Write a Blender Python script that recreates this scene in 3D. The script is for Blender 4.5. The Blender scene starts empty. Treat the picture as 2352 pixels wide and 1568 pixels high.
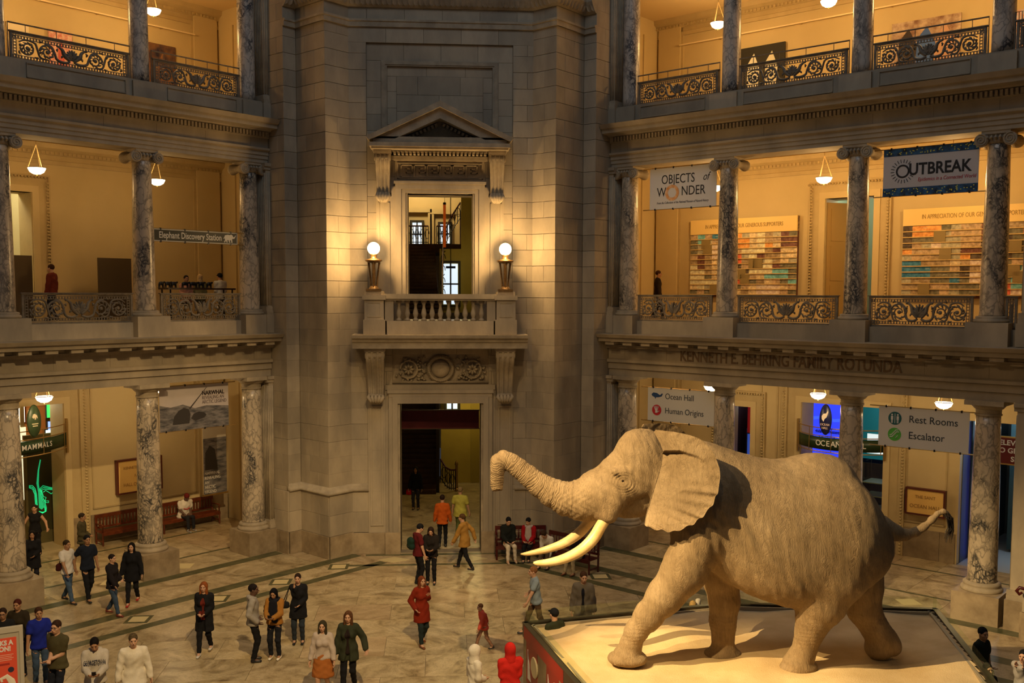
import bpy, math, random
import numpy as np
from mathutils import Matrix, Vector
random.seed(7); np.random.seed(7)
C = bpy.context.scene.collection
SC = bpy.context.scene
PI = math.pi; S2 = 2**-.5

# ------------------------------------------------------------------ camera, world, lights, exposure
FPX = 2250.; EYE = 8.2
_Y = math.radians(4.1); _P = math.radians(4.3); _R = math.radians(.2)
cf = np.array([math.sin(_Y)*math.cos(_P), math.cos(_Y)*math.cos(_P), -math.sin(_P)])
_r0 = np.array([math.cos(_Y), -math.sin(_Y), 0.]); _u0 = np.cross(_r0, cf)
cr = _r0*math.cos(_R)+_u0*math.sin(_R); cu = np.cross(cr, cf)
PY = 675.5+FPX*math.tan(_P)
cam = bpy.data.cameras.new('camera'); camo = bpy.data.objects.new('camera', cam); C.objects.link(camo)
camo.matrix_world = Matrix(((cr[0], cu[0], -cf[0], 0), (cr[1], cu[1], -cf[1], 0), (cr[2], cu[2], -cf[2], EYE), (0, 0, 0, 1)))
cam.sensor_width = 36; cam.lens = FPX/2352*36; cam.shift_y = (PY-784)/2352; cam.clip_end = 200
SC.camera = camo
SC.view_settings.view_transform = 'Standard'; SC.view_settings.look = 'None'
SC.view_settings.gamma = 1; SC.view_settings.use_curve_mapping = False
SC.view_settings.exposure = 0.0

w = bpy.data.worlds.new('world'); SC.world = w; w.use_nodes = True
w.node_tree.nodes['Background'].inputs[0].default_value = (.75, .8, 1, 1)
w.node_tree.nodes['Background'].inputs[1].default_value = .034

def light(kind, name, loc, energy, color, size=.2, target=None, angle=60, blend=.4):
    l = bpy.data.lights.new(name, kind); l.energy = energy; l.color = color
    o = bpy.data.objects.new(name, l); C.objects.link(o); o.location = loc
    if kind == 'AREA': l.shape = 'DISK'; l.size = size
    else: l.shadow_soft_size = size
    if kind == 'SPOT': l.spot_size = math.radians(angle); l.spot_blend = blend
    if target is not None:
        o.rotation_euler = (Vector(target)-Vector(loc)).to_track_quat('-Z', 'Y').to_euler()
    return o
WARM = (1, .58, .20); AMB = (1, .70, .36)
# daylight falling from the dome's lunette windows, cool
light('AREA', 'dome_daylight', (1, 17, 27), 720, (.80, .88, 1), 12, (1, 19, 0))
# museum track spots up in the rotunda; the pier ones are added warm fill
light('SPOT', 'elephant_spot', (-7.8, 11.0, 15.0), 25500, (1, .71, .34), .04, (4.7, 17.4, 4.3), 29, .75)
light('SPOT', 'sand_spot', (-6.5, 9.0, 14.0), 10000, (1, .71, .34), .05, (3.9, 16.3, 1.4), 19, .5)
light('SPOT', 'elephant_spot', (-1.0, 4.5, 18.5), 900, (1, .72, .36), .1, (7.0, 17.2, 2.4), 28, .5)
light('SPOT', 'floor_spot', (2.5, 3, 21), 20000, (1, .70, .34), .12, (-5.5, 22.5, 0), 42, .6)
light('SPOT', 'floor_spot', (-9, 8, 19), 2200, (1, .70, .36), .2, (6, 26, 1), 60, .8)
light('SPOT', 'pier_fill', (4, 10, 20), 3000, (1, .66, .30), .3, (-3.5, 31, 2.5), 38, .9)
light('SPOT', 'pier_fill', (-7, 12, 20), 2200, (1, .66, .30), .3, (4, 31, 2), 34, .9)

def ray(x, y): return cf*FPX+cr*(x-1176.)-cu*(y-PY)
def onz(x, y, z=0.):
    d = ray(x, y); t = (z-EYE)/d[2]; return np.array([0, 0, EYE])+d*t
def onpl(x, y, n, c):
    n = np.array(n, float); d = ray(x, y); t = (c-n[2]*EYE)/(n@d); return np.array([0, 0, EYE])+d*t
def Lp(x, y, v=26.45):
    p = onpl(x, y, (-S2, S2, 0), v); return (p[0]+p[1])*S2, p[2]
def Rp(x, y, v=26.45):
    p = onpl(x, y, (S2, S2, 0), v); return (p[0]-p[1])*S2, p[2]
def Np(x, y, Y=30.8):
    p = onpl(x, y, (0, 1, 0), Y); return p[0], p[2]

# ------------------------------------------------------------------ materials
def newmat(name):
    m = bpy.data.materials.new(name); m.use_nodes = True
    return m, m.node_tree, m.node_tree.nodes['Principled BSDF']
def N(t, kind, inp=None, **kw):
    n = t.nodes.new('ShaderNode'+kind)
    for k, v in kw.items(): setattr(n, k, v)
    for k, v in (inp or {}).items():
        if hasattr(v, 'is_output'): t.links.new(v, n.inputs[k])
        else: n.inputs[k].default_value = v
    return n
def c4(c): return (c[0], c[1], c[2], 1)
def ramp(t, fac, stops):
    n = t.nodes.new('ShaderNodeValToRGB'); t.links.new(fac, n.inputs[0])
    e = n.color_ramp.elements
    e[0].position, e[0].color = stops[0][0], c4(stops[0][1]); e[1].position, e[1].color = stops[-1][0], c4(stops[-1][1])
    for p, c in stops[1:-1]:
        q = e.new(p); q.color = c4(c)
    return n.outputs[0]
def mix(t, fac, a, b, mode='MIX'):
    n = t.nodes.new('ShaderNodeMix'); n.data_type = 'RGBA'; n.blend_type = mode
    for s, v in ((0, fac), (6, a), (7, b)):
        if hasattr(v, 'is_output'): t.links.new(v, n.inputs[s])
        else: n.inputs[s].default_value = v if s == 0 else c4(v)
    return n.outputs[2]
def M(name, col, rough=.6, metal=0., var=None, bump=None, rand=0., emit=None, spec=.4, scale=(1, 1, 1)):
    m, t, b = newmat(name)
    b.inputs['Roughness'].default_value = rough; b.inputs['Metallic'].default_value = metal
    b.inputs['Specular IOR Level'].default_value = spec
    out = None
    if var or bump or rand:
        geo = N(t, 'NewGeometry').outputs['Position']
        mp = N(t, 'Mapping', {'Vector': geo, 'Scale': scale}).outputs[0]
    if var:
        nz = N(t, 'TexNoise', {'Vector': mp, 'Scale': var[1], 'Detail': 5.0, 'Roughness': .6}).outputs['Fac']
        f = N(t, 'MapRange', {'Value': nz, 'From Min': .35, 'From Max': .65}).outputs[0]
        out = mix(t, f, col, var[0])
    if rand:
        oi = N(t, 'ObjectInfo').outputs['Random']
        f = N(t, 'MapRange', {'Value': oi, 'To Min': 1-rand, 'To Max': 1+rand}).outputs[0]
        hv = N(t, 'HueSaturation', {'Value': f, 'Color': out if out is not None else c4(col)}); out = hv.outputs[0]
    if out is not None: t.links.new(out, b.inputs['Base Color'])
    else: b.inputs['Base Color'].default_value = c4(col)
    if bump:
        nz = N(t, 'TexNoise', {'Vector': mp, 'Scale': bump[0], 'Detail': 4.0}).outputs['Fac']
        bp = N(t, 'Bump', {'Height': nz, 'Strength': bump[1], 'Distance': .02}); t.links.new(bp.outputs[0], b.inputs['Normal'])
    if emit:
        b.inputs['Emission Color'].default_value = c4(emit[0]); b.inputs['Emission Strength'].default_value = emit[1]
    return m
_pc = {}
def P(col, rough=.7, metal=0.):
    k = (tuple(round(c, 3) for c in col), rough, metal)
    if k not in _pc: _pc[k] = M('plain_%d' % len(_pc), col, rough, metal)
    return _pc[k]
def cloth(col):
    k = ('c',)+tuple(col)
    if k not in _pc: _pc[k] = M('cloth_%d' % len(_pc), col, .9, 0, (tuple(c*.84 for c in col), 9), (60, .25), spec=.15)
    return _pc[k]
STONE = M('limestone', (.42, .345, .235), .75, 0, ((.27, .225, .16), .9), (14, .25), .11, scale=(1, 1, .45))
STONE2 = M('limestone_carved', (.41, .335, .225), .75, 0, ((.27, .22, .15), 2.2), (22, .3), 0)
JOINT = M('mortar', (.21, .17, .115), .9)
PINK = M('pink_marble', (.37, .285, .175), .5, 0, ((.23, .17, .10), 2.2), (20, .1), .1)
PLAS = M('painted_plaster', (.60, .475, .25), .7, 0, ((.55, .43, .22), .5), None, 0)
PLAS2 = M('painted_trim', (.52, .40, .20), .6, 0, ((.46, .35, .17), 2), None, 0)
CEIL = M('ceiling_paint', (.72, .56, .30), .8)
IRON = M('bronze_railing', (.23, .19, .135), .6, .2, ((.15, .125, .09), 6), (30, .2))
BRASS = M('brass', (.42, .27, .09), .35, .8)
GILT = M('bronze_torch', (.22, .13, .05), .4, .7, ((.12, .07, .03), 12))
WOOD = M('polished_wood', (.15, .032, .010), .32, 0, ((.09, .018, .006), 7), (30, .1), .12)
WOODD = M('dark_red_wood', (.085, .010, .008), .35, 0, ((.05, .006, .005), 7), None, .1)
BLACK = M('black_metal', (.012, .012, .014), .4, .3)
STEEL = M('bronze_steel', (.10, .088, .062), .35, .7)
GREEN = M('serpentine', (.115, .11, .05), .35, 0, ((.05, .058, .025), 3.5), None, .05)
GLOW = M('lamp_glass', (1, .9, .7), .3, 0, emit=((1, .80, .50), 9))
GLOWT = M('torch_glass', (1, .9, .7), .3, 0, emit=((1, .74, .40), 9))
DAY = M('daylit_window', (.6, .7, .8), .2, 0, emit=((.72, .86, 1), 1.0))
YEL = M('hall_yellow', (.46, .34, .06), .7, 0, ((.40, .29, .05), 1))
REDB = M('banner_maroon', (.09, .006, .010), .7, 0, ((.07, .005, .008), 3))
WHITE = P((.74, .72, .70), .6); INK = P((.012, .012, .014), .6)
TUSK = M('ivory', (.80, .62, .32), .38, 0, ((.62, .42, .16), 2.5), (20, .05))

def marble(name, pale, dark, density):
    m, t, b = newmat(name)
    tc = N(t, 'TexCoord').outputs['Object']; r = N(t, 'ObjectInfo').outputs['Random']
    off = N(t, 'VectorMath', {0: (37., 23., 51.)}, operation='SCALE'); t.links.new(r, off.inputs['Scale'])
    v = N(t, 'VectorMath', {0: tc, 1: off.outputs[0]}, operation='ADD').outputs[0]
    mp = N(t, 'Mapping', {'Vector': v, 'Rotation': (.5, .35, 0), 'Scale': (1.25, 1.25, .75)}).outputs[0]
    n1 = N(t, 'TexNoise', {'Vector': mp, 'Scale': 2.0, 'Detail': 4., 'Roughness': .5})
    wv = N(t, 'VectorMath', {0: n1.outputs['Color'], 1: (.5, .5, .5)}, operation='SUBTRACT').outputs[0]
    ws = N(t, 'VectorMath', {0: wv}, operation='SCALE'); ws.inputs['Scale'].default_value = .95
    vv = N(t, 'VectorMath', {0: mp, 1: ws.outputs[0]}, operation='ADD').outputs[0]
    v1 = N(t, 'TexVoronoi', {'Vector': vv, 'Scale': 3.6}, feature='DISTANCE_TO_EDGE').outputs['Distance']
    v2 = N(t, 'TexVoronoi', {'Vector': vv, 'Scale': 6.5}, feature='DISTANCE_TO_EDGE').outputs['Distance']
    msk = N(t, 'TexNoise', {'Vector': mp, 'Scale': 1.0, 'Detail': 2., 'Roughness': .5, 'Distortion': 1.2}).outputs['Fac']
    mk = N(t, 'MapRange', {'Value': msk, 'From Min': .45, 'From Max': .63}).outputs[0]
    a = N(t, 'MapRange', {'Value': v1, 'From Min': 0., 'From Max': .10, 'To Min': 1., 'To Max': 0.}).outputs[0]
    c = N(t, 'MapRange', {'Value': v2, 'From Min': 0., 'From Max': .20, 'To Min': 1., 'To Max': 0.}).outputs[0]
    cm = N(t, 'Math', {0: c, 1: mk}, operation='MULTIPLY').outputs[0]
    am = N(t, 'Math', {0: a, 1: density}, operation='MULTIPLY').outputs[0]
    mm = N(t, 'Math', {0: mk, 1: .22}, operation='MULTIPLY').outputs[0]
    s1 = N(t, 'Math', {0: am, 1: cm}, operation='MAXIMUM').outputs[0]
    s = N(t, 'Math', {0: s1, 1: mm}, operation='ADD', use_clamp=True).outputs[0]
    n2 = N(t, 'TexNoise', {'Vector': mp, 'Scale': 1.3, 'Detail': 3.}).outputs['Fac']
    base = mix(t, n2, pale, tuple(x*.62 for x in pale))
    col = mix(t, s, base, dark)
    t.links.new(col, b.inputs['Base Color']); b.inputs['Roughness'].default_value = .28
    return m
MARB = marble('column_marble', (.66, .54, .38), (.05, .048, .045), .6)
MARBH = marble('column_marble_upper', (.66, .59, .49), (.05, .052, .06), .55)

def floor_mat():
    m, t, b = newmat('floor_marble')
    geo = N(t, 'NewGeometry').outputs['Position']; r = N(t, 'ObjectInfo').outputs['Random']
    off = N(t, 'VectorMath', {0: (17., 31., 5.)}, operation='SCALE'); t.links.new(r, off.inputs['Scale'])
    v = N(t, 'VectorMath', {0: geo, 1: off.outputs[0]}, operation='ADD').outputs[0]
    n1 = N(t, 'TexNoise', {'Vector': v, 'Scale': 1.1, 'Detail': 8., 'Roughness': .68, 'Distortion': 1.6}).outputs['Fac']
    base = ramp(t, n1, [(.33, (.155, .11, .05)), (.43, (.33, .255, .135)), (.53, (.45, .36, .205)), (.65, (.56, .46, .28))])
    n2 = N(t, 'TexNoise', {'Vector': v, 'Scale': 3.6, 'Detail': 6., 'Roughness': .7, 'Distortion': 1.6}).outputs['Fac']
    vein = N(t, 'MapRange', {'Value': N(t, 'Math', {0: N(t, 'Math', {0: n2, 1: .5}, operation='SUBTRACT').outputs[0]}, operation='ABSOLUTE').outputs[0], 'From Min': 0., 'From Max': .022, 'To Min': .55, 'To Max': 0.}).outputs[0]
    col = mix(t, vein, base, (.16, .11, .065))
    pk = N(t, 'MapRange', {'Value': r, 'From Min': .62, 'From Max': 1., 'To Min': 0., 'To Max': .25}).outputs[0]
    col = mix(t, pk, col, (.40, .23, .13), 'MIX')
    f = N(t, 'MapRange', {'Value': N(t, 'Math', {0: N(t, 'Math', {0: r, 1: 7.31}, operation='MULTIPLY').outputs[0]}, operation='FRACT').outputs[0], 'To Min': .90, 'To Max': 1.06}).outputs[0]
    hv = N(t, 'HueSaturation', {'Value': f, 'Color': col}).outputs[0]
    t.links.new(hv, b.inputs['Base Color']); b.inputs['Roughness'].default_value = .34
    return m
FLOOR = floor_mat()

def skin_mat():
    m, t, b = newmat('elephant_hide')
    tc = N(t, 'TexCoord').outputs['Object']
    at = N(t, 'Attribute', attribute_name='tw'); ts = N(t, 'Attribute', attribute_name='ts')
    n1 = N(t, 'TexNoise', {'Vector': tc, 'Scale': 1.3, 'Detail': 5., 'Roughness': .6}).outputs['Fac']
    col = ramp(t, n1, [(.3, (.20, .135, .07)), (.5, (.285, .20, .108)), (.7, (.36, .26, .148))])
    mpd = N(t, 'Mapping', {'Vector': tc, 'Rotation': (0, .55, 0), 'Scale': (1., 1., .33)}).outputs[0]
    nd = N(t, 'TexNoise', {'Vector': mpd, 'Scale': 3., 'Detail': 2.}).outputs['Color']
    wv = N(t, 'VectorMath', {0: nd}, operation='SCALE'); wv.inputs['Scale'].default_value = .35
    vv = N(t, 'VectorMath', {0: mpd, 1: wv.outputs[0]}, operation='ADD').outputs[0]
    v1 = N(t, 'TexVoronoi', {'Vector': vv, 'Scale': 30.}, feature='DISTANCE_TO_EDGE').outputs['Distance']
    v1 = N(t, 'MapRange', {'Value': v1, 'From Max': .12}).outputs[0]
    mp2 = N(t, 'Mapping', {'Vector': vv, 'Scale': (34., 14., 8.)}).outputs[0]
    n3 = N(t, 'TexNoise', {'Vector': mp2, 'Scale': 1.4, 'Detail': 5., 'Roughness': .7}).outputs['Fac']
    n4 = N(t, 'TexNoise', {'Vector': tc, 'Scale': 55., 'Detail': 3.}).outputs['Fac']
    cx = N(t, 'CombineXYZ', {0: ts.outputs['Fac']}).outputs[0]
    wb = N(t, 'VectorMath', {0: cx, 1: wv.outputs[0]}, operation='ADD').outputs[0]
    wr = N(t, 'TexWave', {'Vector': wb, 'Scale': 8., 'Distortion': 3.5, 'Detail': 3., 'Detail Scale': 1.5}).outputs['Fac']
    h1 = N(t, 'Math', {0: v1, 1: .13}, operation='MULTIPLY').outputs[0]
    h = N(t, 'Math', {0: h1, 1: n3}, operation='ADD').outputs[0]
    h = N(t, 'Math', {0: N(t, 'Math', {0: n4, 1: .12}, operation='MULTIPLY').outputs[0], 1: h}, operation='ADD').outputs[0]
    rw = N(t, 'Math', {0: wr, 1: at.outputs['Fac']}, operation='MULTIPLY').outputs[0]
    h = N(t, 'Math', {0: N(t, 'Math', {0: rw, 1: .45}, operation='MULTIPLY').outputs[0], 1: h}, operation='ADD').outputs[0]
    bp = N(t, 'Bump', {'Height': h, 'Strength': .62, 'Distance': .035})
    t.links.new(bp.outputs[0], b.inputs['Normal'])
    dk = N(t, 'MapRange', {'Value': n3, 'From Min': .36, 'From Max': .56, 'To Min': .80, 'To Max': 1.04}).outputs[0]
    hv = N(t, 'HueSaturation', {'Value': dk, 'Color': col}).outputs[0]
    t.links.new(hv, b.inputs['Base Color']); b.inputs['Roughness'].default_value = .8; b.inputs['Specular IOR Level'].default_value = .2
    return m
HIDE = skin_mat()
SAND = M('sand', (.72, .55, .31), .95, 0, ((.60, .43, .22), 1.2), (50, .5), spec=.1)
def glass_mat():
    m, t, b = newmat('clear_glass')
    tr = N(t, 'BsdfTransparent', {'Color': (.95, .98, .93, 1)}); gl = N(t, 'BsdfGlossy', {'Roughness': .03, 'Color': (.8, .9, .8, 1)})
    mx = N(t, 'MixShader', {0: .04, 1: tr.outputs[0], 2: gl.outputs[0]})
    t.links.new(mx.outputs[0], t.nodes['Material Output'].inputs[0]); return m
GLASS = glass_mat()

# ------------------------------------------------------------------ geometry helpers
class G:
    def __init__(s): s.v = []; s.f = []
    def add(s, vs, fs):
        n = len(s.v); s.v += [tuple(map(float, p)) for p in vs]; s.f += [tuple(i+n for i in f) for f in fs]; return s
    def box(s, x0, x1, y0, y1, z0, z1, ch=0.):
        if x0 > x1: x0, x1 = x1, x0
        if y0 > y1: y0, y1 = y1, y0
        if ch:   # chamfer towards -y face (front)
            a = [(x0, y1, z0), (x1, y1, z0), (x1, y1, z1), (x0, y1, z1), (x0, y0+ch, z0), (x1, y0+ch, z0), (x1, y0+ch, z1), (x0, y0+ch, z1),
                 (x0+ch, y0, z0+ch), (x1-ch, y0, z0+ch), (x1-ch, y0, z1-ch), (x0+ch, y0, z1-ch)]
            return s.add(a, [(3, 2, 1, 0), (0, 1, 5, 4), (1, 2, 6, 5), (2, 3, 7, 6), (3, 0, 4, 7), (4, 5, 9, 8), (5, 6, 10, 9), (6, 7, 11, 10), (7, 4, 8, 11), (8, 9, 10, 11)])
        return s.add([(x0, y0, z0), (x1, y0, z0), (x1, y1, z0), (x0, y1, z0), (x0, y0, z1), (x1, y0, z1), (x1, y1, z1), (x0, y1, z1)],
                     [(0, 3, 2, 1), (4, 5, 6, 7), (0, 1, 5, 4), (1, 2, 6, 5), (2, 3, 7, 6), (3, 0, 4, 7)])
    def lathe(s, prof, cx=0, cy=0, n=20, cap=True, axis='z', cz=0):
        vs = []
        for r, z in prof:
            for k in range(n):
                a = 2*PI*k/n; c, d = r*math.cos(a), r*math.sin(a)
                vs.append((cx+c, cy+d, cz+z) if axis == 'z' else ((cx+c, cy+z, cz+d) if axis == 'y' else (cx+z, cy+c, cz+d)))
        fs = [(i*n+k, i*n+(k+1) % n, (i+1)*n+(k+1) % n, (i+1)*n+k) for i in range(len(prof)-1) for k in range(n)]
        if cap: fs += [tuple(range(n))[::-1], tuple(range((len(prof)-1)*n, len(prof)*n))]
        return s.add(vs, fs)
    def tube(s, pts, r, n=6, closed=False, sq=1.):
        pts = [np.array(p, float) for p in pts]; m = len(pts); vs = []
        rr = r if hasattr(r, '__len__') else [r]*m
        up = None
        for i in range(m):
            if closed: d = pts[(i+1) % m]-pts[i-1]
            else: d = pts[min(i+1, m-1)]-pts[max(i-1, 0)]
            d = d/(np.linalg.norm(d)+1e-9)
            if up is None: up = np.array([0, 0, 1.]) if abs(d[2]) < .9 else np.array([1., 0, 0])
            a = np.cross(d, up); a /= np.linalg.norm(a)+1e-9; b = np.cross(a, d); up = b
            for k in range(n):
                t = 2*PI*k/n; vs.append(pts[i]+rr[i]*(a*math.cos(t)*sq+b*math.sin(t)))
        q = m if closed else m-1
        fs = [(i*n+k, ((i+1) % m)*n+k, ((i+1) % m)*n+(k+1) % n, i*n+(k+1) % n) for i in range(q) for k in range(n)]
        if not closed: fs += [tuple(range(n)), tuple(range((m-1)*n, m*n))[::-1]]
        return s.add(vs, fs)
    def prism(s, poly, y0, y1):   # polygon in x,z extruded along y
        n = len(poly)
        vs = [(x, y0, z) for x, z in poly]+[(x, y1, z) for x, z in poly]
        return s.add(vs, [tuple(range(n)), tuple(range(n, 2*n))[::-1]]+[(i, i+n, (i+1) % n+n, (i+1) % n) for i in range(n)])
    def slab(s, poly, z0, z1):    # polygon in x,y extruded in z
        n = len(poly)
        vs = [(x, y, z0) for x, y in poly]+[(x, y, z1) for x, y in poly]
        return s.add(vs, [tuple(range(n))[::-1], tuple(range(n, 2*n))]+[(i, (i+1) % n, (i+1) % n+n, i+n) for i in range(n)])
    def sweep(s, prof, x0, x1):   # polygon in y,z extruded along x
        n = len(prof)
        vs = [(x0, y, z) for y, z in prof]+[(x1, y, z) for y, z in prof]
        return s.add(vs, [tuple(range(n)), tuple(range(n, 2*n))[::-1]]+[(i, i+n, (i+1) % n+n, (i+1) % n) for i in range(n)])
    def path(s, pts, prof):       # profile (outward offset, z) along 2D path, outward = left of travel
        m = len(pts); n = len(prof); P_ = [np.array(p, float) for p in pts]; vs = []
        for i in range(m):
            d0 = P_[i]-P_[i-1] if i > 0 else P_[1]-P_[0]; d1 = P_[i+1]-P_[i] if i < m-1 else P_[i]-P_[i-1]
            d0 /= np.linalg.norm(d0); d1 /= np.linalg.norm(d1)
            n0 = np.array([d0[1], -d0[0]]); n1 = np.array([d1[1], -d1[0]]); b = n0+n1; b /= (1+n0@n1)
            for o, z in prof: q = P_[i]+b*o; vs.append((q[0], q[1], z))
        return s.add(vs, [(i*n+k, (i+1)*n+k, (i+1)*n+(k+1) % n, i*n+(k+1) % n) for i in range(m-1) for k in range(n)]+[tuple(range(n))[::-1], tuple(range((m-1)*n, m*n))])
    def xf(s, mt):
        s.v = [tuple(mt @ Vector(p)) for p in s.v]; return s
    def mesh(s, name, mat, smooth=False):
        me = bpy.data.meshes.new(name); me.from_pydata(s.v, [], s.f); me.materials.append(mat)
        if smooth: me.shade_smooth()
        import bmesh
        bm = bmesh.new(); bm.from_mesh(me); bmesh.ops.recalc_face_normals(bm, faces=bm.faces); bm.to_mesh(me); bm.free()
        return me
    def obj(s, name, mat, parent=None, smooth=False, mw=None):
        return put(name, s.mesh(name, mat, smooth), parent, mw)
def put(name, me, parent=None, mw=None):
    o = bpy.data.objects.new(name, me); C.objects.link(o)
    if parent is not None: o.parent = parent
    if mw is not None: o.matrix_basis = mw
    return o
def tag(o, label=None, cat=None, group=None, kind=None):
    if label: o['label'] = label
    if cat: o['category'] = cat
    if group: o['group'] = group
    if kind: o['kind'] = kind
    return o
def thing(name, label, cat, mw, group=None):
    o = bpy.data.objects.new(name, None); C.objects.link(o); o.empty_display_size = .2
    o.matrix_basis = mw if isinstance(mw, Matrix) else Matrix.Translation(mw)
    return tag(o, label, cat, group)
def struct(name, mesh_g, mat, mw=None, smooth=False):
    o = mesh_g.obj(name, mat, None, smooth, mw) if mesh_g else put(name, None, None, mw)
    o['kind'] = 'structure'; return o
RL = Matrix.Rotation(PI/4, 4, 'Z'); RR = Matrix.Rotation(-PI/4, 4, 'Z')
T_ = Matrix.Translation
def side(s): return (RL, 1) if s == 'left' else (RR, -1)
def dup(o, mw=None, parent=None, label=None, group=None):
    c = o.copy(); C.objects.link(c); c.parent = parent
    if mw is not None: c.matrix_basis = mw
    for ch in list(o.children): dup(ch, None, c)
    if label: c['label'] = label
    if group: c['group'] = group
    return c
_fc = {}
def text(s, size, mat, parent, mw, name='lettering', depth=.004, align='CENTER', bold=0., sx=1., shear=0.):
    cu_ = bpy.data.curves.new(name, 'FONT'); cu_.body = s; cu_.size = size; cu_.align_x = align; cu_.align_y = 'CENTER'
    cu_.extrude = depth; cu_.offset = bold; cu_.shear = shear; cu_.resolution_u = 3
    o = bpy.data.objects.new(name, cu_); C.objects.link(o)
    dg = bpy.context.evaluated_depsgraph_get(); me = bpy.data.meshes.new_from_object(o.evaluated_get(dg))
    bpy.data.objects.remove(o); bpy.data.curves.remove(cu_)
    me.materials.clear(); me.materials.append(mat); me.name = name
    # text lies in x,y facing +z -> stand up facing -y
    me.transform(Matrix.Rotation(PI/2, 4, 'X') @ Matrix.Diagonal((sx, 1, 1, 1)))
    return put(name, me, parent, mw)
# ------------------------------------------------------------------ the setting: floor
U0, U1 = 6.2, 18.38
def UV(s, u, v):
    m = 1 if s == 'left' else -1
    return (m*(u-v)*S2, (u+v)*S2)
fl = struct('floor', G().slab([(-24, 6), (24, 6), (24, 44), (-24, 44)], -.3, -.03), JOINT)
def tile_mesh(w_, d_, name='slab'):
    return G().box(-w_/2, w_/2, -d_/2, d_/2, -.03, 0).mesh(name, FLOOR)
def inoct(x, y):
    return max((y-x)*S2, (y+x)*S2) < 22.3 and y < 29.35
slabm = {}
def slab_at(x, y, w_, d_, mw=None, name='slab'):
    k = (round(w_, 3), round(d_, 3))
    if k not in slabm: slabm[k] = tile_mesh(w_-.008, d_-.008)
    return put(name, slabm[k], fl, (mw or Matrix()) @ T_((x, y, 0)))
cnt = 0; rest = G()
TW, TD = 1.9, 1.25
for j in range(19):
    y = 29.35-TD*(j+.5)
    for i in range(-9, 9):
        x = (i+.5*(j % 2)+.3)*TW
        cs = [(x-TW/2, y+TD/2), (x+TW/2, y+TD/2), (x-TW/2, y-TD/2), (x+TW/2, y-TD/2)]
        n = sum(inoct(*c) for c in cs)
        if n == 0 or abs(x) > .62*y+3.2: continue
        if n == 4: slab_at(x, y, TW, TD); cnt += 1
        else: rest.box(x-TW/2+.006, x+TW/2-.006, y-TD/2+.006, y+TD/2-.006, -.03, -.0005)
tag(rest.obj('cut_slab', FLOOR, fl), None, None, None, 'stuff')
for s in ('left', 'right'):
    R_, m = side(s)
    vlist = [(22.55, .0), (24.6, 0.), ]
    # border walks: long slabs between the green bands, then the gallery floor
    for (va, vb, L_) in ((22.3, 23.45, 2.6), (23.45, 25.5, 2.6), (25.5, 27.3, 1.75), (27.3, 29.2, 1.3), (29.2, 31.2, 1.3)):
        u = U0-3.5; k = 0
        top = 19.2 if vb < 26 else 20.0
        while u < top:
            l = min(L_, top-u)
            slab_at(m*(u+l/2), (va+vb)/2, l, vb-va, R_); u += L_
    b = G()
    for (va, vb) in ((22.14, 22.44), (23.34, 23.74), (25.42, 25.80), (27.25, 27.36), (29.9, 30.0)):
        b.box(m*(U0-4), m*(19.75 if vb < 24 else 18.3), va, vb, -.01, .004)
    b.obj('green_band', GREEN, fl, mw=R_)
    for u in (7.6, 9.9, 12.1, 14.35, 16.4, 18.5):
        d = G().slab([(m*u-.42, 22.9), (m*u, 22.5), (m*u+.42, 22.9), (m*u, 23.3)], -.01, .005)
        d.obj('inlaid_diamond', GREEN, fl, mw=R_)
        d = G().slab([(m*u-.29, 22.9), (m*u, 22.62), (m*u+.29, 22.9), (m*u, 23.18)], -.01, .008)
        d.obj('inlaid_diamond', P((.60, .50, .26), .4), fl, mw=R_)
        d = G().slab([(m*u-.36+1.1, 26.45), (m*u+1.1, 26.1), (m*u+1.46, 26.45), (m*u+1.1, 26.8)], -.01, .006)
        if u < 16: d.obj('inlaid_diamond', P((.60, .50, .26), .4), fl, mw=R_)
G().slab([(-6.5, 27.0), (6.5, 27.0), (2.9, 30.8), (-2.9, 30.8)], -.03, -.006).obj('cut_slab', FLOOR, fl)
for i in range(5):
    slab_at(-2.5+i*1.25, 30.05, 1.25, 1.4, T_((0, 0, -.002)))
b = G().box(-2.9, 2.9, 29.28, 29.45, -.01, .004).box(-2.4, 2.4, 30.45, 30.62, -.01, .004)
b.obj('green_band', GREEN, fl)
for x in (-1.5, .9):
    G().slab([(x-.5, 29.95), (x, 29.62), (x+.5, 29.95), (x, 30.28)], -.01, .006).obj('inlaid_diamond', P((.60, .50, .26), .4), fl)

# ------------------------------------------------------------------ stone walls built block by block
_bm = {}
def block_mesh(w_, h_, mat):
    k = (round(w_, 2), round(h_, 2), mat.name)
    if k not in _bm: _bm[k] = G().box(-k[0]/2+.003, k[0]/2-.003, 0, .05, -k[1]/2+.003, k[1]/2-.003, .005).mesh('stone_block', mat)
    return _bm[k]
def rect_minus(r, holes):
    out = [r]
    for (a, b_, c, d) in holes:
        nxt = []
        for (x0, x1, z0, z1) in out:
            if x1 <= a+.001 or x0 >= b_-.001 or z1 <= c+.001 or z0 >= d-.001: nxt.append((x0, x1, z0, z1)); continue
            if x0 < a: nxt.append((x0, a, z0, z1))
            if x1 > b_: nxt.append((b_, x1, z0, z1))
            xa, xb = max(x0, a), min(x1, b_)
            if z0 < c: nxt.append((xa, xb, z0, c))
            if z1 > d: nxt.append((xa, xb, d, z1))
        out = nxt
    return [q for q in out if q[1]-q[0] > .03 and q[3]-q[2] > .03]
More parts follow.
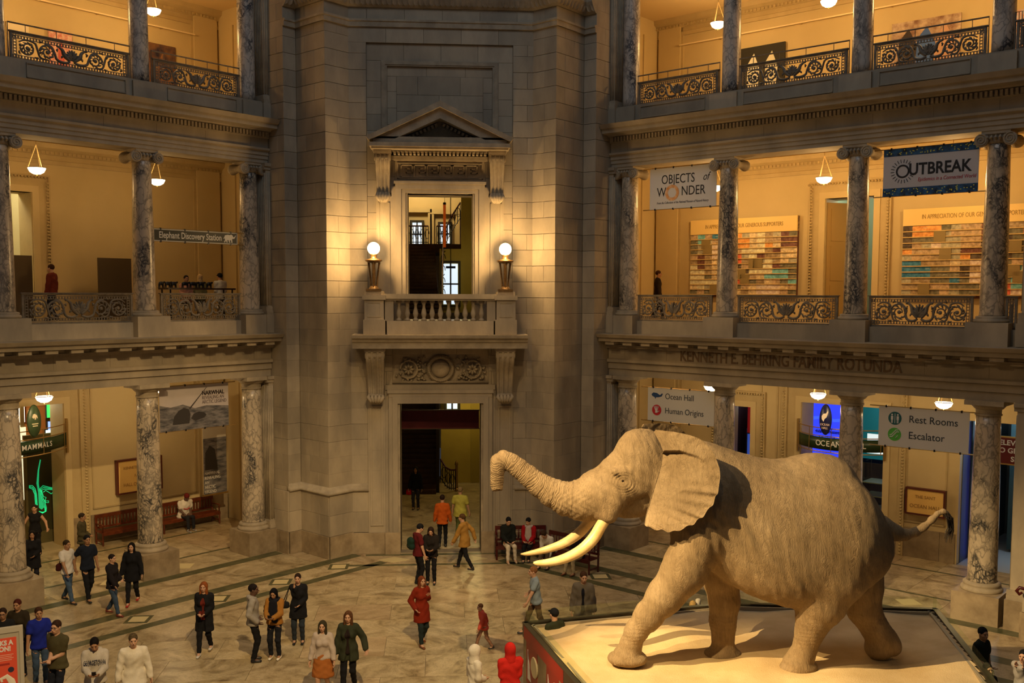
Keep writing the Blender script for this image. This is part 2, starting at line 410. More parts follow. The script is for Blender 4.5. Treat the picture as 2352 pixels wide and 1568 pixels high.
def blocks(parent, x0, x1, z0, z1, y=0., holes=(), ch=.5, bw=1.15, mat=None, off=0):
    z = z0; j = off; rnd = random.Random(int(x0*10+z0*7+j))
    while z < z1-.02:
        h_ = min(ch, z1-z)
        if z1-z-h_ < .15: h_ = z1-z
        x = x0-(bw/2 if j % 2 else 0)
        while x < x1-.01:
            a, b_ = max(x, x0), min(x+bw, x1)
            if a-x0 > .01 and a-x0 < .12: a = x0
            if x1-b_ < .15: b_ = x1
            for q in (rect_minus((a, b_, z, z+h_), holes) if b_-a > .03 else []):
                put('stone_block', block_mesh(q[1]-q[0], q[3]-q[2], mat or STONE), parent, T_(((q[0]+q[1])/2, y+rnd.uniform(-.002, .002), (q[2]+q[3])/2)))
            if b_ == x1: break
            x += bw
        z += h_; j += 1
def wframe(a, b_):
    a = Vector((*a, 0)); b_ = Vector((*b_, 0)); d = (b_-a); L_ = d.length; ang = math.atan2(d.y, d.x)
    return Matrix.Translation(a) @ Matrix.Rotation(ang, 4, 'Z'), L_
ZT = 19.5
pier = {}
for s in ('left', 'right'):
    pts = [UV(s, 18.40, 26.9), UV(s, 18.40, 25.2), UV(s, 18.88, 25.2), UV(s, 18.84, 23.75), UV(s, 19.755, 23.75)]
    if s == 'right': pts = pts[::-1]
    pier[s] = pts
    order = range(4)
    for k in order:
        M_, L_ = wframe(pts[k], pts[k+1])
        wl = struct('wall_%s_pier' % s, G().box(.05, L_-.05, .04, .4, 0, ZT), JOINT, M_)
        blocks(wl, 0, L_, 0, .70, -.06, ch=.7, bw=1.2, mat=PINK)
        blocks(wl, 0, L_, .70, 2.0, -.03, ch=.65, bw=1.0, off=k)
        blocks(wl, 0, L_, 2.0, 2.15, 0, ch=.15, bw=.92, off=k+1)
        blocks(wl, 0, L_, 2.15, ZT, 0, ch=.495, bw=.92 if L_ > .7 else 1.3, off=k)
full = pier['left'][1:]+pier['right'][:-1]
def trim(n, prof, mat=STONE2, pts=full, smooth=False):
    return struct('trim_%d' % n, G().path(pts, prof), mat, smooth=smooth)
# torus course (left and right halves), frieze moulding, leaf cornice
for s in ('left', 'right'):
    p = pier[s][1:]+[(-2.3, 30.76)] if s == 'left' else [(2.3, 30.76)]+pier[s][:-1]
    tprof = [(-.1, 1.98), (.04, 1.98), (.085, 2.0), (.10, 2.04), (.085, 2.09), (.04, 2.12), (.03, 2.16), (.0, 2.24), (-.1, 2.24)]
    trim(1, tprof, STONE2, p, True)
trim(2, [(-.1, 16.30), (.06, 16.30), (.07, 16.44), (.10, 16.46), (.10, 16.52), (-.1, 16.54)])
tc_ = trim(3, [(-.1, 16.88), (.05, 16.88), (.12, 16.95), (.22, 17.12), (.26, 17.2), (.26, 17.28), (-.1, 17.3)])
lf = G()
for i in range(len(full)-1):
    a, b_ = np.array(full[i]), np.array(full[i+1]); L_ = np.linalg.norm(b_-a); d = (b_-a)/L_; n = np.array([d[1], -d[0]])
    for k in range(int(L_/.16)):
        c = a+d*(k+.5)*.16
        q = [c+d*.055+n*.10, c-d*.055+n*.10, c+n*.19+d*.0]
        lf.add([(q[0][0], q[0][1], 16.92), (q[1][0], q[1][1], 16.92), (*(c+d*.06+n*.2), 17.08), (*(c-d*.06+n*.2), 17.08), (*(c+n*.25), 17.12), (*(c+n*.17), 16.96)],
               [(0, 1, 5), (0, 5, 4, 2), (5, 1, 3, 4), (2, 4, 3)])
tag(lf.obj('leaf_moulding', STONE2, tc_), kind='stuff')

# niche wall, with two doors and nested panels
NW = T_((-.045, 30.76, 0))
nw = struct('wall_back', G().box(-2.98, -1.27, .12, .5, 0, ZT).box(1.27, 3.0, .12, .5, 0, ZT).box(-1.27, 1.27, .12, .5, 4.78, 7.3).box(-1.27, -1.01, .12, .5, 7.3, 11.3)
            .box(1.01, 1.27, .12, .5, 7.3, 11.3).box(-1.27, 1.27, .12, .5, 11.3, ZT), JOINT, NW)
D1 = (-1.27, 1.27, -1, 4.78); D2 = (-1.01, 1.01, 7.0, 11.3)
blocks(nw, -2.8, 2.9, 15.84, ZT, 0, ch=.495, bw=1.15)
blocks(nw, -2.8, -2.25, 2.15, 15.84, 0, ch=.495, bw=.9); blocks(nw, 2.25, 2.9, 2.15, 15.84, 0, ch=.495, bw=.9)
blocks(nw, -2.8, -2.25, .68, 2.0, -.03, ch=.66, bw=.9); blocks(nw, 2.25, 2.9, .68, 2.0, -.03, ch=.66, bw=.9)
blocks(nw, -2.8, -2.25, 2.0, 2.15, 0, ch=.15); blocks(nw, 2.25, 2.9, 2.0, 2.15, 0, ch=.15)
blocks(nw, -2.25, 2.25, 15.32, 15.84, .07, ch=.52, bw=1.14)
blocks(nw, -2.25, -1.80, 8.2, 15.32, .07, ch=.5, bw=.6); blocks(nw, 1.80, 2.25, 8.2, 15.32, .07, ch=.5, bw=.6)
blocks(nw, -1.62, 1.62, 14.86, 15.16, .10, ch=.3, bw=1.2)
blocks(nw, -1.62, -1.33, 12.9, 14.86, .10, ch=.5, bw=.6); blocks(nw, 1.33, 1.62, 12.9, 14.86, .10, ch=.5, bw=.6)
blocks(nw, -1.33, 1.33, 12.3, 14.86, .07, ch=.5, bw=1.3, off=1)
fr = G()
for a, b_, y in ((1.62, 1.80, .03),):
    for sx in (-1, 1): fr.box(sx*a, sx*b_, y, .16, 8.2, 15.16).box(sx*(a+.05), sx*(b_-.02), y-.02, y, 8.2, 15.20)
    fr.box(-b_, b_, y, .16, 15.16, 15.32).box(-b_+.02, b_-.02, y-.02, y, 15.2, 15.30)
fr.obj('panel_moulding', STONE2, nw)
blocks(nw, -2.8, -1.75, 0, .68, -.09, ch=.68, bw=1.2, mat=PINK); blocks(nw, 1.75, 2.9, 0, .68, -.09, ch=.68, bw=1.2, mat=PINK)
blocks(nw, -2.25, 2.25, 4.78, 6.54, .05, holes=(D1, (-1.5, 1.5, 5.4, 6.3)), ch=.5, bw=1.1)
blocks(nw, -1.62, 1.62, 11.3, 12.3, .05, ch=.5, bw=1.1, holes=((-1.4, 1.4, 11.75, 12.25),))
G().box(-1.5, 1.5, .09, .14, 5.4, 6.3).box(-1.4, 1.4, .07, .14, 11.75, 12.25).obj('sunk_panel', STONE2, nw)
# door cases
ds = struct('door_1', G(), JOINT, NW)
for sx in (-1, 1):
    # pilaster strips below the consoles, with a sunk panel
    g = G().box(sx*1.74, sx*2.27, -.06, .12, .68, 4.9).box(sx*1.80, sx*1.86, -.09, -.06, .9, 4.7).box(sx*2.15, sx*2.21, -.09, -.06, .9, 4.7)
    g.box(sx*1.86, sx*2.15, -.09, -.06, .9, .96).box(sx*1.86, sx*2.15, -.09, -.06, 4.64, 4.7)
    for z in (1.35, 2.0, 2.66, 3.3, 3.98): g.box(sx*1.735, sx*2.275, -.064, .12, z, z+.006)
    g.obj('pilaster', STONE, ds)
    G().box(sx*1.34, sx*1.50, -.16, .3, .68, 4.78).box(sx*1.50, sx*1.62, -.12, .3, .68, 4.98).box(sx*1.62, sx*1.74, -.02, .3, .68, 5.36).obj('jamb', STONE, ds)
    G().box(sx*1.27, sx*1.36, -.10, 1.1, 0, 4.78).obj('reveal', STONE2, ds)
    G().box(sx*1.28, sx*1.745, -.2, .3, 0, .7).obj('jamb_foot', PINK, ds)
G().box(-1.50, 1.50, -.16, .3, 4.78, 4.98).box(-1.62, 1.62, -.13, .3, 4.98, 5.1).box(-1.66, 1.66, -.16, .3, 5.1, 5.2).box(-1.72, 1.72, -.06, .3, 5.2, 5.36).box(-1.27, 1.27, .3, 1.1, 4.78, 5.3).obj('lintel', STONE, ds)
ds2 = struct('door_2', G(), JOINT, NW)
for sx in (-1, 1):
    G().box(sx*1.07, sx*1.2, -.10, .3, 8.2, 11.3).box(sx*1.2, sx*1.38, -.13, .3, 8.2, 11.42).box(sx*1.38, sx*1.5, -.05, .3, 8.2, 11.5).obj('jamb', STONE, ds2)
    G().box(sx*1.5, sx*1.97, -.04, .12, 8.2, 11.2).box(sx*1.55, sx*1.6, -.07, -.04, 8.2, 11.0).box(sx*1.86, sx*1.91, -.07, -.04, 8.2, 11.0).obj('pilaster', STONE, ds2)
    G().box(sx*1.01, sx*1.08, -.06, 1.2, 7.3, 11.3).obj('reveal', STONE2, ds2)
G().box(-1.2, 1.2, -.10, .3, 11.3, 11.42).box(-1.38, 1.38, -.13, .3, 11.42, 11.58).box(-1.42, 1.42, -.16, .3, 11.58, 11.66).box(-1.01, 1.01, .3, 1.2, 11.3, 11.7).obj('lintel', STONE, ds2)

def console(parent, xc, wd, zt, zb, d0, name='console'):
    t = put(name, None, parent, T_((xc, 0, 0)))
    g = G(); nt, nx = 28, 17; H_ = zt-zb
    for i in range(nt+1):
        t_ = i/nt; z = zt-.10-(H_-.32)*t_
        dep = d0*(.42+.58*(.5+.5*math.cos(min(t_*1.15, 1)*PI)))+.05*math.sin(t_*PI*3)*(1-t_)
        wv = wd*(1-.16*t_)
        for j in range(nx):
            sx = j/(nx-1)*2-1
            rg = .028*math.cos(sx*PI*3.5)
            g.v.append((sx*wv/2, -dep+rg, z))
        g.v += [(wv/2, .15, z), (-wv/2, .15, z)]
    n = nx+2
    for i in range(nt):
        for j in range(n):
            g.f.append((i*n+j, (i+1)*n+j, (i+1)*n+(j+1) % n, i*n+(j+1) % n))
    g.f += [tuple(range(n)), tuple(range(nt*n, nt*n+n))[::-1]]
    g.obj('scroll', STONE2, t)
    g = G().box(-wd*.58, wd*.58, -d0-.07, .15, zt-.07, zt+.0).box(-wd*.54, wd*.54, -d0-.03, .15, zt-.12, zt-.07)
    g.obj('cap', STONE2, t)
    g = G()
    for k in range(5):
        a = (k-2)/2
        g.tube([(a*wd*.36, -d0*.42, zb+.30), (a*wd*.40, -d0*.60, zb+.20), (a*wd*.30, -d0*.62, zb+.10), (a*wd*.16, -d0*.45, zb+.0)], [.035, .06, .055, .02], 7)
    g.box(-wd*.42, wd*.42, -d0*.5, .15, zb+.22, zb+.30)
    g.obj('acanthus_leaf', STONE2, t, True)
    G().lathe([(.0, -.02), (.09, -.02), (.11, .0), (.11, wd*.98), (.09, wd+.02), (0, wd+.02)], cx=-wd/2, cy=-d0+.07, cz=zt-.22, n=14, cap=False, axis='x').obj('volute', STONE2, t, True)
    return t
for sx in (-1, 1):
    console(ds, sx*2.0, .56, 6.54, 4.80, .72)
    console(ds2, sx*1.75, .46, 12.55, 11.0, .42)
# relief panel over door 1
g = G()
for k in range(40):
    a = 2*PI*k/40; g.tube([(.44*math.cos(a), .03, 5.86+.44*math.sin(a)), (.37*math.cos(a+.2), -.03, 5.86+.37*math.sin(a+.2)), (.32*math.cos(a+.32), .03, 5.86+.32*math.sin(a+.32))], [.02, .045, .015], 5)
g.lathe([(0, .0), (.12, -.05), (.22, -.03), (.29, .06)], cz=5.86, cx=0, cy=0, n=24, cap=False, axis='y')
g.tube([(.33*math.cos(2*PI*k/32), .04, 5.86+.33*math.sin(2*PI*k/32)) for k in range(32)], .03, 6, True)
for sx in (-1, 1):
    cx, cz = sx*1.0, 5.84
    for k in range(8):
        a = 2*PI*k/8; g.tube([(cx+.03*math.cos(a), .03, cz+.03*math.sin(a)), (cx+.11*math.cos(a), -.03, cz+.11*math.sin(a)), (cx+.19*math.cos(a), .04, cz+.19*math.sin(a))], [.02, .045, .012], 6)
    g.tube([(cx+(.28-.02*k/20)*math.cos(-sx*k*.28+2.2*sx), .03, cz+(.28)*math.sin(-sx*k*.28+2.2*sx)) for k in range(20)], .035, 6)
    rr_ = random.Random(3+sx)
    for k in range(60):
        x = sx*rr_.uniform(.5, 1.38); z = 5.5+rr_.random()*.68
        if (x-cx)**2+(z-cz)**2 < .065 or (x*x+(z-5.86)**2) < .2 or (abs(x) > 1.2 and z > 5.9): continue
        a = rr_.uniform(0, 6.28)
        g.tube([(x, .07, z), (x+.05*math.cos(a), -.0, z+.05*math.sin(a)), (x+.11*math.cos(a+.5), .07, z+.11*math.sin(a+.5))], [.02, .04, .01], 5)
g.box(-1.5, 1.5, .0, .14, 5.40, 5.47)
g.obj('carved_relief', STONE2, ds, True)
# greek key over door 2
g = G(); W_ = .40
for k in range(6):
    x = -1.22+k*W_+.02
    path = [(0, 0), (0, .32), (.34, .32), (.34, .10), (.16, .10), (.16, .21), (.25, .21)]
    for (a, b_), (c, d) in zip(path[:-1], path[1:]):
        g.box(x+min(a, c)-.017, x+max(a, c)+.017, .02, .08, 11.84+min(b_, d)-.017, 11.84+max(b_, d)+.017)
    g.box(x+.0, x+W_, .02, .08, 11.79, 11.815)
g.box(-1.32, 1.32, .02, .08, 12.2, 12.235).box(-1.32, 1.32, .02, .08, 11.75, 11.775).box(-1.32, -1.29, .02, .08, 11.75, 12.2).box(1.29, 1.32, .02, .08, 11.75, 12.2)
g.obj('greek_key', STONE2, ds2)
# pediment
pd = struct('trim_4', G(), STONE2, NW)
G().box(-2.12, 2.12, -.78, .12, 12.62, 12.74).box(-2.02, 2.02, -.68, .12, 12.74, 12.92).box(-2.06, 2.06, -.72, .12, 12.56, 12.62).obj('pediment_base', STONE2, pd)
G().prism([(-2.22, 12.90), (0, 13.98), (2.22, 12.90), (2.13, 12.80), (1.98, 12.86), (0, 13.80), (-1.98, 12.86), (-2.13, 12.80)], -.80, .12).obj('raking_cornice', STONE2, pd)
G().prism([(-1.98, 12.86), (0, 13.82), (1.98, 12.86), (1.35, 12.86), (0, 13.48), (-1.35, 12.86)], -.68, .12).obj('raking_fascia', STONE2, pd)
G().prism([(-1.4, 12.86), (0, 13.5), (1.4, 12.86)], -.12, .1).obj('tympanum', STONE2, pd)
for sx in (-1, 1):
    for k in range(10):
        x = .12+k*.115; z = 13.42-x*.46
        put('dentil', G().box(-.035, .035, -.2, .1, -.045, .045).mesh('dentil', STONE2) if not k and sx < 0 else bpy.data.meshes['dentil'], pd, T_((sx*x, -.12, z-.03)) @ Matrix.Rotation(sx*.43, 4, 'Y'))
dm = bpy.data.meshes['dentil']
for k in range(24): put('dentil', dm, pd, T_((-1.38+k*.12, -.14, 12.49)))
G().box(-1.5, 1.5, -.1, .12, 12.3, 12.43).box(-1.5, 1.5, -.3, .12, 12.53, 12.58).obj('bed_moulding', STONE2, pd)

# balcony
bc = struct('trim_5', G(), STONE2, NW)
prof = [(.12, 6.54), (-.90, 6.54), (-.90, 6.72), (-.94, 6.74), (-.96, 6.82), (-1.04, 6.86), (-1.06, 6.96), (.12, 6.98)]
G().sweep(prof, -2.66, 2.66).obj('balcony_slab', STONE2, bc)
G().box(-1.62, 1.62, -.84, -.42, 6.97, 7.38).obj('balcony_base', STONE, bc)
G().box(-1.72, 1.72, -.88, -.38, 8.05, 8.2).box(-1.7, 1.7, -.84, -.42, 8.0, 8.05).obj('balcony_rail', STONE, bc)
for sx in (-1, 1):
    p = put('pedestal', None, bc, T_((sx*2.0, -.63, 0)))
    G().box(-.33, .33, -.28, .63, 6.97, 7.42).obj('pedestal_foot', STONE, p)
    G().box(-.29, .29, -.24, .63, 7.42, 8.02).box(-.2, -.18, -.255, -.24, 7.5, 7.94).box(.18, .2, -.255, -.24, 7.5, 7.94).box(-.18, .18, -.255, -.24, 7.5, 7.52).box(-.18, .18, -.255, -.24, 7.92, 7.94).obj('pedestal_die', STONE, p)
    G().box(-.35, .35, -.30, .63, 8.02, 8.16).box(-.27, .27, -.22, .5, 8.16, 8.28).obj('pedestal_cap', STONE, p)
    G().box(sx*1.42, sx*1.68, -.80, -.46, 7.38, 8.0).obj('end_block', STONE, bc)
bp_ = [(.085, 0), (.085, .05), (.055, .07), (.05, .1), (.075, .16), (.085, .22), (.07, .30), (.045, .40), (.04, .48), (.065, .52), (.065, .55), (.085, .57), (.085, .62)]
bme = G().lathe(bp_, n=14).mesh('baluster', STONE2, True)
for k in range(11): put('baluster', bme, bc, T_((-1.26+k*.252, -.63, 7.38)))

# ------------------------------------------------------------------ entablatures, galleries
P1 = [(26.9, 5.60), (26.03, 5.60), (26.03, 5.82), (25.98, 5.83), (25.98, 6.02), (25.90, 6.04), (25.90, 6.12), (26.0, 6.16), (26.0, 6.52), (25.92, 6.55), (25.90, 6.60), (25.86, 6.62), (25.86, 6.71),
      (25.44, 6.72), (25.42, 6.83), (25.34, 6.85), (25.28, 6.95), (27.0, 6.97)]
P2_ = [(26.9, 12.23), (26.04, 12.23), (26.04, 12.34), (26.01, 12.35), (26.01, 12.46), (25.98, 12.47), (25.98, 12.58), (25.91, 12.62), (25.90, 12.68), (26.0, 12.70), (26.0, 12.98), (25.93, 13.0), (25.93, 13.17),
       (25.84, 13.18), (25.80, 13.22), (25.50, 13.24), (25.48, 13.36), (25.42, 13.38), (25.34, 13.50), (27.0, 13.52)]
dent1 = G().box(-.165, .165, -.36, .02, -.05, .05).mesh('mutule', STONE2)
dent2 = G().box(-.033, .033, -.07, .02, -.07, .07).mesh('dentil', STONE2)
COLS = (6.98, 10.48, 14.38, 17.9); CC = (U0+18.6)/2
UF = 5.75
for s in ('left', 'right'):
    R_, m = side(s); xs = sorted((m*UF, m*U1))
    e1 = struct('trim_6' if s == 'left' else 'trim_7', G().sweep(P1, *xs), STONE, R_)
    k = 0; u = 18.0
    while u > U0+.1: put('mutule', dent1, e1, T_((m*u, 25.86, 6.665))); u -= .67
    g = G(); g.box(xs[0], xs[1], 25.85, 25.92, 6.50, 6.60)
    g.obj('bed_moulding', STONE2, e1)
    e2 = struct('trim_8' if s == 'left' else 'trim_9', G().sweep(P2_, *xs), STONE, R_)
    u = 18.22
    while u > U0+.06: put('dentil', dent2, e2, T_((m*u, 25.91, 13.085))); u -= .115
    # joints of the frieze stones
    for e, z0, z1 in ((e1, 6.16, 6.5), (e2, 12.70, 12.97)):
        g = G()
        for k in range(8): g.box(m*(6.9+k*1.55)-.005, m*(6.9+k*1.55)+.005, 25.997, 26.01, z0, z1)
        tag(g.obj('joint', JOINT, e), kind='stuff')
    # parapets between the pedestals
    pw = struct('trim_10' if s == 'left' else 'trim_11', G().box(xs[0], xs[1], 26.15, 26.6, 6.95, 7.37), STONE, R_)
    pw3 = struct('trim_12' if s == 'left' else 'trim_13', G().box(xs[0], xs[1], 26.0, 26.6, 13.5, 14.10), STONE, R_)
    for a, b_ in zip(COLS[:-1], COLS[1:]):
        g = G(); x0, x1 = sorted((m*(a+.62), m*(b_-.62)))
        g.box(x0, x1, 25.97, 26.0, 13.66, 13.685).box(x0, x1, 25.97, 26.0, 14.01, 14.03).box(x0, x0+.02, 25.97, 26.0, 13.66, 14.03).box(x1-.02, x1, 25.97, 26.0, 13.66, 14.03)
        g.obj('panel_moulding', STONE2, pw3)
    # gallery floors and ceilings
    xa, xb = sorted((m*U0, m*20.0))
    struct('floor_%s_middle' % s, G().box(xa, xb, 26.6, 31.2, 6.9, 7.33), FLOOR, R_)
    struct('floor_%s_upper' % s, G().box(xa, xb, 26.6, 31.2, 13.4, 13.9), FLOOR, R_)
    struct('ceiling_%s_lower' % s, G().box(xa, xb, 26.85, 31.2, 6.3, 6.9), CEIL, R_)
    struct('ceiling_%s_middle' % s, G().box(xa, xb, 26.85, 31.2, 13.02, 13.4), CEIL, R_)
    struct('ceiling_%s_upper' % s, G().box(xa, xb, 26.0, 31.2, 18.1, 18.4), CEIL, R_)
    # pilasters beside the piers
    for u, d in ((18.40, 1), (UF, -1)):
        for z0, z1, zb in ((0, 5.6, .74), (6.97, 12.23, 7.54), (13.5, 18.1, 14.05)):
            g = G(); w_ = .16 if d > 0 else .46; x0, x1 = sorted((m*u, m*(u-d*w_)))
            g.box(x0, x1, 25.95, 26.55, zb+.25, z1-.2)
            p = struct('trim_14', g, STONE, R_)
            g = G()
            for k in range(7):
                v = 26.0+k*.085
                g.tube([(m*(u-d*w_), v, zb+.3), (m*(u-d*w_), v, z1-.3)], .03, 6)
            for k in range(2):
                g.tube([(m*(u-d*(.04+k*.08)), 25.95, zb+.3), (m*(u-d*(.04+k*.08)), 25.95, z1-.3)], .03, 6)
            g.obj('fluting', STONE2, p, True)
            x0, x1 = sorted((m*u, m*(u-d*(w_+.07))))
            G().box(x0, x1, 25.88, 26.62, zb, zb+.12).box(x0, x1, 25.91, 26.6, zb+.12, zb+.25).obj('pilaster_base', STONE2, p)
            G().box(x0, x1, 25.88, 26.62, z1-.1, z1).box(x0, x1, 25.92, 26.58, z1-.2, z1-.1).obj('pilaster_capital', STONE2, p)
            x0, x1 = sorted((m*u, m*(u-d*(w_+.10))))
            G().box(x0, x1, 25.85, 26.7, z0, zb).obj('pilaster_plinth', PINK if z0 == 0 else STONE, p)
    # end walls of the galleries at the far pier
    struct('wall_%s_gallery_end' % s, G().box(*sorted((m*5.4, m*5.7)), 26.9, 31.45, 0, 18.4), PLAS, R_)
    # far pier
    for q0, q1 in ((UV(s, UF, 25.2), UV(s, UF, 26.9)), (UV(s, UF-.8, 25.2), UV(s, UF, 25.2)), (UV(s, UF-.8, 23.6), UV(s, UF-.8, 25.2))):
        a, b_ = (q0, q1) if s == 'left' else (q1, q0)
        M_, L_ = wframe(a, b_)
        wl = struct('wall_%s_far_pier' % s, G().box(.05, L_-.05, .04, .4, 0, ZT), JOINT, M_)
        blocks(wl, 0, L_, 0, .7, -.05, ch=.7, bw=1.2, mat=PINK); blocks(wl, 0, L_, .7, ZT, 0, ch=.495, bw=.9)

# ------------------------------------------------------------------ columns
def column(s, lev, u, label, proto={}):
    R_, m = side(s)
    zb = (0, 6.95, 13.5)[lev]
    t = thing('column', label, 'column', R_ @ T_((m*u, 26.4, zb)), ('lower columns', 'middle columns', 'upper columns')[lev])
    if lev not in proto:
        q = {}
        def ent(r0, r1, z0, z1, n=14):
            return [(r0+(r1-r0)*(k/n)**1.6, z0+(z1-z0)*k/n) for k in range(n+1)]
        if lev == 0:
            q['plinth'] = G().box(-.56, .56, -.6, .5, 0, .74).mesh('plinth', PINK)
            q['base'] = G().lathe([(.49, .74), (.50, .76), (.50, .80), (.47, .84), (.43, .86), (.45, .89), (.45, .93), (.40, .97), (.37, .98)], n=32).mesh('base', STONE2, True)
            q['shaft'] = G().lathe([(.365, .98), (.35, 1.02)]+ent(.35, .29, 1.03, 5.2), n=32).mesh('shaft', MARB, True)
            q['capital'] = G().lathe([(.30, 5.2), (.32, 5.21), (.32, 5.25), (.30, 5.26), (.305, 5.36), (.34, 5.38), (.40, 5.45), (.42, 5.48)], n=32).box(-.46, .46, -.46, .46, 5.48, 5.60).mesh('capital', STONE2, False)
        elif lev == 1:
            q['plinth'] = G().box(-.5, .5, -.52, .45, 0, .59).mesh('plinth', STONE)
            q['base'] = G().lathe([(.43, .59), (.45, .62), (.43, .67), (.38, .68), (.40, .71), (.38, .74), (.34, .75)], n=32).mesh('base', STONE2, True)
            q['shaft'] = G().lathe([(.325, .75), (.31, .79)]+ent(.31, .255, .8, 5.08), n=32).mesh('shaft', MARB, True)
            g = G().lathe([(.27, 4.98), (.30, 5.02), (.31, 5.1)], n=24).box(-.33, .33, -.34, .34, 5.20, 5.28).box(-.30, .30, -.30, .30, 5.08, 5.20)
            for sx in (-1, 1):
                g.lathe([(.0, -.36), (.16, -.36), (.165, -.30), (.11, -.1), (.10, 0), (.11, .1), (.165, .30), (.16, .36), (.0, .36)], cx=sx*.33, cz=5.06, n=18, cap=False, axis='y')
                for sy in (-1, 1):
                    g.tube([(sx*.33-sx*(.15-.13*k/24)*math.cos(k*.55+1.2)*-1*1, sy*.365, 5.06+(.15-.13*k/24)*math.sin(k*.55+1.2)) for k in range(25)], .018, 5)
            for k in range(5): g.tube([(-.2+k*.1, -.31, 5.06), (-.2+k*.1, -.35, 5.11), (-.2+k*.1, -.31, 5.17)], [.02, .04, .02], 6)
            q['capital'] = g.mesh('capital', STONE2, False)
        else:
            q['plinth'] = G().box(-.44, .44, -.48, .3, 0, .55).mesh('plinth', STONE)
            q['base'] = G().lathe([(.30, .55), (.31, .57), (.30, .60)], n=28).mesh('base', MARBH, True)
            q['shaft'] = G().lathe(ent(.27, .24, .60, 4.7), n=32).mesh('shaft', MARBH, True)
        proto[lev] = q
    for k, me in proto[lev].items(): put(k, me, t)
    return t
ordn = {'left': ('first column of the left colonnade, half cut by the picture edge', 'second column of the left colonnade, in front of the bench', 'third column of the left colonnade, nearest the niche'),
        'right': ('fourth column of the right colonnade, at the right picture edge', 'third column of the right colonnade, at the blue hall entrance', 'second column of the right colonnade, behind the head of the elephant', 'first column of the right colonnade, nearest the niche')}
LV = ('ground floor marble column with plain capital, ', 'middle storey marble column with scroll capital, ', 'top storey pale veined marble column, ')
DS = {'left': {10.48: ('at the left picture edge beside the mammal sign', 'at the left picture edge', 'at the left picture edge'),
               14.38: ('left of the narwhal banner', 'left of the discovery station sign', 'left of the right-hand upper left railing'),
               17.9: ('right of the narwhal banner', 'right of the discovery station sign', 'nearest the stone pier on the left side')},
      'right': {17.9: ('behind the raised trunk, nearest the pier', 'left of the white banner with the orange ring', 'nearest the stone pier on the right side'),
                14.38: ('right of the ocean hall and origins banner', 'right of the white banner with the orange ring', 'between the two left railings of the right side'),
                10.48: ('left of the rest rooms banner', 'left of the outbreak banner', 'between the two right railings of the right side'),
                6.98: ('right of the rest rooms banner', 'right of the outbreak banner', 'at the right picture edge')}}
for s in ('left', 'right'):
    for lev in range(3):
        for u in COLS:
            if s == 'left' and u < 7: continue
            column(s, lev, u, LV[lev]+DS[s][u][lev])

# ------------------------------------------------------------------ cast railings
def smooth(pts, rad, n=7):
    P_ = [np.array(p, float) for p in pts]; out, rr_ = [], []
    for i in range(len(P_)-1):
        p0, p1, p2, p3 = P_[max(i-1, 0)], P_[i], P_[i+1], P_[min(i+2, len(P_)-1)]
        for k in range(n):
            f = k/n; out.append(.5*(2*p1+(p2-p0)*f+(2*p0-5*p1+4*p2-p3)*f*f+(-p0+3*p1-3*p2+p3)*f**3)); rr_.append(rad[i]+(rad[i+1]-rad[i])*f)
    return out+[P_[-1]], rr_+[rad[-1]]
def scroll(W, H):
    g = G()
    def tb(pts, rad, n=5): a, b = smooth(pts, rad); g.tube(a, b, n)
    def sp(cx, cz, r, sx, sz, turns=1.55):
        n = 34
        g.tube([(cx+sx*r*(1-.72*k/n)*math.cos(turns*2*PI*k/n), 0, cz+sz*r*(1-.72*k/n)*math.sin(turns*2*PI*k/n)) for k in range(n+1)], [.028*(1-.35*k/n) for k in range(n+1)], 5)
        g.lathe([(0, -.03), (.04, -.03), (.055, 0), (.04, .03), (0, .03)], cx=cx, cz=cz, n=9, cap=False, axis='y')
        for k in range(9):
            a = 2*PI*k/9+.3
            tb([(cx+r*.50*math.cos(a), 0, cz+r*.50*math.sin(a)), (cx+r*.72*math.cos(a+.25), -.014, cz+r*.72*math.sin(a+.25)), (cx+r*.93*math.cos(a+.65), 0, cz+r*.93*math.sin(a+.65))], [.008, .024, .008], 4)
    R1 = H*.46
    for sx in (-1, 1):
        sp(sx*W*.225, -.01, R1, sx, 1); sp(sx*W*.405, .0, R1*.92, sx, -1)
        tb([(sx*W*.02, 0, -H*.36), (sx*W*.08, 0, -H*.46), (sx*W*.14, 0, -H*.34), (sx*W*.16, 0, 0), (sx*W*.19, 0, H*.36), (sx*W*.25, 0, H*.47)], [.03, .04, .036, .03, .028, .02])
        tb([(sx*W*.22, 0, -H*.47), (sx*W*.29, 0, -H*.40), (sx*W*.315, 0, 0), (sx*W*.34, 0, H*.38), (sx*W*.42, 0, H*.47), (sx*W*.48, 0, H*.30)], [.02, .028, .03, .028, .024, .016])
        tb([(sx*.05, 0, -H*.3), (sx*W*.07, -.01, -H*.02), (sx*W*.09, -.01, H*.28), (sx*W*.13, 0, H*.46)], [.04, .06, .045, .018])
        for (lx, lz, a) in ((.12, .40, .4), (.30, .44, 2.4), (.31, -.42, -.6), (.47, -.40, .9), (.47, .02, 1.5), (.10, -.22, 2.0), (.135, .12, 1.2), (.325, .2, 1.0), (.30, -.2, 2.2)):
            tb([(sx*W*lx, 0, H*lz), (sx*(W*lx+.05*math.cos(a)), -.015, H*lz+.05*math.sin(a)), (sx*(W*lx+.10*math.cos(a+.5)), 0, H*lz+.09*math.sin(a+.5))], [.012, .034, .008], 4)
        for k in range(5):
            a = PI/2+sx*k*.42
            tb([(0, 0, -H*.28), (H*.20*math.cos(a), -.02, H*.20*math.sin(a)-H*.05), (H*.42*math.cos(a), 0, H*.42*math.sin(a)-.02)], [.014, .036, .02])
    g.lathe([(0, -.04), (.06, -.03), (.08, 0), (.06, .03), (0, .04)], cx=0, cz=-.01, n=10, cap=False, axis='y')
    return g
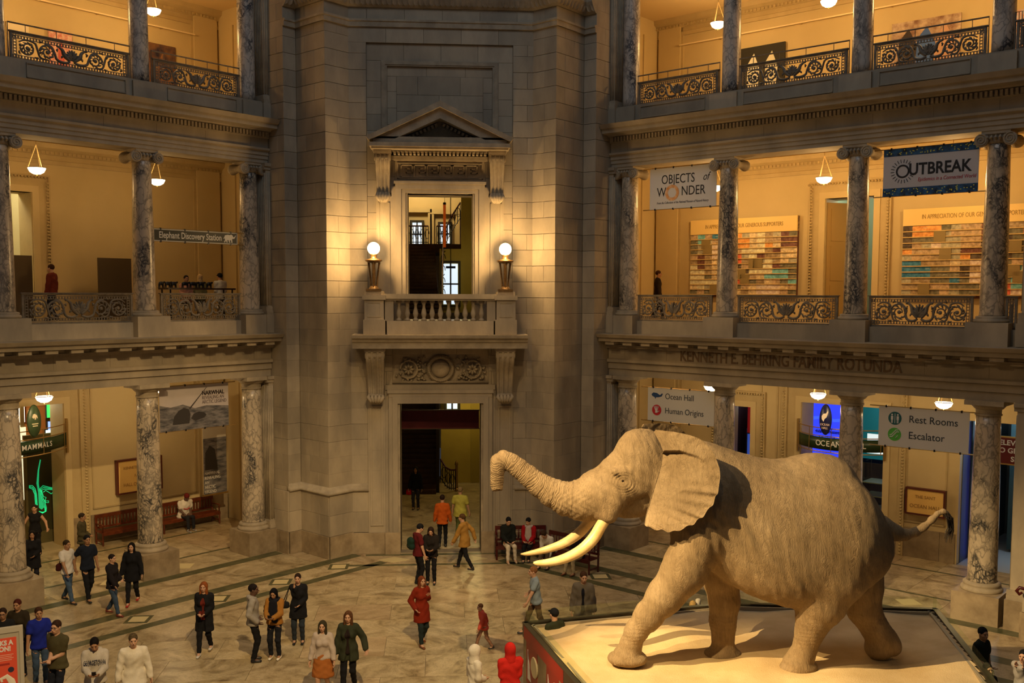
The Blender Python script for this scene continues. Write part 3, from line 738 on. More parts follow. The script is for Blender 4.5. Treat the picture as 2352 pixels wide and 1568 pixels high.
def railing(s, u0, u1, lev, label, cache={}):
    R_, m = side(s); W = u1-u0; uc = (u0+u1)/2
    z0, z1 = ((7.37, 8.2), (14.10, 14.84))[lev]
    key = (round(W, 2), lev)
    t = thing('railing', label, 'railing', R_ @ T_((m*uc, 26.3, z0)), ('middle storey railings', 'upper storey railings')[lev])
    H = z1-z0
    if key not in cache:
        q = []
        fr_ = G().box(-W/2, W/2, -.035, .035, H-.07, H).box(-W/2, W/2, -.03, .03, 0, .05).box(-W/2, -W/2+.06, -.03, .03, 0, H).box(W/2-.06, W/2, -.03, .03, 0, H).box(-W/2-.03, W/2+.03, -.06, .06, H-.025, H)
        q.append(('frame', fr_.mesh('frame', IRON), None))
        bd = G(); iw, ih = W-.12, H-.12; zi = .05
        for z in (zi+.03, zi+.10, H-.07-.03, H-.07-.10): bd.box(-iw/2, iw/2, -.012, .012, z-.008, z+.008)
        n = int(iw/.075)
        for k in range(n+1):
            x = -iw/2+k*iw/n
            for z in (zi+.065, H-.135): bd.box(x-.014, x+.014, -.012, .012, z-.035, z+.035)
        for sx in (-1, 1):
            for x in (iw/2-.03, iw/2-.10): bd.box(sx*x-.007, sx*x+.007, -.012, .012, zi, H-.07)
            for k in range(int(ih/.075)):
                z = zi+.04+k*.075
                bd.box(sx*(iw/2-.065)-.035, sx*(iw/2-.065)+.035, -.012, .012, z-.012, z+.012)
        q.append(('beading', bd.mesh('beading', IRON), 'stuff'))
        if W > 1:
            q.append(('scrollwork', scroll(W-.34, H-.31).xf(T_((0, 0, H/2-.01))).mesh('scrollwork', IRON, True), None))
        else:
            g = G().tube([(0, 0, .15), (0, 0, H-.2)], .03, 6)
            for k in range(5):
                z = .2+k*.09; g.tube([(-.06, 0, z+.05), (0, 0, z), (.06, 0, z+.05)], .014, 5)
            q.append(('scrollwork', g.mesh('scrollwork', IRON), None))
        if lev == 1:
            g = G().tube([(-W/2-.04, 0, 0), (-W/2-.04, 0, .94), (W/2+.04, 0, .94), (W/2+.04, 0, 0)], .022, 6)
            for k in range(4): g.tube([(-W/2+W*(k+.5)/4, 0, H), (-W/2+W*(k+.5)/4, 0, .94)], .01, 5)
            q.append(('handrail', g.mesh('handrail', IRON), None))
        cache[key] = q
    for n_, me, kd in cache[key]:
        o = put(n_, me, t)
        if kd: o['kind'] = kd
RLAB = {('left', 0): ['wide cast scroll railing of the middle storey left of the pale veined second column', 'cast scroll railing under the dark discovery station sign'],
        ('left', 1): ['wide cast railing with thin handrail at the top left corner', 'cast railing with thin handrail at top left, nearest the stone pier'],
        ('right', 0): ['cast scroll railing under the white banner with the orange ring', 'cast scroll railing below the open middle storey doorway on the right', 'cast scroll railing below the outbreak banner'],
        ('right', 1): ['top right cast railing with thin handrail, smallest, nearest the stone pier', 'top right cast railing with thin handrail in the middle of three', 'top right cast railing with thin handrail, largest, at the corner']}
for s in ('left', 'right'):
    for lev in (0, 1):
        bays = [(14.38, 17.9), (10.48, 14.38)]+([(6.98, 10.48)] if s == 'right' else [])
        labs = RLAB[(s, lev)] if s == 'right' else RLAB[(s, lev)][::-1]
        g_ = .43 if lev == 0 else .36
        for (a, b_), lb in zip(bays, labs): railing(s, a+g_, b_-g_, lev, lb)
        railing(s, 18.0+.26-.05, 18.09+.28-.05 + .10, lev, 'narrow cast railing strip beside the %s pier, %s storey' % (s, ('middle', 'upper')[lev])) if False else None
        if s == 'right': railing(s, 6.36+.03, 6.36+.30, lev, 'narrow railing strip at the right picture edge, %s storey' % ('middle', 'upper')[lev])
# ------------------------------------------------------------------ gallery back walls
def bwall(name, s, z0, z1, holes, u0=6.2, u1=20.0, v=31.2):
    R_, m = side(s)
    g = G()
    for (a, b_, c, d) in rect_minus((u0, u1, z0, z1), holes): g.box(m*a, m*b_, v, v+.25, c, d)
    w_ = struct(name, g, PLAS, R_); return w_
def strip(parent, m, u0, u1, y0, y1, z0, z1, mat=PLAS2, name='panel'):
    x0, x1 = sorted((m*u0, m*u1)); return G().box(x0, x1, y0, y1, z0, z1).obj(name, mat, parent)
def gal_cornice(name, s, z, v=31.2, u0=6.2, u1=20.0):
    R_, m = side(s); xs = sorted((m*u0, m*u1))
    g = G().sweep([(v+.1, z-.62), (v-.06, z-.62), (v-.08, z-.5), (v-.06, z-.48), (v-.06, z-.34), (v-.12, z-.32), (v-.14, z-.22), (v-.28, z-.14), (v-.32, z), (v+.1, z)], *xs)
    t = struct(name, g, PLAS2, R_)
    d = G()
    for k in range(int((xs[1]-xs[0])/.14)): d.box(xs[0]+k*.14, xs[0]+k*.14+.07, v-.17, v-.1, z-.31, z-.23)
    tag(d.obj('bead', PLAS2, t), kind='stuff'); return t
def opening_trim(w_, m, u0, u1, zt, z0=0, v=31.2, name='door_case', band=.75):
    t = put(name, None, w_, None)
    a, b_ = sorted((m*u0, m*u1))
    for o0, o1, d in ((0, .20, .07), (.20, .5, .04), (.5, band, .09)):
        G().box(a-o1, a-o0, v-d, v, z0, zt+o1).box(b_+o0, b_+o1, v-d, v, z0, zt+o1).box(a-o0, b_+o0, v-d, v, zt+o0, zt+o1).obj('moulding', PLAS2 if o0 else PLAS, t)
    g = G(); n = int((zt+band-.12-z0)/.10)
    for k in range(n):
        for x in (a-band+.09, b_+band-.09): g.lathe([(0, -.04), (.045, -.01), (.05, .02), (.0, .05)], cx=x, cy=v-.09, cz=z0+.05+k*.10, n=6, cap=False)
    for k in range(int((b_-a+2*band)/.10)): g.lathe([(0, -.04), (.045, -.01), (.05, .02), (.0, .05)], cx=a-band+k*.10, cy=v-.09, cz=zt+band-.09, n=5, cap=False)
    tag(g.obj('beading', PLAS2, t, True), kind='stuff')
    for sx, x in ((-1, a), (1, b_)): G().box(x-.02*sx if sx > 0 else x-.04, x+.04 if sx > 0 else x+.02, v-.02, v+.9, z0, zt).obj('reveal', PLAS2, t)
    G().box(a, b_, v-.02, v+.9, zt, zt+.05).obj('head', PLAS2, t)
    return t
SW = {}
for s in ('left', 'right'):
    R_, m = side(s)
    if s == 'left': h1 = [(9.3, 14.12, -1, 4.68)]; h2 = [(10.2, 13.35, 7, 11.28)]
    else: h1 = [(11.3, 14.1, -1, 4.62), (6.0, 9.0, -1, 4.45), (15.95, 16.95, 0, 4.3)]; h2 = [(11.85, 13.45, 7, 11.35)]
    w1 = bwall('wall_%s_lower' % s, s, 0, 6.9, h1); w2 = bwall('wall_%s_middle' % s, s, 7, 13.4, h2); w3 = bwall('wall_%s_upper' % s, s, 13.5, 18.4, [])
    SW[s] = (w1, w2, w3)
    # end walls of the galleries beside the pier
    for k, (z0, z1) in enumerate(((0, 6.9), (7, 13.4), (13.5, 18.4))):
        xe = m*20.0
        e = struct('wall_%s_end' % s, G().box(xe, xe+m*.3, 26.0, 31.4, z0, z1).box(m*18.8, xe, 26.0, 26.3, z0, z1), PLAS, R_)
        gal_cornice('trim_15', s, z1-(.6 if k < 2 else .3))
        x0, x1 = sorted((m*19.0, m*19.9))
        # pilasters on the back wall
        G().box(x0, x1, 31.08, 31.2, z0, z1-.6).obj('pilaster', PLAS, (w1, w2, w3)[k])
        strip((w1, w2, w3)[k], m, 18.9, 19.0, 31.14, 31.2, z0, z1-.6, PLAS2, 'moulding')
        G().box(*sorted((xe, xe-m*.1)), 28.2, 29.6, z0, z1-.9).box(*sorted((xe, xe-m*.06)), 30.2, 30.3, z0, z1-.9).obj('pilaster', PLAS, e)
    # pink marble wainscot
    for a, b_ in (((14.15, 14.9), (14.9, 16.6), (16.6, 18.2), (18.2, 19.96)) if s == 'left' else ((9.05, 9.5), (9.5, 10.9), (14.15, 15.9), (17.0, 18.4), (18.4, 19.96))):
        strip(w1, m, a+.005, b_-.005, 31.04 if a >= 18.2 else 31.14, 31.2, 0, .92, PINK, 'wainscot_slab')
    for a, b_ in ((17.2, 18.8), (15.0, 17.1)) if s == 'left' else ((9.35, 10.7), (14.95, 15.6), (17.3, 18.8)):
        t = put('wall_panel', None, w1, None)
        g = G(); x0, x1 = sorted((m*a, m*b_))
        for q in ((x0, x0+.05, 1.1, 5.6), (x1-.05, x1, 1.1, 5.6), (x0, x1, 1.1, 1.15), (x0, x1, 5.55, 5.6)): g.box(q[0], q[1], 31.17, 31.2, q[2], q[3])
        g.obj('moulding', PLAS2, t)
opening_trim(SW['left'][0], 1, 9.3, 14.12, 4.68)
opening_trim(SW['left'][1], 1, 10.2, 13.35, 11.28, 7.33, band=.55)
opening_trim(SW['right'][0], -1, 11.3, 14.1, 4.62, band=.7)
opening_trim(SW['right'][0], -1, 6.0, 9.0, 4.45, band=.05) if False else None
opening_trim(SW['right'][0], -1, 15.95, 16.95, 4.3, band=.55)
opening_trim(SW['right'][1], -1, 11.85, 13.45, 11.35, 7.33, band=.55)
# floor behind the doorways and rooms beyond
def room(s, u0, u1, z0, z1, depth, wall, floor_, name, v=31.45):
    R_, m = side(s); a, b_ = sorted((m*u0, m*u1))
    struct('floor_%s_%s' % (s, name), G().box(a, b_, v-.25, v+depth, z0-.05, z0+.0), floor_, R_)
    return struct('wall_%s_%s' % (s, name), G().box(a, b_, v+depth, v+depth+.1, z0, z1).box(a-.1, a, v, v+depth, z0, z1).box(b_, b_+.1, v, v+depth, z0, z1).box(a, b_, v, v+depth, z1, z1+.1), wall, R_)
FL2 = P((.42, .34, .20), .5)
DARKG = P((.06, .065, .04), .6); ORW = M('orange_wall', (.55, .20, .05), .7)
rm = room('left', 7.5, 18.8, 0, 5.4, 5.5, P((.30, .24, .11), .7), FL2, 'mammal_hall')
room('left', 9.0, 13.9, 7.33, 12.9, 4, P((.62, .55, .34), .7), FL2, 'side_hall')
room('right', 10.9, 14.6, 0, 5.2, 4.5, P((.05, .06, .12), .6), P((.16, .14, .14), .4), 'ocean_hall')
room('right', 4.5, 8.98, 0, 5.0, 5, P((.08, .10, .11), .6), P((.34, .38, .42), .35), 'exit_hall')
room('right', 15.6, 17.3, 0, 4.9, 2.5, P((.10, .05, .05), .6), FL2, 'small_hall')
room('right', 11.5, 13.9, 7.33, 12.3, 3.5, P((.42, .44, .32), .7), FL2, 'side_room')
def fpt(s, u, v, z=0): 
    x, y = UV(s, u, v); return (x, y, z)
def sframe(s, u, v, z=0):
    R_, m = side(s); return R_ @ T_((m*u, v, z))
# ---- mammal hall interior
t = thing('wall_screen', 'tall orange exhibition wall panel inside the mammal hall', 'wall', sframe('left', 14.0, 36.3))
G().box(-2.5, Lp(104, 950, 36.3)[0]-14.0, 0, .1, 0, 5.2).obj('board', ORW, t)
for z in (2.9, 4.05): G().box(-2.5, Lp(104, 950, 36.3)[0]-14.0, -.004, 0, z, z+.012).obj('seam', P((.3, .1, .03)), t)
for (px, py, w_, h_, lb) in ((38, 945, .55, .8, 'bright framed light box on the orange wall, beside the column'), (40, 985, .4, .25, 'small lit label under the bright light box on the orange wall')):
    u, z = Lp(px, py, 36.2)
    t = thing('light_box', lb, 'light box', sframe('left', u, 36.2, z))
    G().box(-w_/2-.04, w_/2+.04, 0, .08, -h_/2-.04, h_/2+.04).obj('frame', P((.12, .03, .02)), t)
    G().box(-w_/2, w_/2, -.01, 0, -h_/2, h_/2).obj('screen', M('lit_panel', (.9, .9, .8), .4, emit=((1, .95, .8), 1.6)), t)
for (px, py, w_, h_, cl, lb) in ((127, 977, .52, .34, (.25, .4, 1), 'small blue and white video screen in the mammal hall'), (118, 996, .4, .3, (.75, 1, .9), 'left of two pale lit panels under the blue video screen'), (133, 990, .34, .26, (.65, .95, .95), 'right of two pale lit panels under the blue video screen'), (114, 941, .2, .55, (.05, .8, .12), 'bright green hanging light strip in the mammal hall')):
    u, z = Lp(px, py, 35.4)
    t = thing('screen', lb, 'screen', sframe('left', u, 35.4, z))
    G().box(-w_/2-.02, w_/2+.02, 0, .06, -h_/2-.02, h_/2+.02).obj('frame', BLACK, t)
    G().box(-w_/2, w_/2, -.01, 0, -h_/2, h_/2).obj('panel', M('lit_screen', cl, .4, emit=(cl, 1.3)), t)
    G().tube([(0, .03, h_/2), (0, .03, 5.4-z)], .015, 5).obj('hanger', BLACK, t)
# glass door panel with glowing green line drawing
u0, _ = Lp(62, 1100, 32.4); u1, _ = Lp(138, 1100, 32.4)
t = thing('glass_panel', 'dark glass entrance panel etched with a glowing green line drawing', 'glass panel', sframe('left', (u0+u1)/2, 32.4))
W2 = (u1-u0)/2
G().box(-W2, W2, 0, .03, .12, 3.45).obj('pane', P((.045, .042, .018), .15), t)
G().box(-W2-.07, -W2, -.04, .08, 0, 3.6).box(W2, W2+.07, -.04, .08, 0, 3.6).box(-W2, W2, -.04, .08, 3.4, 3.6).box(-W2-.02, W2+.02, -.04, .08, 0, .4).obj('frame', P((.16, .14, .06), .4, .5), t)
g = G(); NEON = M('green_neon', (.02, .8, .3), .4, emit=((.02, .85, .30), .75)); NEOW = M('green_glow_fill', (.02, .5, .2), .4, emit=((.02, .62, .22), .5))
def dp(px, py):
    u, z = Lp(px, py, 32.38); return (u-(u0+u1)/2, -.01, z)
def line(ps, r=.009): g.tube([dp(*p) for p in ps], r, 5)
for o in (0, 4, 8):
    line([(67, 1115+o*.6), (75, 1115+o), (81-o*.4, 1122+o), (84-o*.5, 1135), (86-o*.5, 1160)])
    line([(133, 1122+o*.5), (115, 1119+o*.6), (99+o*.3, 1115+o), (92+o*.4, 1122+o*.5), (92+o*.6, 1138), (97+o*.8, 1152), (103+o*.5, 1166), (104+o*.3, 1174), (98, 1176+o*.3), (90, 1174)])
line([(100, 1130), (105, 1126), (112, 1130), (118, 1134), (124, 1128), (130, 1136), (134, 1136)]); line([(96, 1126), (100, 1140), (106, 1142), (104, 1150), (112, 1150), (112, 1154), (106, 1154), (100, 1146)])
g.obj('line_drawing', NEON, t)
sh = [(92, 1055), (87, 1080), (84, 1110), (88, 1130), (89, 1150), (90, 1166), (96, 1170), (102, 1164), (97, 1148), (92, 1130), (89, 1110), (90, 1080), (94, 1056)]
G().prism([(dp(*p)[0], dp(*p)[2]) for p in sh], -.02, -.005).obj('glowing_shape', NEOW, t)
t = thing('light_column', 'slim glowing vertical light column beside the green etched glass panel', 'light', sframe('left', Lp(54, 1060, 33)[0], 33))
G().box(-.09, .09, -.05, .05, 1.4, 3.8).obj('tube', M('pale_column', (1, .95, .6), .4, emit=((1, .95, .60), .9)), t); G().box(-.06, .06, -.03, .03, 0, 1.4).box(-.06, .06, -.03, .03, 3.8, 5.4).obj('post', PLAS2, t)

# curved header signs
def arc_sign(s, uc, half, z, sag, label, words, side_disc, cat='sign'):
    R_, m = side(s); vb = 31.1
    t = thing('curved_sign', label, cat, sframe(s, uc, vb, z))
    R = (half*half+sag*sag)/(2*sag); a1 = math.asin(half/R); n = 24
    def pt(a, dz, r=0): return ((R+r)*math.sin(a), (R-sag)-(R+r)*math.cos(a)+0, dz)
    g = G()
    for i in range(n+1):
        a = -a1+2*a1*i/n
        for dz, r in ((-.20, 0), (.20, 0), (.20, -.03), (-.20, -.03)): g.v.append(pt(a, dz, r))
    for i in range(n):
        for k in range(4): g.f.append((i*4+k, (i+1)*4+k, (i+1)*4+(k+1) % 4, i*4+(k+1) % 4))
    g.f += [(0, 1, 2, 3), (n*4+3, n*4+2, n*4+1, n*4)]
    g.obj('band', P((.012, .035, .012), .35), t, True)
    for dz in (-.27, .24, .50):
        G().tube([pt(-a1+2*a1*i/n, dz, .01) for i in range(n+1)], .017, 6).obj('rail', BRASS, t)
    for i in (1, 6, 12, 18, 23):
        a = -a1+2*a1*i/n; G().tube([pt(a, -.27, .01), pt(a, .50, .01)], .014, 5).obj('strut', BRASS, t)
    for sx in (-1, 1):
        G().box(sx*half-.03, sx*half+.03, -.05, .1, -.45, .65).obj('bracket', BRASS, t)
    # letters along the arc
    word, a_s, size = words
    x = 0; widths = []
    for ch in word: widths.append(.34 if ch == ' ' else (.96 if ch in 'MW' else (.34 if ch == 'I' else .74)))
    tot = sum(widths)*size*.92; acc = -tot/2
    for ch, wd in zip(word, widths):
        a = a_s+(acc+wd*size*.46)/R; acc += wd*size*.92
        if ch != ' ':
            p = pt(a, 0, .012)
            text(ch, size, WHITE, t, T_((p[0], p[1], p[2])) @ Matrix.Rotation(a, 4, 'Z'), bold=.002)
    # oval disc above
    a = side_disc; p = pt(a, .62, .12)
    d = put('emblem', None, t, T_((p[0], p[1], .80)) @ Matrix.Diagonal((.72, .9, .80, 1)) @ Matrix.Rotation(a, 4, 'Z'))
    return t, d
t, d = arc_sign('left', 11.71, 2.45, 3.55, 1.15, 'curved dark green mammals entrance sign on brass rails, with a green oval emblem', ('MAMMALS', .375, .225), .30)
G().lathe([(0, -.05), (.30, -.05), (.33, 0), (.30, .05), (0, .05)], n=24, cap=False, axis='y').xf(Matrix.Diagonal((1, 1, 1.9, 1))).obj('oval', P((.04, .07, .03), .4), d, True)
G().prism([(-.14, .16), (-.10, .26), (-.02, .28), (.08, .22), (.13, .10), (.10, .10), (.06, .16), (.02, .06), (-.02, .06), (-.02, .15), (-.09, .10)], -.07, -.05).obj('bear_shape', P((.6, .5, .35)), d)
G().box(-.15, .15, -.06, -.05, -.12, -.08).box(-.12, .12, -.06, -.05, -.2, -.16).obj('small_print', P((.5, .45, .3)), d)
t, d = arc_sign('right', 12.7, 1.45, 3.42, .75, 'curved dark green ocean hall entrance sign on brass rails, with a navy oval emblem', ('OCEAN HALL', .16, .255), -.08)
G().lathe([(0, -.05), (.30, -.05), (.33, 0), (.30, .05), (0, .05)], n=24, cap=False, axis='y').xf(Matrix.Diagonal((.9, 1, 1.9, 1))).obj('oval', P((.008, .012, .07), .35), d, True)
G().prism([(-.14, .02), (-.15, .14), (-.06, .24), (.06, .26), (.13, .36), (.16, .32), (.13, .22), (.08, .10), (-.02, .02), (-.06, -.08)], -.07, -.05).obj('fish_shape', P((.8, .7, .6)), d)
text('OCEAN', .13, P((.7, .55, .5)), d, T_((0, -.055, -.2))); text('HALL', .13, P((.7, .55, .5)), d, T_((0, -.055, -.34)))
# ocean hall interior
BLU = M('blue_screen', (.03, .05, .9), .4, emit=((.035, .06, 1.0), 1.05)); BLU2 = M('blue_wave', (.02, .03, .8), .4, emit=((.05, .12, 1.0), 1.1))
def scrq(s, px0, py0, px1, py1, v):
    f = Lp if s == 'left' else Rp
    a = f(px0, py0, v); b_ = f(px1, py1, v); return abs(a[0]), abs(b_[0]), a[1], b_[1]
ua, ub, za, zb = scrq('right', 1868, 920, 1936, 1130, 33.0)
t = thing('light_screen', 'tall glowing blue screen with dark lettering behind the curved hall sign', 'screen', sframe('right', (ua+ub)/2, 33.0, 0))
Wd = abs(ua-ub)
G().box(-Wd/2-.05, Wd/2+.05, .01, .3, 0, za+.1).obj('case', P((.10, .04, .18)), t)
G().box(-Wd/2, Wd/2, -.01, .01, .4, za).obj('screen', BLU, t)
for k, z in enumerate((za-.55, za-1.25, za-2.2)):
    G().prism([(-Wd/2, z), (-Wd/6, z+.05), (Wd/6, z-.04), (Wd/2, z+.02), (Wd/2, z-.1), (Wd/6, z-.14), (-Wd/6, z-.05), (-Wd/2, z-.12)], -.016, -.011).obj('wave_band', BLU2, t)
text('global system essential', .17, P((.01, .01, .08)), t, T_((0, -.02, za-1.05)), shear=.25, bold=.004, sx=.62)
text('to all life\u2014including you', .17, P((.01, .01, .08)), t, T_((0, -.02, za-1.30)), shear=.25, bold=.004, sx=.62)
text('Everyone has a', .12, P((.01, .01, .08)), t, T_((.1, -.02, zb+.15)), bold=.004)
u_, z_ = Rp(2010, 960, 34.5)
t = thing('display_board', 'teal exhibition board beyond the ocean hall sign, with a bright picture', 'board', sframe('right', abs(u_), 34.5, 0))
G().box(-.9, .9, 0, .1, 2.4, 5.1).obj('board', M('teal', (.02, .22, .22), .6, emit=((.01, .16, .17), .35)), t)
G().box(-.25, .5, -.02, 0, 2.6, 3.3).obj('picture', M('pic', (.7, .8, .8), .4, emit=((.8, .9, .85), .9)), t)
[G().box(q, q+.1, .02, .1, 0, 2.4).obj('post', BLACK, t) for q in (-.9, .8)]
u_, z_ = Rp(2016, 1110, 32.6)
t = thing('display_case', 'glass display case on a dark plinth inside the ocean hall', 'display case', sframe('right', abs(u_)-.05, 32.9, 0))
G().box(-.65, .55, -.45, .6, .1, .62).box(-.7, .6, -.5, .65, 0, .1).obj('plinth', P((.06, .03, .09), .5), t)
G().box(.28, .42, -.4, .5, .62, 3.0).obj('blue_panel', M('blue_fin', (.01, .01, .35), .4, emit=((.01, .01, .4), .6)), t)
G().box(-.6, -.57, -.4, .5, .62, 2.6).box(-.6, .25, -.4, -.38, .62, 2.6).obj('pane', GLASS, t)
for z in (1.0, 1.45, 1.9): G().box(-.56, .25, -.36, .5, z, z+.03).obj('shelf', P((.35, .40, .25), .3), t)
# right exit hall
t = thing('exit_sign_board', 'maroon exit and floor direction board at the right picture edge', 'sign', sframe('right', 7.3, 32.6, 3.45))
G().box(-1.3, 1.3, 0, .06, -.42, .42).obj('board', P((.13, .012, .012)), t)
for k, (z, w_) in enumerate(((.42, 'rail'), (-.42, 'rail'))): G().box(-1.3, 1.3, -.02, .08, z-.02, z+.02).obj('rail', BRASS, t)
for z, tx in ((.24, 'ELEVATOR DOWN'), (0.0, 'TO GROUND FLOOR'), (-.26, 'SHOPS/EXIT')): text(tx, .22, WHITE, t, T_((-.05, -.01, z)), bold=.005)
[G().tube([(q, .03, .42), (q, .03, 1.5)], .012, 5).obj('hanger', BRASS, t) for q in (-1.2, 1.2)]
ua, ub, za, zb = scrq('right', 2318, 1062, 2340, 1205, 33.8)
t = thing('light_screen', 'tall white glowing panel beyond the right-hand column', 'screen', sframe('right', 7.15, 33.8, 0))
G().box(-1.1, .75, .01, .3, .1, 4.3).obj('case', P((.03, .07, .08)), t)
G().box(-.35, .55, -.01, .01, .75, 2.95).obj('screen', M('white_screen', (.8, .9, 1), .4, emit=((.72, .9, 1), 1.5)), t)
t = thing('light_screen', 'thin blue glowing edge of a screen left of the right-hand column', 'screen', sframe('right', 8.78, 32.2, 0))
G().box(-.09, .09, 0, .2, 0, 4.35).obj('case', P((.02, .02, .2)), t)
G().box(-.05, .05, -.02, 0, .05, 4.2).obj('screen', M('blue_edge', (.03, .05, 1), .4, emit=((.04, .08, 1), 2.0)), t)
t = thing('light_screen', 'blue and red lit panel in the narrow doorway behind the elephant head', 'screen', sframe('right', 16.45, 32.8, 0))
G().box(-.5, .5, 0, .2, 0, 3.3).obj('case', P((.02, .03, .12)), t); G().box(-.45, .45, -.01, 0, 1.6, 3.1).obj('screen', M('dim_blue', (.02, .04, .2), .4, emit=((.03, .07, .35), .8)), t)
G().box(-.45, .45, -.03, -.01, 3.15, 4.2).obj('red_panel', M('dim_red', (.25, .01, .01), .4, emit=((.3, .01, .01), .3)), t)

# ------------------------------------------------------------------ hanging lamps
def bowl_lamp(s, u, v, z, ztop, label, L=True, e=95, group='bowl pendant lamps'):
    t = thing('pendant_lamp', label, 'lamp', sframe(s, u, v, z), group)
    if 'bowl' not in _fc:
        _fc['bowl'] = G().lathe([(0, -.16), (.10, -.145), (.19, -.09), (.235, 0), (.24, .03), (.22, .03), (0, .0)], n=24, cap=False).mesh('glass_bowl', GLOW, True)
        _fc['rim'] = G().lathe([(.24, .02), (.247, .03), (.24, .042), (.23, .03)], n=24, cap=False).lathe([(0, -.20), (.02, -.18), (.02, -.155), (0, -.15)], n=8).mesh('rim', BRASS, True)
        g = G()
        for k in range(3):
            a = 2*PI*k/3+.5
            for j in range(12): g.lathe([(0, -.012), (.014, 0), (0, .012)], cx=.22*math.cos(a)*(1-j/12), cy=.22*math.sin(a)*(1-j/12), cz=.05+.62*j/12, n=5, cap=False)
            g.tube([(.23*math.cos(a), .23*math.sin(a), .03), (0, 0, .68)], .009, 4)
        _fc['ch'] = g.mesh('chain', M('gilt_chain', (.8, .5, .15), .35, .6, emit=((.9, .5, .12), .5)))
    put('glass_bowl', _fc['bowl'], t); put('rim', _fc['rim'], t); put('chain', _fc['ch'], t)
    h_ = ztop-z-.66
    if h_ > .05:
        G().tube([(0, 0, .66), (0, 0, ztop-z)], .008, 5).lathe([(.02, ztop-z-.06), (.07, ztop-z-.02), (.07, ztop-z)], n=12).obj('stem', BRASS, t)
    R_, m = side(s)
    p = R_ @ Vector((m*u, v, z-.30))
    if L: light('POINT', 'pendant_light', p, e, WARM if z > 8 else (1, .70, .36), .16)
HT = {0: 'lower', 1: 'middle', 2: 'upper'}
for s in ('left', 'right'):
    for lev, z, zt in ((0, 5.17, 6.3), (1, 11.72, 13.02), (2, 16.93, 18.1)):
        us = (16.2, 12.5)+((8.8,) if s == 'right' else (8.6,))
        for k, u in enumerate(us):
            if lev == 2 and s == 'left' and k > 1: continue
            hid = (s == 'right' and k == 2 and lev > 0)
            pos = ('nearest the niche', 'middle one of the row', 'farthest from the niche')[k]
            bowl_lamp(s, u, 28.8, z, zt, 'glowing glass bowl lamp on chains, %s gallery on the %s, %s' % (HT[lev], s, pos), True, (66, 52 if s == 'left' else 165, 155)[lev])
# dim fill of the rooms beyond the doorways: unseen point lights added inside
for s, u, v, z, e, c in (('left', 13.5, 33.8, 4.7, 190, (1, .85, .5)), ('left', 11.8, 33.0, 12.2, 190, (1, .88, .6)), ('right', 12.7, 33.0, 11.5, 60, (.85, 1, .8)), ('right', 11.9, 33.8, 4.6, 25, (.7, .8, 1)), ('right', 7.3, 33.2, 4.4, 120, (.65, .85, 1)), ('right', 16.4, 32.5, 4.4, 10, (.6, .7, 1))):
    R_, m = side(s); light('POINT', 'hall_fill_light', R_ @ Vector((m*u, v, z)), e, c, .3)

# ------------------------------------------------------------------ banners and signs
def banner(s, px0, py0, px1, py1, label, mat, v=26.3, name='banner', border=None):
    f = Lp if s == 'left' else Rp
    a = f(px0, py0, v); b_ = f(px1, py1, v)
    uc = (abs(a[0])+abs(b_[0]))/2; W = abs(abs(a[0])-abs(b_[0])); zc = (a[1]+b_[1])/2; H = abs(a[1]-b_[1])
    t = thing(name, label, 'banner' if name == 'banner' else 'sign', sframe(s, uc, v, zc))
    G().box(-W/2, W/2, -.012, .012, -H/2, H/2).obj('sheet', mat, t)
    for z in (-H/2, H/2):
        G().tube([(-W/2-.25, 0, z), (W/2+.25, 0, z)], .016, 6).obj('rod', BRASS, t)
        for k in range(4): G().box(-W/2+W*(k+.3)/3.6-.02, -W/2+W*(k+.3)/3.6+.02, -.025, .025, z-.03, z+.03).obj('clip', BLACK, t)
    return t, W, H
# discovery station
t, W, H = banner('left', 351, 524, 545, 562, 'dark elephant discovery station sign strung between two columns', P((.018, .020, .012), .5), name='hanging_sign')
for q in ((-W/2, W/2, -H/2, -H/2+.03), (-W/2, W/2, H/2-.03, H/2), (-W/2, -W/2+.03, -H/2, H/2), (W/2-.03, W/2, -H/2, H/2)): G().box(q[0], q[1], -.016, -.012, q[2], q[3]).obj('border', P((.45, .42, .33)), t)
text('Elephant Discovery Station', .262, P((.62, .58, .48)), t, T_((-.19, -.014, 0)), bold=.004, sx=.72)
EL = [(-.20, .02), (-.16, .09), (-.05, .11), (.04, .10), (.10, .12), (.15, .09), (.18, .04), (.23, .05), (.27, .10), (.29, .095), (.25, .02), (.19, -.01), (.15, 0), (.13, -.03), (.14, -.13), (.10, -.13), (.08, -.05), (.03, -.06), (.05, -.13), (.01, -.13), (-.02, -.05), (-.07, -.05), (-.06, -.13), (-.10, -.13), (-.12, -.05), (-.17, -.13), (-.21, -.12), (-.16, -.04), (-.18, 0), (-.24, -.02)]
G().prism([(x*.85, z*1.0) for x, z in EL], -.018, -.012).xf(T_((W/2-.30, 0, 0))).obj('elephant_shape', P((.62, .58, .48)), t)
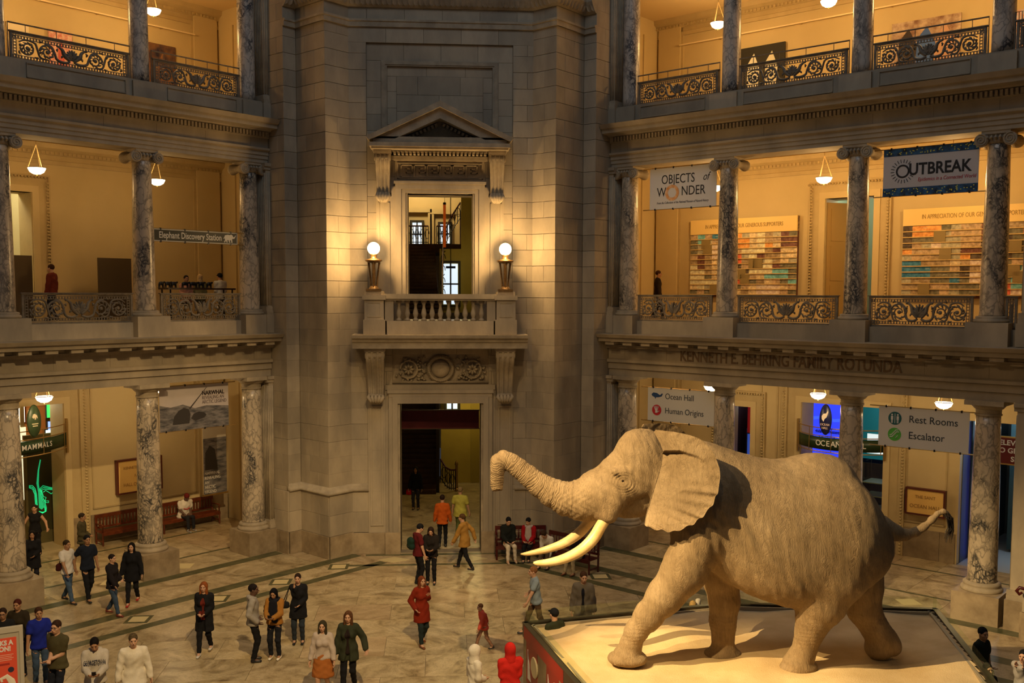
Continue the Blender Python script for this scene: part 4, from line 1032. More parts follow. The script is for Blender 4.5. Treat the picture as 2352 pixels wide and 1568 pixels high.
# narwhal banner
SEA = M('printed_sea', (.05, .05, .055), .7, 0, ((.22, .20, .195), 3.0), None, scale=(1, 1, 3.5))
t, W, H = banner('left', 365, 889, 525, 976, 'landscape narwhal exhibition banner with white and grey sea, between two columns', M('printed_sky', (.50, .44, .42), .7, 0, ((.44, .39, .37), 1.2)), v=26.45)
G().prism([(-W/2, -H/2), (W/2, -H/2), (W/2, -.05), (.4, .02), (0, -.04), (-.4, .10), (-.8, .04), (-W/2, .12)], -.015, -.012).obj('printed_waves', SEA, t)
G().prism([(-.75, -.48), (-.70, -.25), (-.55, -.08), (-.38, .0), (-.22, -.05), (-.16, -.2), (-.2, -.48)], -.020, -.015).prism([(-.14, -.34), (-.05, -.2), (.12, -.15), (.30, -.19), (.38, -.27), (.30, -.35), (0, -.42)], -.020, -.015).obj('whale_shape', P((.035, .03, .028)), t)
G().prism([(-.20, -.03), (.40, .58), (.41, .575), (-.17, -.06)], -.020, -.015).obj('tusk_shape', P((.05, .04, .035)), t)
text('NARWHAL', .17, P((.03, .02, .02)), t, T_((.24, -.016, .39)), bold=.006, align='LEFT', sx=.9)
text('REVEALING AN', .15, P((.12, .09, .09)), t, T_((.24, -.016, .25)), align='LEFT', sx=.74); text('ARCTIC LEGEND', .15, P((.12, .09, .09)), t, T_((.24, -.016, .12)), align='LEFT', sx=.74)
# tall narwhal banner on the end wall
ue, ze = Lp(545, 920, 28.5)
t = thing('banner', 'tall narrow narwhal banner on the wall, half hidden by a column', 'banner', sframe('left', 18.75, 29.9, 3.1))
G().box(-.45, .45, 0, .02, -1.85, 1.5).obj('sheet', P((.50, .45, .36), .7), t)
G().box(-.45, .45, -.005, 0, -1.85, .1).obj('printed_waves', SEA, t)
G().prism([(-.4, -1.0), (-.38, -.4), (-.2, -.15), (0, -.3), (.1, -1.0)], -.01, -.005).obj('whale_shape', P((.035, .03, .028)), t)
for k, w_ in enumerate(('NARWHAL', 'REVEALING', 'AN', 'ARCTIC', 'LEGEND')): text(w_, .15, P((.7, .66, .6)), t, T_((-.42, -.012, -1.12-k*.16)), align='LEFT', sx=.8)
G().box(-.5, .5, .0, .06, 1.5, 1.56).box(-.5, .5, 0, .06, -1.91, -1.85).obj('rod', BRASS, t); G().tube([(0, .03, 1.56), (0, .03, 3.2)], .01, 5).obj('hanger', BRASS, t)
# wall plaques
def plaque(s, px0, py0, px1, py1, label, lines, sx_=1, v=31.05):
    f = Lp if s == 'left' else Rp
    a = f(px0, py0, v); b_ = f(px1, py1, v); uc = (abs(a[0])+abs(b_[0]))/2; W = abs(abs(a[0])-abs(b_[0])); H = abs(a[1]-b_[1])
    t = thing('wall_plaque', label, 'sign', sframe(s, uc, v, (a[1]+b_[1])/2))
    G().box(-W/2, W/2, 0, .14, -H/2, H/2).obj('plate', M('plaque_yellow', (.80, .52, .16), .5), t)
    for q in ((-W/2-.05, W/2+.05, -H/2-.05, -H/2), (-W/2-.05, W/2+.05, H/2, H/2+.05), (-W/2-.05, -W/2, -H/2, H/2), (W/2, W/2+.05, -H/2, H/2)): G().box(q[0], q[1], -.03, .14, q[2], q[3]).obj('frame', P((.10, .02, .012), .4), t)
    n = len(lines)
    for k, (tx, sz) in enumerate(lines): text(tx, sz, P((.36, .19, .05)), t, T_((0, -.006, (n/2-k-.5)*H*.8/n)), sx=sx_)
plaque('left', 271, 1061, 370, 1118, 'framed yellow family hall of mammals plaque, partly behind the column', (('KENNETH E. BEHRING', .135), ('FAMILY', .14), ('HALL OF MAMMALS', .155)), .86)
plaque('right', 2084, 1121, 2166, 1187, 'framed yellow ocean hall plaque on the wall above the elephant tail', (('THE SANT', .14), ('OCEAN HALL', .16)), .95)
# right side banners
t, W, H = banner('right', 1489, 888, 1640, 980, 'white ocean hall and human origins direction banner above the trunk', P((.62, .60, .55), .7), v=26.3)
text('Ocean Hall', .26, P((.03, .04, .05)), t, T_((-.55, -.014, .27)), align='LEFT', sx=.88); text('Human Origins', .26, P((.03, .04, .05)), t, T_((-.55, -.014, -.18)), align='LEFT', sx=.86)
G().prism([(-1.05, .31), (-.98, .37), (-.85, .36), (-.74, .30), (-.66, .36), (-.63, .34), (-.68, .26), (-.78, .23), (-.88, .22), (-.9, .17), (-.93, .22), (-1.02, .26)], -.018, -.012).obj('whale_symbol', P((.02, .06, .16)), t)
G().lathe([(0, -.018), (.17, -.018), (.17, -.012)], cx=-.85, cz=-.18, n=24, axis='y').obj('round_symbol', P((.50, .02, .03)), t)
g = G().box(-.90, -.82, -.021, -.018, -.27, -.17)
for k, a in enumerate((-.5, -.18, .14, .46)): g.tube([(-.86+.02*(k-1.5), -.021, -.19), (-.86+.11*math.sin(a)+.02*(k-1.5), -.021, -.17+.12*math.cos(a))], .012, 4)
g.tube([(-.85, -.021, -.26), (-.75, -.021, -.2)], .013, 4); g.obj('hand_symbol', WHITE, t)
t, W, H = banner('right', 2020, 931, 2224, 1043, 'white rest rooms and escalator direction banner above the elephant back', P((.66, .63, .57), .7), v=26.3)
text('Rest Rooms', .27, P((.03, .04, .05)), t, T_((-.36, -.014, .23)), align='LEFT', sx=.93); text('Escalator', .27, P((.03, .04, .05)), t, T_((-.36, -.014, -.20)), align='LEFT', sx=.93)
G().lathe([(0, -.018), (.175, -.018), (.175, -.012)], cx=-.72, cz=.23, n=24, axis='y').obj('round_symbol', P((.02, .12, .13)), t)
G().lathe([(0, -.018), (.175, -.018), (.175, -.012)], cx=-.72, cz=-.20, n=24, axis='y').obj('round_symbol', P((.10, .45, .06)), t)
g = G().box(-.727, -.713, -.022, -.018, .10, .36)
for sx in (-1, 1):
    x = -.72+sx*.075; g.box(x-.03, x+.03, -.022, -.018, .19, .29).box(x-.02, x-.003, -.022, -.018, .10, .2).box(x+.003, x+.02, -.022, -.018, .10, .2).lathe([(0, -.022), (.024, -.022), (.024, -.018)], cx=x, cz=.325, n=10, axis='y')
g.obj('people_symbol', WHITE, t)
g = G().tube([(-.84, -.02, -.27), (-.78, -.02, -.27), (-.66, -.02, -.13), (-.60, -.02, -.13)], .014, 4).tube([(-.84, -.02, -.22), (-.80, -.02, -.22), (-.68, -.02, -.08), (-.62, -.02, -.08)], .012, 4).tube([(-.63, -.02, -.22), (-.69, -.02, -.30), (-.63, -.02, -.30), (-.69, -.02, -.30), (-.69, -.02, -.24)], .01, 4)
g.obj('escalator_symbol', WHITE, t)
t, W, H = banner('right', 1494, 389, 1645, 473, 'white banner with an orange ring in its lettering, objects of wonder', P((.62, .60, .58), .7), v=26.3)
text('OBJECTS', .40, INK, t, T_((-.16, -.014, .26)), sx=.76); text('of', .34, INK, t, T_((.80, -.014, .27)), sx=.75, shear=.4)
text('W', .40, INK, t, T_((-.74, -.014, -.12)), sx=.8); text('NDER', .40, INK, t, T_((.38, -.014, -.12)), sx=.80)
G().lathe([(.15, -.02), (.19, -.022), (.245, -.02), (.245, -.012), (.15, -.012)], cx=-.36, cz=-.14, n=30, cap=False, axis='y').obj('orange_ring', M('print_orange', (.62, .26, .06), .7, 0, ((.75, .5, .3), 8)), t)
text('From the Collections of the National Museum of Natural History', .098, P((.1, .1, .1)), t, T_((0, -.014, -.44)), sx=.70, shear=.25)
t, W, H = banner('right', 2031, 345, 2246, 439, 'grey outbreak exhibition banner with dark speckled blue edges', P((.52, .50, .50), .7), v=26.3)
SPK = M('speckled_print', (.006, .010, .02), .6, 0, ((.02, .12, .30), 6))
for z0, z1 in ((-H/2, -H/2+.21), (H/2-.19, H/2)):
    G().box(-W/2, W/2, -.016, -.012, z0, z1).obj('printed_edge', SPK, t)
    g = G(); rr_ = random.Random(int(z0*10))
    for k in range(46):
        x = rr_.uniform(-W/2+.05, W/2-.05); z = rr_.uniform(z0+.03, z1-.03); g.box(x-.014, x+.014, -.019, -.016, z-.012, z+.012)
    tag(g.obj('yellow_speckle', P((.6, .6, .1)), t), kind='stuff')
text('UTBREAK', .42, INK, t, T_((.24, -.014, .04)), sx=.85, bold=.010)
g = G().lathe([(.13, -.018), (.175, -.018), (.175, -.012), (.13, -.012)], cx=-.68, cz=.02, n=26, cap=False, axis='y')
for k in range(18):
    a = 2*PI*k/22+.9; g.tube([(-.68+.22*math.cos(a), -.016, .02+.22*math.sin(a)), (-.68+.31*math.cos(a), -.016, .02+.31*math.sin(a))], .008, 4)
g.obj('virus_letter', INK, t)
text('Epidemics in a Connected World', .135, P((.42, .02, .02)), t, T_((.42, -.014, -.22)), sx=.78, shear=.2)
# carved name on the right entablature
text('KENNETH E. BEHRING FAMILY ROTUNDA', .47, P((.16, .10, .055), .8), bpy.data.objects['trim_7'], T_((-12.37, 25.995, 6.325)), 'carved_letters', .012, bold=.006, sx=.76)

# donor boards
rr_ = random.Random(11)
PAL = [(.10, .09, .05), (.12, .11, .07), (.5, .4, .25), (.6, .52, .35), (.02, .14, .28), (.10, .03, .02), (.55, .10, .04), (.65, .25, .06), (.35, .25, .15), (.05, .03, .015), (.30, .28, .20), (.55, .18, .15), (.12, .35, .4), (.6, .45, .4), (.25, .18, .1)]
PM = [M('board_print_%d' % k, c, .45, 0, (tuple(min(1, x*1.9+.06) for x in c), 9)) for k, c in enumerate(PAL)]
def donor(u0, u1, label):
    a, b_ = -u1, -u0; W = b_-a; z0, z1, zm = 8.22, 10.85, 10.34
    t = thing('donor_board', label, 'sign', RR @ T_(((a+b_)/2, 31.05, 0)), None)
    G().box(-W/2, W/2, .03, .15, z0-.1, z1).obj('backing', P((.10, .03, .02)), t)
    G().box(-W/2, W/2, -.03, .15, zm, z1).obj('header', M('header_yellow', (.85, .62, .24), .5), t)
    text('In Appreciation of our Generous Supporters'.upper(), .19, P((.35, .22, .06)), t, T_((.05, -.035, (zm+z1)/2)), sx=.66 if W < 4.2 else .7)
    rows = 12; h_ = (zm-z0)/rows; cw = .27; n = int(W/cw); cw = W/n
    grid = [[None]*n for _ in range(rows)]
    for _ in range(34):
        i0, j0 = rr_.randrange(n-1), rr_.randrange(rows-1); c = rr_.randrange(len(PM))
        for i in range(i0, min(n, i0+rr_.choice((1, 2, 3)))):
            for j in range(j0, min(rows, j0+rr_.choice((2, 3, 4)))): grid[j][i] = c
    pm = {}
    for j in range(rows):
        for i in range(n):
            c = grid[j][i] if grid[j][i] is not None else rr_.choice((0, 1, 8, 10, 14, 2, 9, 8))
            if rr_.random() < .10: c = rr_.randrange(len(PM))
            k = (c,)
            if k not in pm: pm[k] = G().box(-cw/2, cw/2, 0, .05, .012, h_-.012).mesh('name_tile', PM[c])
            put('name_tile', pm[k], t, T_((-W/2+cw*(i+.5), 0, z0+j*h_)))
        G().box(-W/2, W/2, -.035, .04, z0+j*h_-.014, z0+j*h_+.014).obj('ledge', M('ledge_gold', (.62, .46, .2), .4) if not j else bpy.data.materials['ledge_gold'], t)
    g = G()
    for _ in range(40):
        x, j = rr_.uniform(-W/2+.2, W/2-.2), rr_.randrange(rows); g.box(x-.06, x+.06, -.004, 0, z0+(j+.5)*h_, z0+(j+.56)*h_)
    tag(g.obj('fine_print', P((.6, .6, .55)), t), kind='stuff')
    for _ in range(7):
        x, j = rr_.uniform(-W/2+.3, W/2-.3), rr_.randrange(rows-2)
        G().box(x-.17, x+.17, -.045, 0, z0+j*h_+.02, z0+(j+2)*h_-.02).obj('name_plate', M('plate_olive', (.28, .21, .09), .5) if 'plate_olive' not in bpy.data.materials else bpy.data.materials['plate_olive'], t)
donor(14.35, 18.4, 'colourful supporters board with yellow header, left of the open middle doorway')
donor(6.9, 10.88, 'colourful supporters board with yellow header under the outbreak banner')
# wooden door leaf beside the middle doorway
t = thing('door_leaf', 'open panelled timber door leaf folded in the middle storey doorway', 'door', sframe('right', 13.4, 31.25, 7.33) @ Matrix.Rotation(math.radians(62), 4, 'Z'))
G().box(0, 1.0, 0, .06, 0, 3.9).obj('leaf', M('oak_leaf', (.40, .26, .09), .5), t)
for z0, z1 in ((.2, 1.2), (1.35, 2.5), (2.65, 3.7)): G().box(.15, .85, -.015, 0, z0, z1).obj('panel', bpy.data.materials['oak_leaf'], t)
# green painted partitions on the left middle gallery
for px, lb in ((264, 'brown freestanding partition screen on the left middle gallery, beside the column'), (30, 'brown freestanding partition screen in the left middle doorway')):
    u, z = Lp(px, 594, 30.4)
    t = thing('partition_screen', lb, 'screen', sframe('left', u, 30.4, 7.33))
    G().box(-.55, .55, 0, .08, .1, 1.98).obj('panel', M('brown_board', (.07, .045, .02), .6) if 'brown_board' not in bpy.data.materials else bpy.data.materials['brown_board'], t)
    G().box(-.5, -.4, -.2, .28, 0, .1).box(.4, .5, -.2, .28, 0, .1).obj('foot', BLACK, t)
# posters on the upper galleries
def poster(s, px0, py0, px1, py1, label, mats, v=31.1):
    f = Lp if s == 'left' else Rp
    a = f(px0, py0, v); b_ = f(px1, py1, v); uc = (abs(a[0])+abs(b_[0]))/2; W = abs(abs(a[0])-abs(b_[0])); zt = max(a[1], b_[1]); H = 1.9
    t = thing('poster', label, 'poster', sframe(s, uc, v, zt-H/2))
    G().box(-W/2, W/2, 0, .06, -H/2, H/2).obj('board', mats[0], t)
    for k, mt in enumerate(mats[1:]):
        c = ((k+.5)/max(1, len(mats)-1)-.5)*W*.8
        G().prism([(c-W*.14, -H*.4), (c+W*.10, -H*.42), (c+W*.15, H*.1), (c+W*.02, H*.38), (c-W*.12, H*.2)], -.005, 0).obj('picture_patch', mt, t)
    return t
NB = M('night_print', (.02, .02, .05), .4, 0, ((.25, .12, .05), 2.5)); 
poster('left', 341, 96, 403, 110, 'dark blue and orange landscape picture on the top left gallery wall', [NB, M('dusk', (.3, .14, .05), .5, 0, ((.05, .03, .06), 3))])
poster('left', 112, 66, 165, 78, 'pink patterned picture behind the top left railing', [M('pinkprint', (.55, .15, .12), .5, 0, ((.7, .5, .4), 8)), P((.5, .1, .08))])
poster('left', 15, 48, 66, 58, 'cream picture at the top left corner', [P((.7, .6, .42)), P((.45, .36, .2))])
poster('right', 1700, 113, 1803, 103, 'black and white picture behind the middle top right railing', [P((.02, .018, .012)), P((.75, .72, .6)), P((.70, .66, .52))])
poster('right', 2049, 56, 2208, 30, 'wide brown and blue picture behind the largest top right railing', [M('wideprint', (.20, .10, .06), .5, 0, ((.55, .42, .3), 4)), P((.03, .02, .02)), P((.05, .12, .4)), P((.5, .3, .2))])
poster('right', 2310, 28, 2352, 20, 'pale blue patterned picture at the top right corner', [M('mapprint', (.45, .48, .6), .5, 0, ((.6, .3, .2), 9)), P((.1, .2, .5))])
for s, uc in (('left', 14.2), ('right', 13.0)):
    R_, m = side(s); x0, x1 = sorted((m*(uc-6.0 if s == 'right' else 10.0), m*18.9))
    tr = struct('trim_16', G().box(x0, x1, 30.86, 30.9, 17.05, 17.09), M('pale_rail', (.8, .65, .4), .4) if 'pale_rail' not in bpy.data.materials else bpy.data.materials['pale_rail'], R_)
    for k in range(4):
        x = x0+(x1-x0)*(k+.5)/4; G().tube([(x, 30.88, 17.07), (x, 31.2, 17.1)], .01, 4).obj('bracket', BRASS, tr)
# red and blue hint of exhibits at the left lower wall: nothing more
# ------------------------------------------------------------------ torch lamps on the balcony
for sx, lb in ((-1, 'left bronze torch lamp with a glowing round globe on the balcony pedestal'), (1, 'right bronze torch lamp with a glowing round globe on the balcony pedestal')):
    t = thing('torch_lamp', lb, 'lamp', T_((sx*2.0-.06, 30.10, 8.28)))
    G().box(-.22, .22, -.22, .22, 0, .07).lathe([(.16, .07), (.14, .11), (.08, .16)], n=16).obj('base', GILT, t)
    G().lathe([(.035, .1), (.05, .3), (.05, .8), (.09, .88)], n=10).obj('stem', GILT, t, True)
    for k in range(3):
        a = 2*PI*k/3+.5; ca, sa = math.cos(a), math.sin(a)
        G().tube([(.10*ca, .10*sa, .1), (.11*ca, .11*sa, .3), (.17*ca, .17*sa, .75), (.19*ca, .19*sa, .88)], [.03, .026, .03, .04], 6).obj('leg', GILT, t)
    G().lathe([(.14, .86), (.25, .90), (.26, .95), (.15, .97), (.09, 1.0), (.10, 1.08), (.12, 1.12)], n=20).obj('collar', GILT, t, True)
    G().lathe([(.19*math.sin(PI*k/12)+1e-4, 1.29-.19*math.cos(PI*k/12)) for k in range(13)], n=20, cap=False).obj('globe', GLOWT, t, True)
    light('POINT', 'torch_light', (sx*2.0-.06, 29.72, 9.62), 230, (1, .62, .25), .12)

# ------------------------------------------------------------------ stair hall behind the niche doors
SHADEW = M('stair_wall_shaded', (.15, .12, .03), .7)  # dark tone is the side wall's shade, put into its colour
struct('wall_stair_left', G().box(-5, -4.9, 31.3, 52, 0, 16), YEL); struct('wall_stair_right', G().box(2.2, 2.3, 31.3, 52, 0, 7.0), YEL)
struct('wall_stair_right', G().box(1.75, 1.8, 36, 46, 7.33, 16), SHADEW); struct('wall_stair_back', G().box(-.05, 2.2, 42.3, 42.4, 0, 6.9), YEL); struct('wall_stair_back', G().box(1.25, 2.2, 42.25, 42.3, 0, 6.9), M('hall_yellow_shade', (.34, .25, .04), .7))  # right strip of the back wall: shade put into a darker yellow
struct('wall_stair_top', G().box(-5, 2.3, 52, 52.2, 0, 16), PLAS); struct('ceiling_stair', G().box(-5, 2.3, 31.3, 52.2, 15.6, 15.7), CEIL)
struct('floor_stair_hall', G().box(-5, 3.5, 31.3, 43, -.03, -.005), FLOOR)
struct('floor_stair_landing', G().box(-4.9, 2.1, 31.9, 34.0, 7.0, 7.33), FLOOR)
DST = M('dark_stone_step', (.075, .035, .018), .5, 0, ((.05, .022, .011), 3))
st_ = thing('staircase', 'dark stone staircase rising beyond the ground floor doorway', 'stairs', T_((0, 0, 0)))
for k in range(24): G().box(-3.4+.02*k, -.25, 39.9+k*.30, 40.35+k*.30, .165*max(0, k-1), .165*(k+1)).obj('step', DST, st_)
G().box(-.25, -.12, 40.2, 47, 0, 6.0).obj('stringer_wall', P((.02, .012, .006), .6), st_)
st_ = thing('staircase', 'dark stone upper staircase rising beyond the balcony doorway', 'stairs', T_((0, 0, 0)))
for k in range(20): G().box(-4.0, -.10-.012*k, 42.0+k*.30, 42.45+k*.30, 7.0+.165*k, 7.33+.165*(k+.2)).obj('step', DST, st_)
G().box(-4.8, 1.7, 48, 52, 10.2, 10.62).obj('landing', DST, st_)
def grille(label, pts, h0, n, mat=BLACK):
    t = thing('stair_railing', label, 'railing', T_(tuple(pts[0])))
    o = np.array(pts[0], float); q = [np.array(p, float)-o for p in pts]
    G().tube([p+np.array([0, 0, h0]) for p in q], .04, 6).obj('handrail', WOODD, t)
    G().tube([p+np.array([0, 0, .08]) for p in q], .02, 5).obj('bottom_rail', mat, t)
    seg = len(q)-1
    for k in range(n+1):
        f = k/n*seg; i = min(int(f), seg-1); p = q[i]+(q[i+1]-q[i])*(f-i)
        G().tube([p+np.array([0, 0, 0]), p+np.array([0, 0, h0])], .017, 4).obj('baluster', mat, t)
        if k % 2 == 1 and k < n:
            c = p+(q[-1]-q[0])/n*.5
            G().tube([c+np.array([.10*math.cos(a), 0, h0*.55+.22*math.sin(a)]) for a in np.linspace(0, 5.5, 12)], .016, 4).obj('scroll', mat, t)
    return t
yb = 48.2
a = Np(943, 562, yb); b_ = Np(984, 562, yb)
grille('black iron landing railing in front of the left upper window', [(a[0]-.6, yb, 10.63), (b_[0], yb, 10.63)], .86, 12)
a = Np(1003, 562, yb)
grille('black iron landing railing right of the yellow wall strip', [(a[0], yb, 10.63), (a[0]+.5, yb, 10.63)], .86, 5)
grille('curving iron stair rail climbing behind the balcony doorway', [(.02, 41.8, 7.4), (.02, 43.5, 8.3), (.05, 45.2, 9.3), (.1, 46.6, 10.3), (.4, 47.4, 11.0), (.9, 47.8, 11.8)], .8, 18)
def nw_(px, py, y): return Np(px, py, y)
p0, p1, p2 = nw_(1012, 1090, 40.6), nw_(1024, 1120, 40.2), nw_(1046, 1124, 40.4)
t = grille('curved iron stair rail with scrolls and newel post at the foot of the lower stairs', [(p0[0], 40.9, .42), (p1[0], 40.3, .18), ((p1[0]+p2[0])/2, 40.15, .1), (p2[0], 40.4, .05)], .85, 7)
G().lathe([(.09, 0), (.09, .08), (.06, .1), (.05, 1.05), (.08, 1.1), (.06, 1.2), (0, 1.3)], cx=p2[0]-p0[0]+.05, cy=-.45, cz=-.4, n=12).obj('newel', BRASS, t)
def window(n, x0, x1, y, z0, z1, cols, rows):
    w_ = struct('window_%d' % n, G().box(x0-.1, x0, y-.08, y+.05, z0-.1, z1+.1).box(x1, x1+.1, y-.08, y+.05, z0-.1, z1+.1).box(x0, x1, y-.08, y+.05, z1, z1+.1).box(x0, x1, y-.08, y+.05, z0-.1, z0), P((.03, .025, .02)))
    for i in range(cols):
        for j in range(rows):
            a_, b2 = x0+(x1-x0)*i/cols, x0+(x1-x0)*(i+1)/cols; c2, d2 = z0+(z1-z0)*j/rows, z0+(z1-z0)*(j+1)/rows
            G().box(a_+.03, b2-.03, y-.01, y, c2+.03, d2-.03).obj('pane', DAY, w_)
    g = G()
    for i in range(1, cols): g.box(x0+(x1-x0)*i/cols-.035, x0+(x1-x0)*i/cols+.035, y-.06, y, z0, z1)
    for j in range(1, rows): g.box(x0, x1, y-.06, y, z0+(z1-z0)*j/rows-.035, z0+(z1-z0)*j/rows+.035)
    g.obj('glazing_bar', P((.03, .025, .02)), w_)
    return w_
for n, (px0, px1, pyt, pyb, y) in enumerate(((946, 970, 510, 566, 51.9), (1010, 1034, 514, 560, 51.9))):
    a, b_ = nw_(px0, pyt, y), nw_(px1, pyb, y); w_ = window(n+1, a[0], b_[0], y, b_[1], a[1], 2, 2)
    G().box(a[0]-.5, a[0]-.3, y-.12, y+.05, b_[1]-.5, a[1]+.7).box(b_[0]+.3, b_[0]+.5, y-.12, y+.05, b_[1]-.5, a[1]+.7).box(a[0]-.5, b_[0]+.5, y-.14, y+.05, a[1]+.5, a[1]+.75).obj('surround', PLAS, w_)
ws = struct('wall_stair_window', G().box(-.1, 1.75, 46.1, 46.2, 7.33, 10.3).box(.9, 1.75, 46.1, 46.2, 10.3, 12.8), YEL)
a, b_ = nw_(1017, 604, 46), nw_(1053, 690, 46); window(3, a[0], b_[0], 46, b_[1]-.2, a[1], 2, 2)
a, b_ = nw_(1025, 922, 42.2), nw_(1052, 940, 42.2); window(4, a[0], b_[0], 42.2, b_[1], a[1]+.6, 2, 1)
u_ = Np(1021, 470, 37); z0, z1 = Np(1021, 568, 37)[1], Np(1021, 470, 37)[1]
t = thing('hanging_tube', 'orange red tube hanging in the stairwell behind the balcony doorway', 'tube light', T_((u_[0], 37, z0)))
G().tube([(0, 0, 0), (0, 0, z1-z0)], .05, 12).obj('tube', M('orange_tube', (.70, .10, .015), .4, emit=((.8, .12, .01), .25)), t)
G().tube([(0, 0, -.06), (0, 0, 0)], .055, 12).obj('end_cap', STEEL, t); G().tube([(0, 0, z1-z0), (0, 0, z1-z0+.08)], .055, 12).obj('end_cap', STEEL, t)
G().tube([(0, 0, z1-z0+.08), (0, 0, 15.6-z0)], .008, 5).obj('cable', BLACK, t)
t = thing('hanging_rod', 'slim grey rod hanging right of the orange tube in the stairwell', 'rod', T_((Np(1035, 480, 36.6)[0], 36.6, 9.2)))
G().tube([(0, 0, 0), (0, 0, 6.4)], .018, 6).obj('rod', STEEL, t)
G().box(-.18, .18, -.05, .05, -.05, .03).obj('bracket', BLACK, t)
light('POINT', 'stair_hall_fill', (-1.2, 49.5, 14.6), 420, (1, .76, .38), .3)  # added stair hall fill, one set near the yellow wall to brighten it
light('POINT', 'stair_hall_fill', (1.3, 40.6, 4.6), 95, (1, .78, .30), .3)
light('POINT', 'stair_hall_fill', (.0, 34.5, 5.8), 45, (1, .72, .32), .3)
light('POINT', 'stair_hall_fill', (1.0, 44.0, 9.6), 25, (1, .80, .35), .3)
# maroon banner in the ground floor doorway
a, b_ = Np(921, 942, 31.9), Np(1100, 983, 31.9)
t = thing('banner', 'plain maroon banner hung across the ground floor doorway', 'banner', T_(((a[0]+b_[0])/2, 31.85, (a[1]+b_[1])/2)))
W, H = b_[0]-a[0], a[1]-b_[1]
G().box(-W/2, W/2, -.02, .02, -H/2, H/2).obj('sheet', REDB, t)
for z in (-H/2, H/2): G().tube([(-W/2-.02, -.0, z), (W/2+.02, 0, z)], .022, 6).obj('rod', STEEL, t)
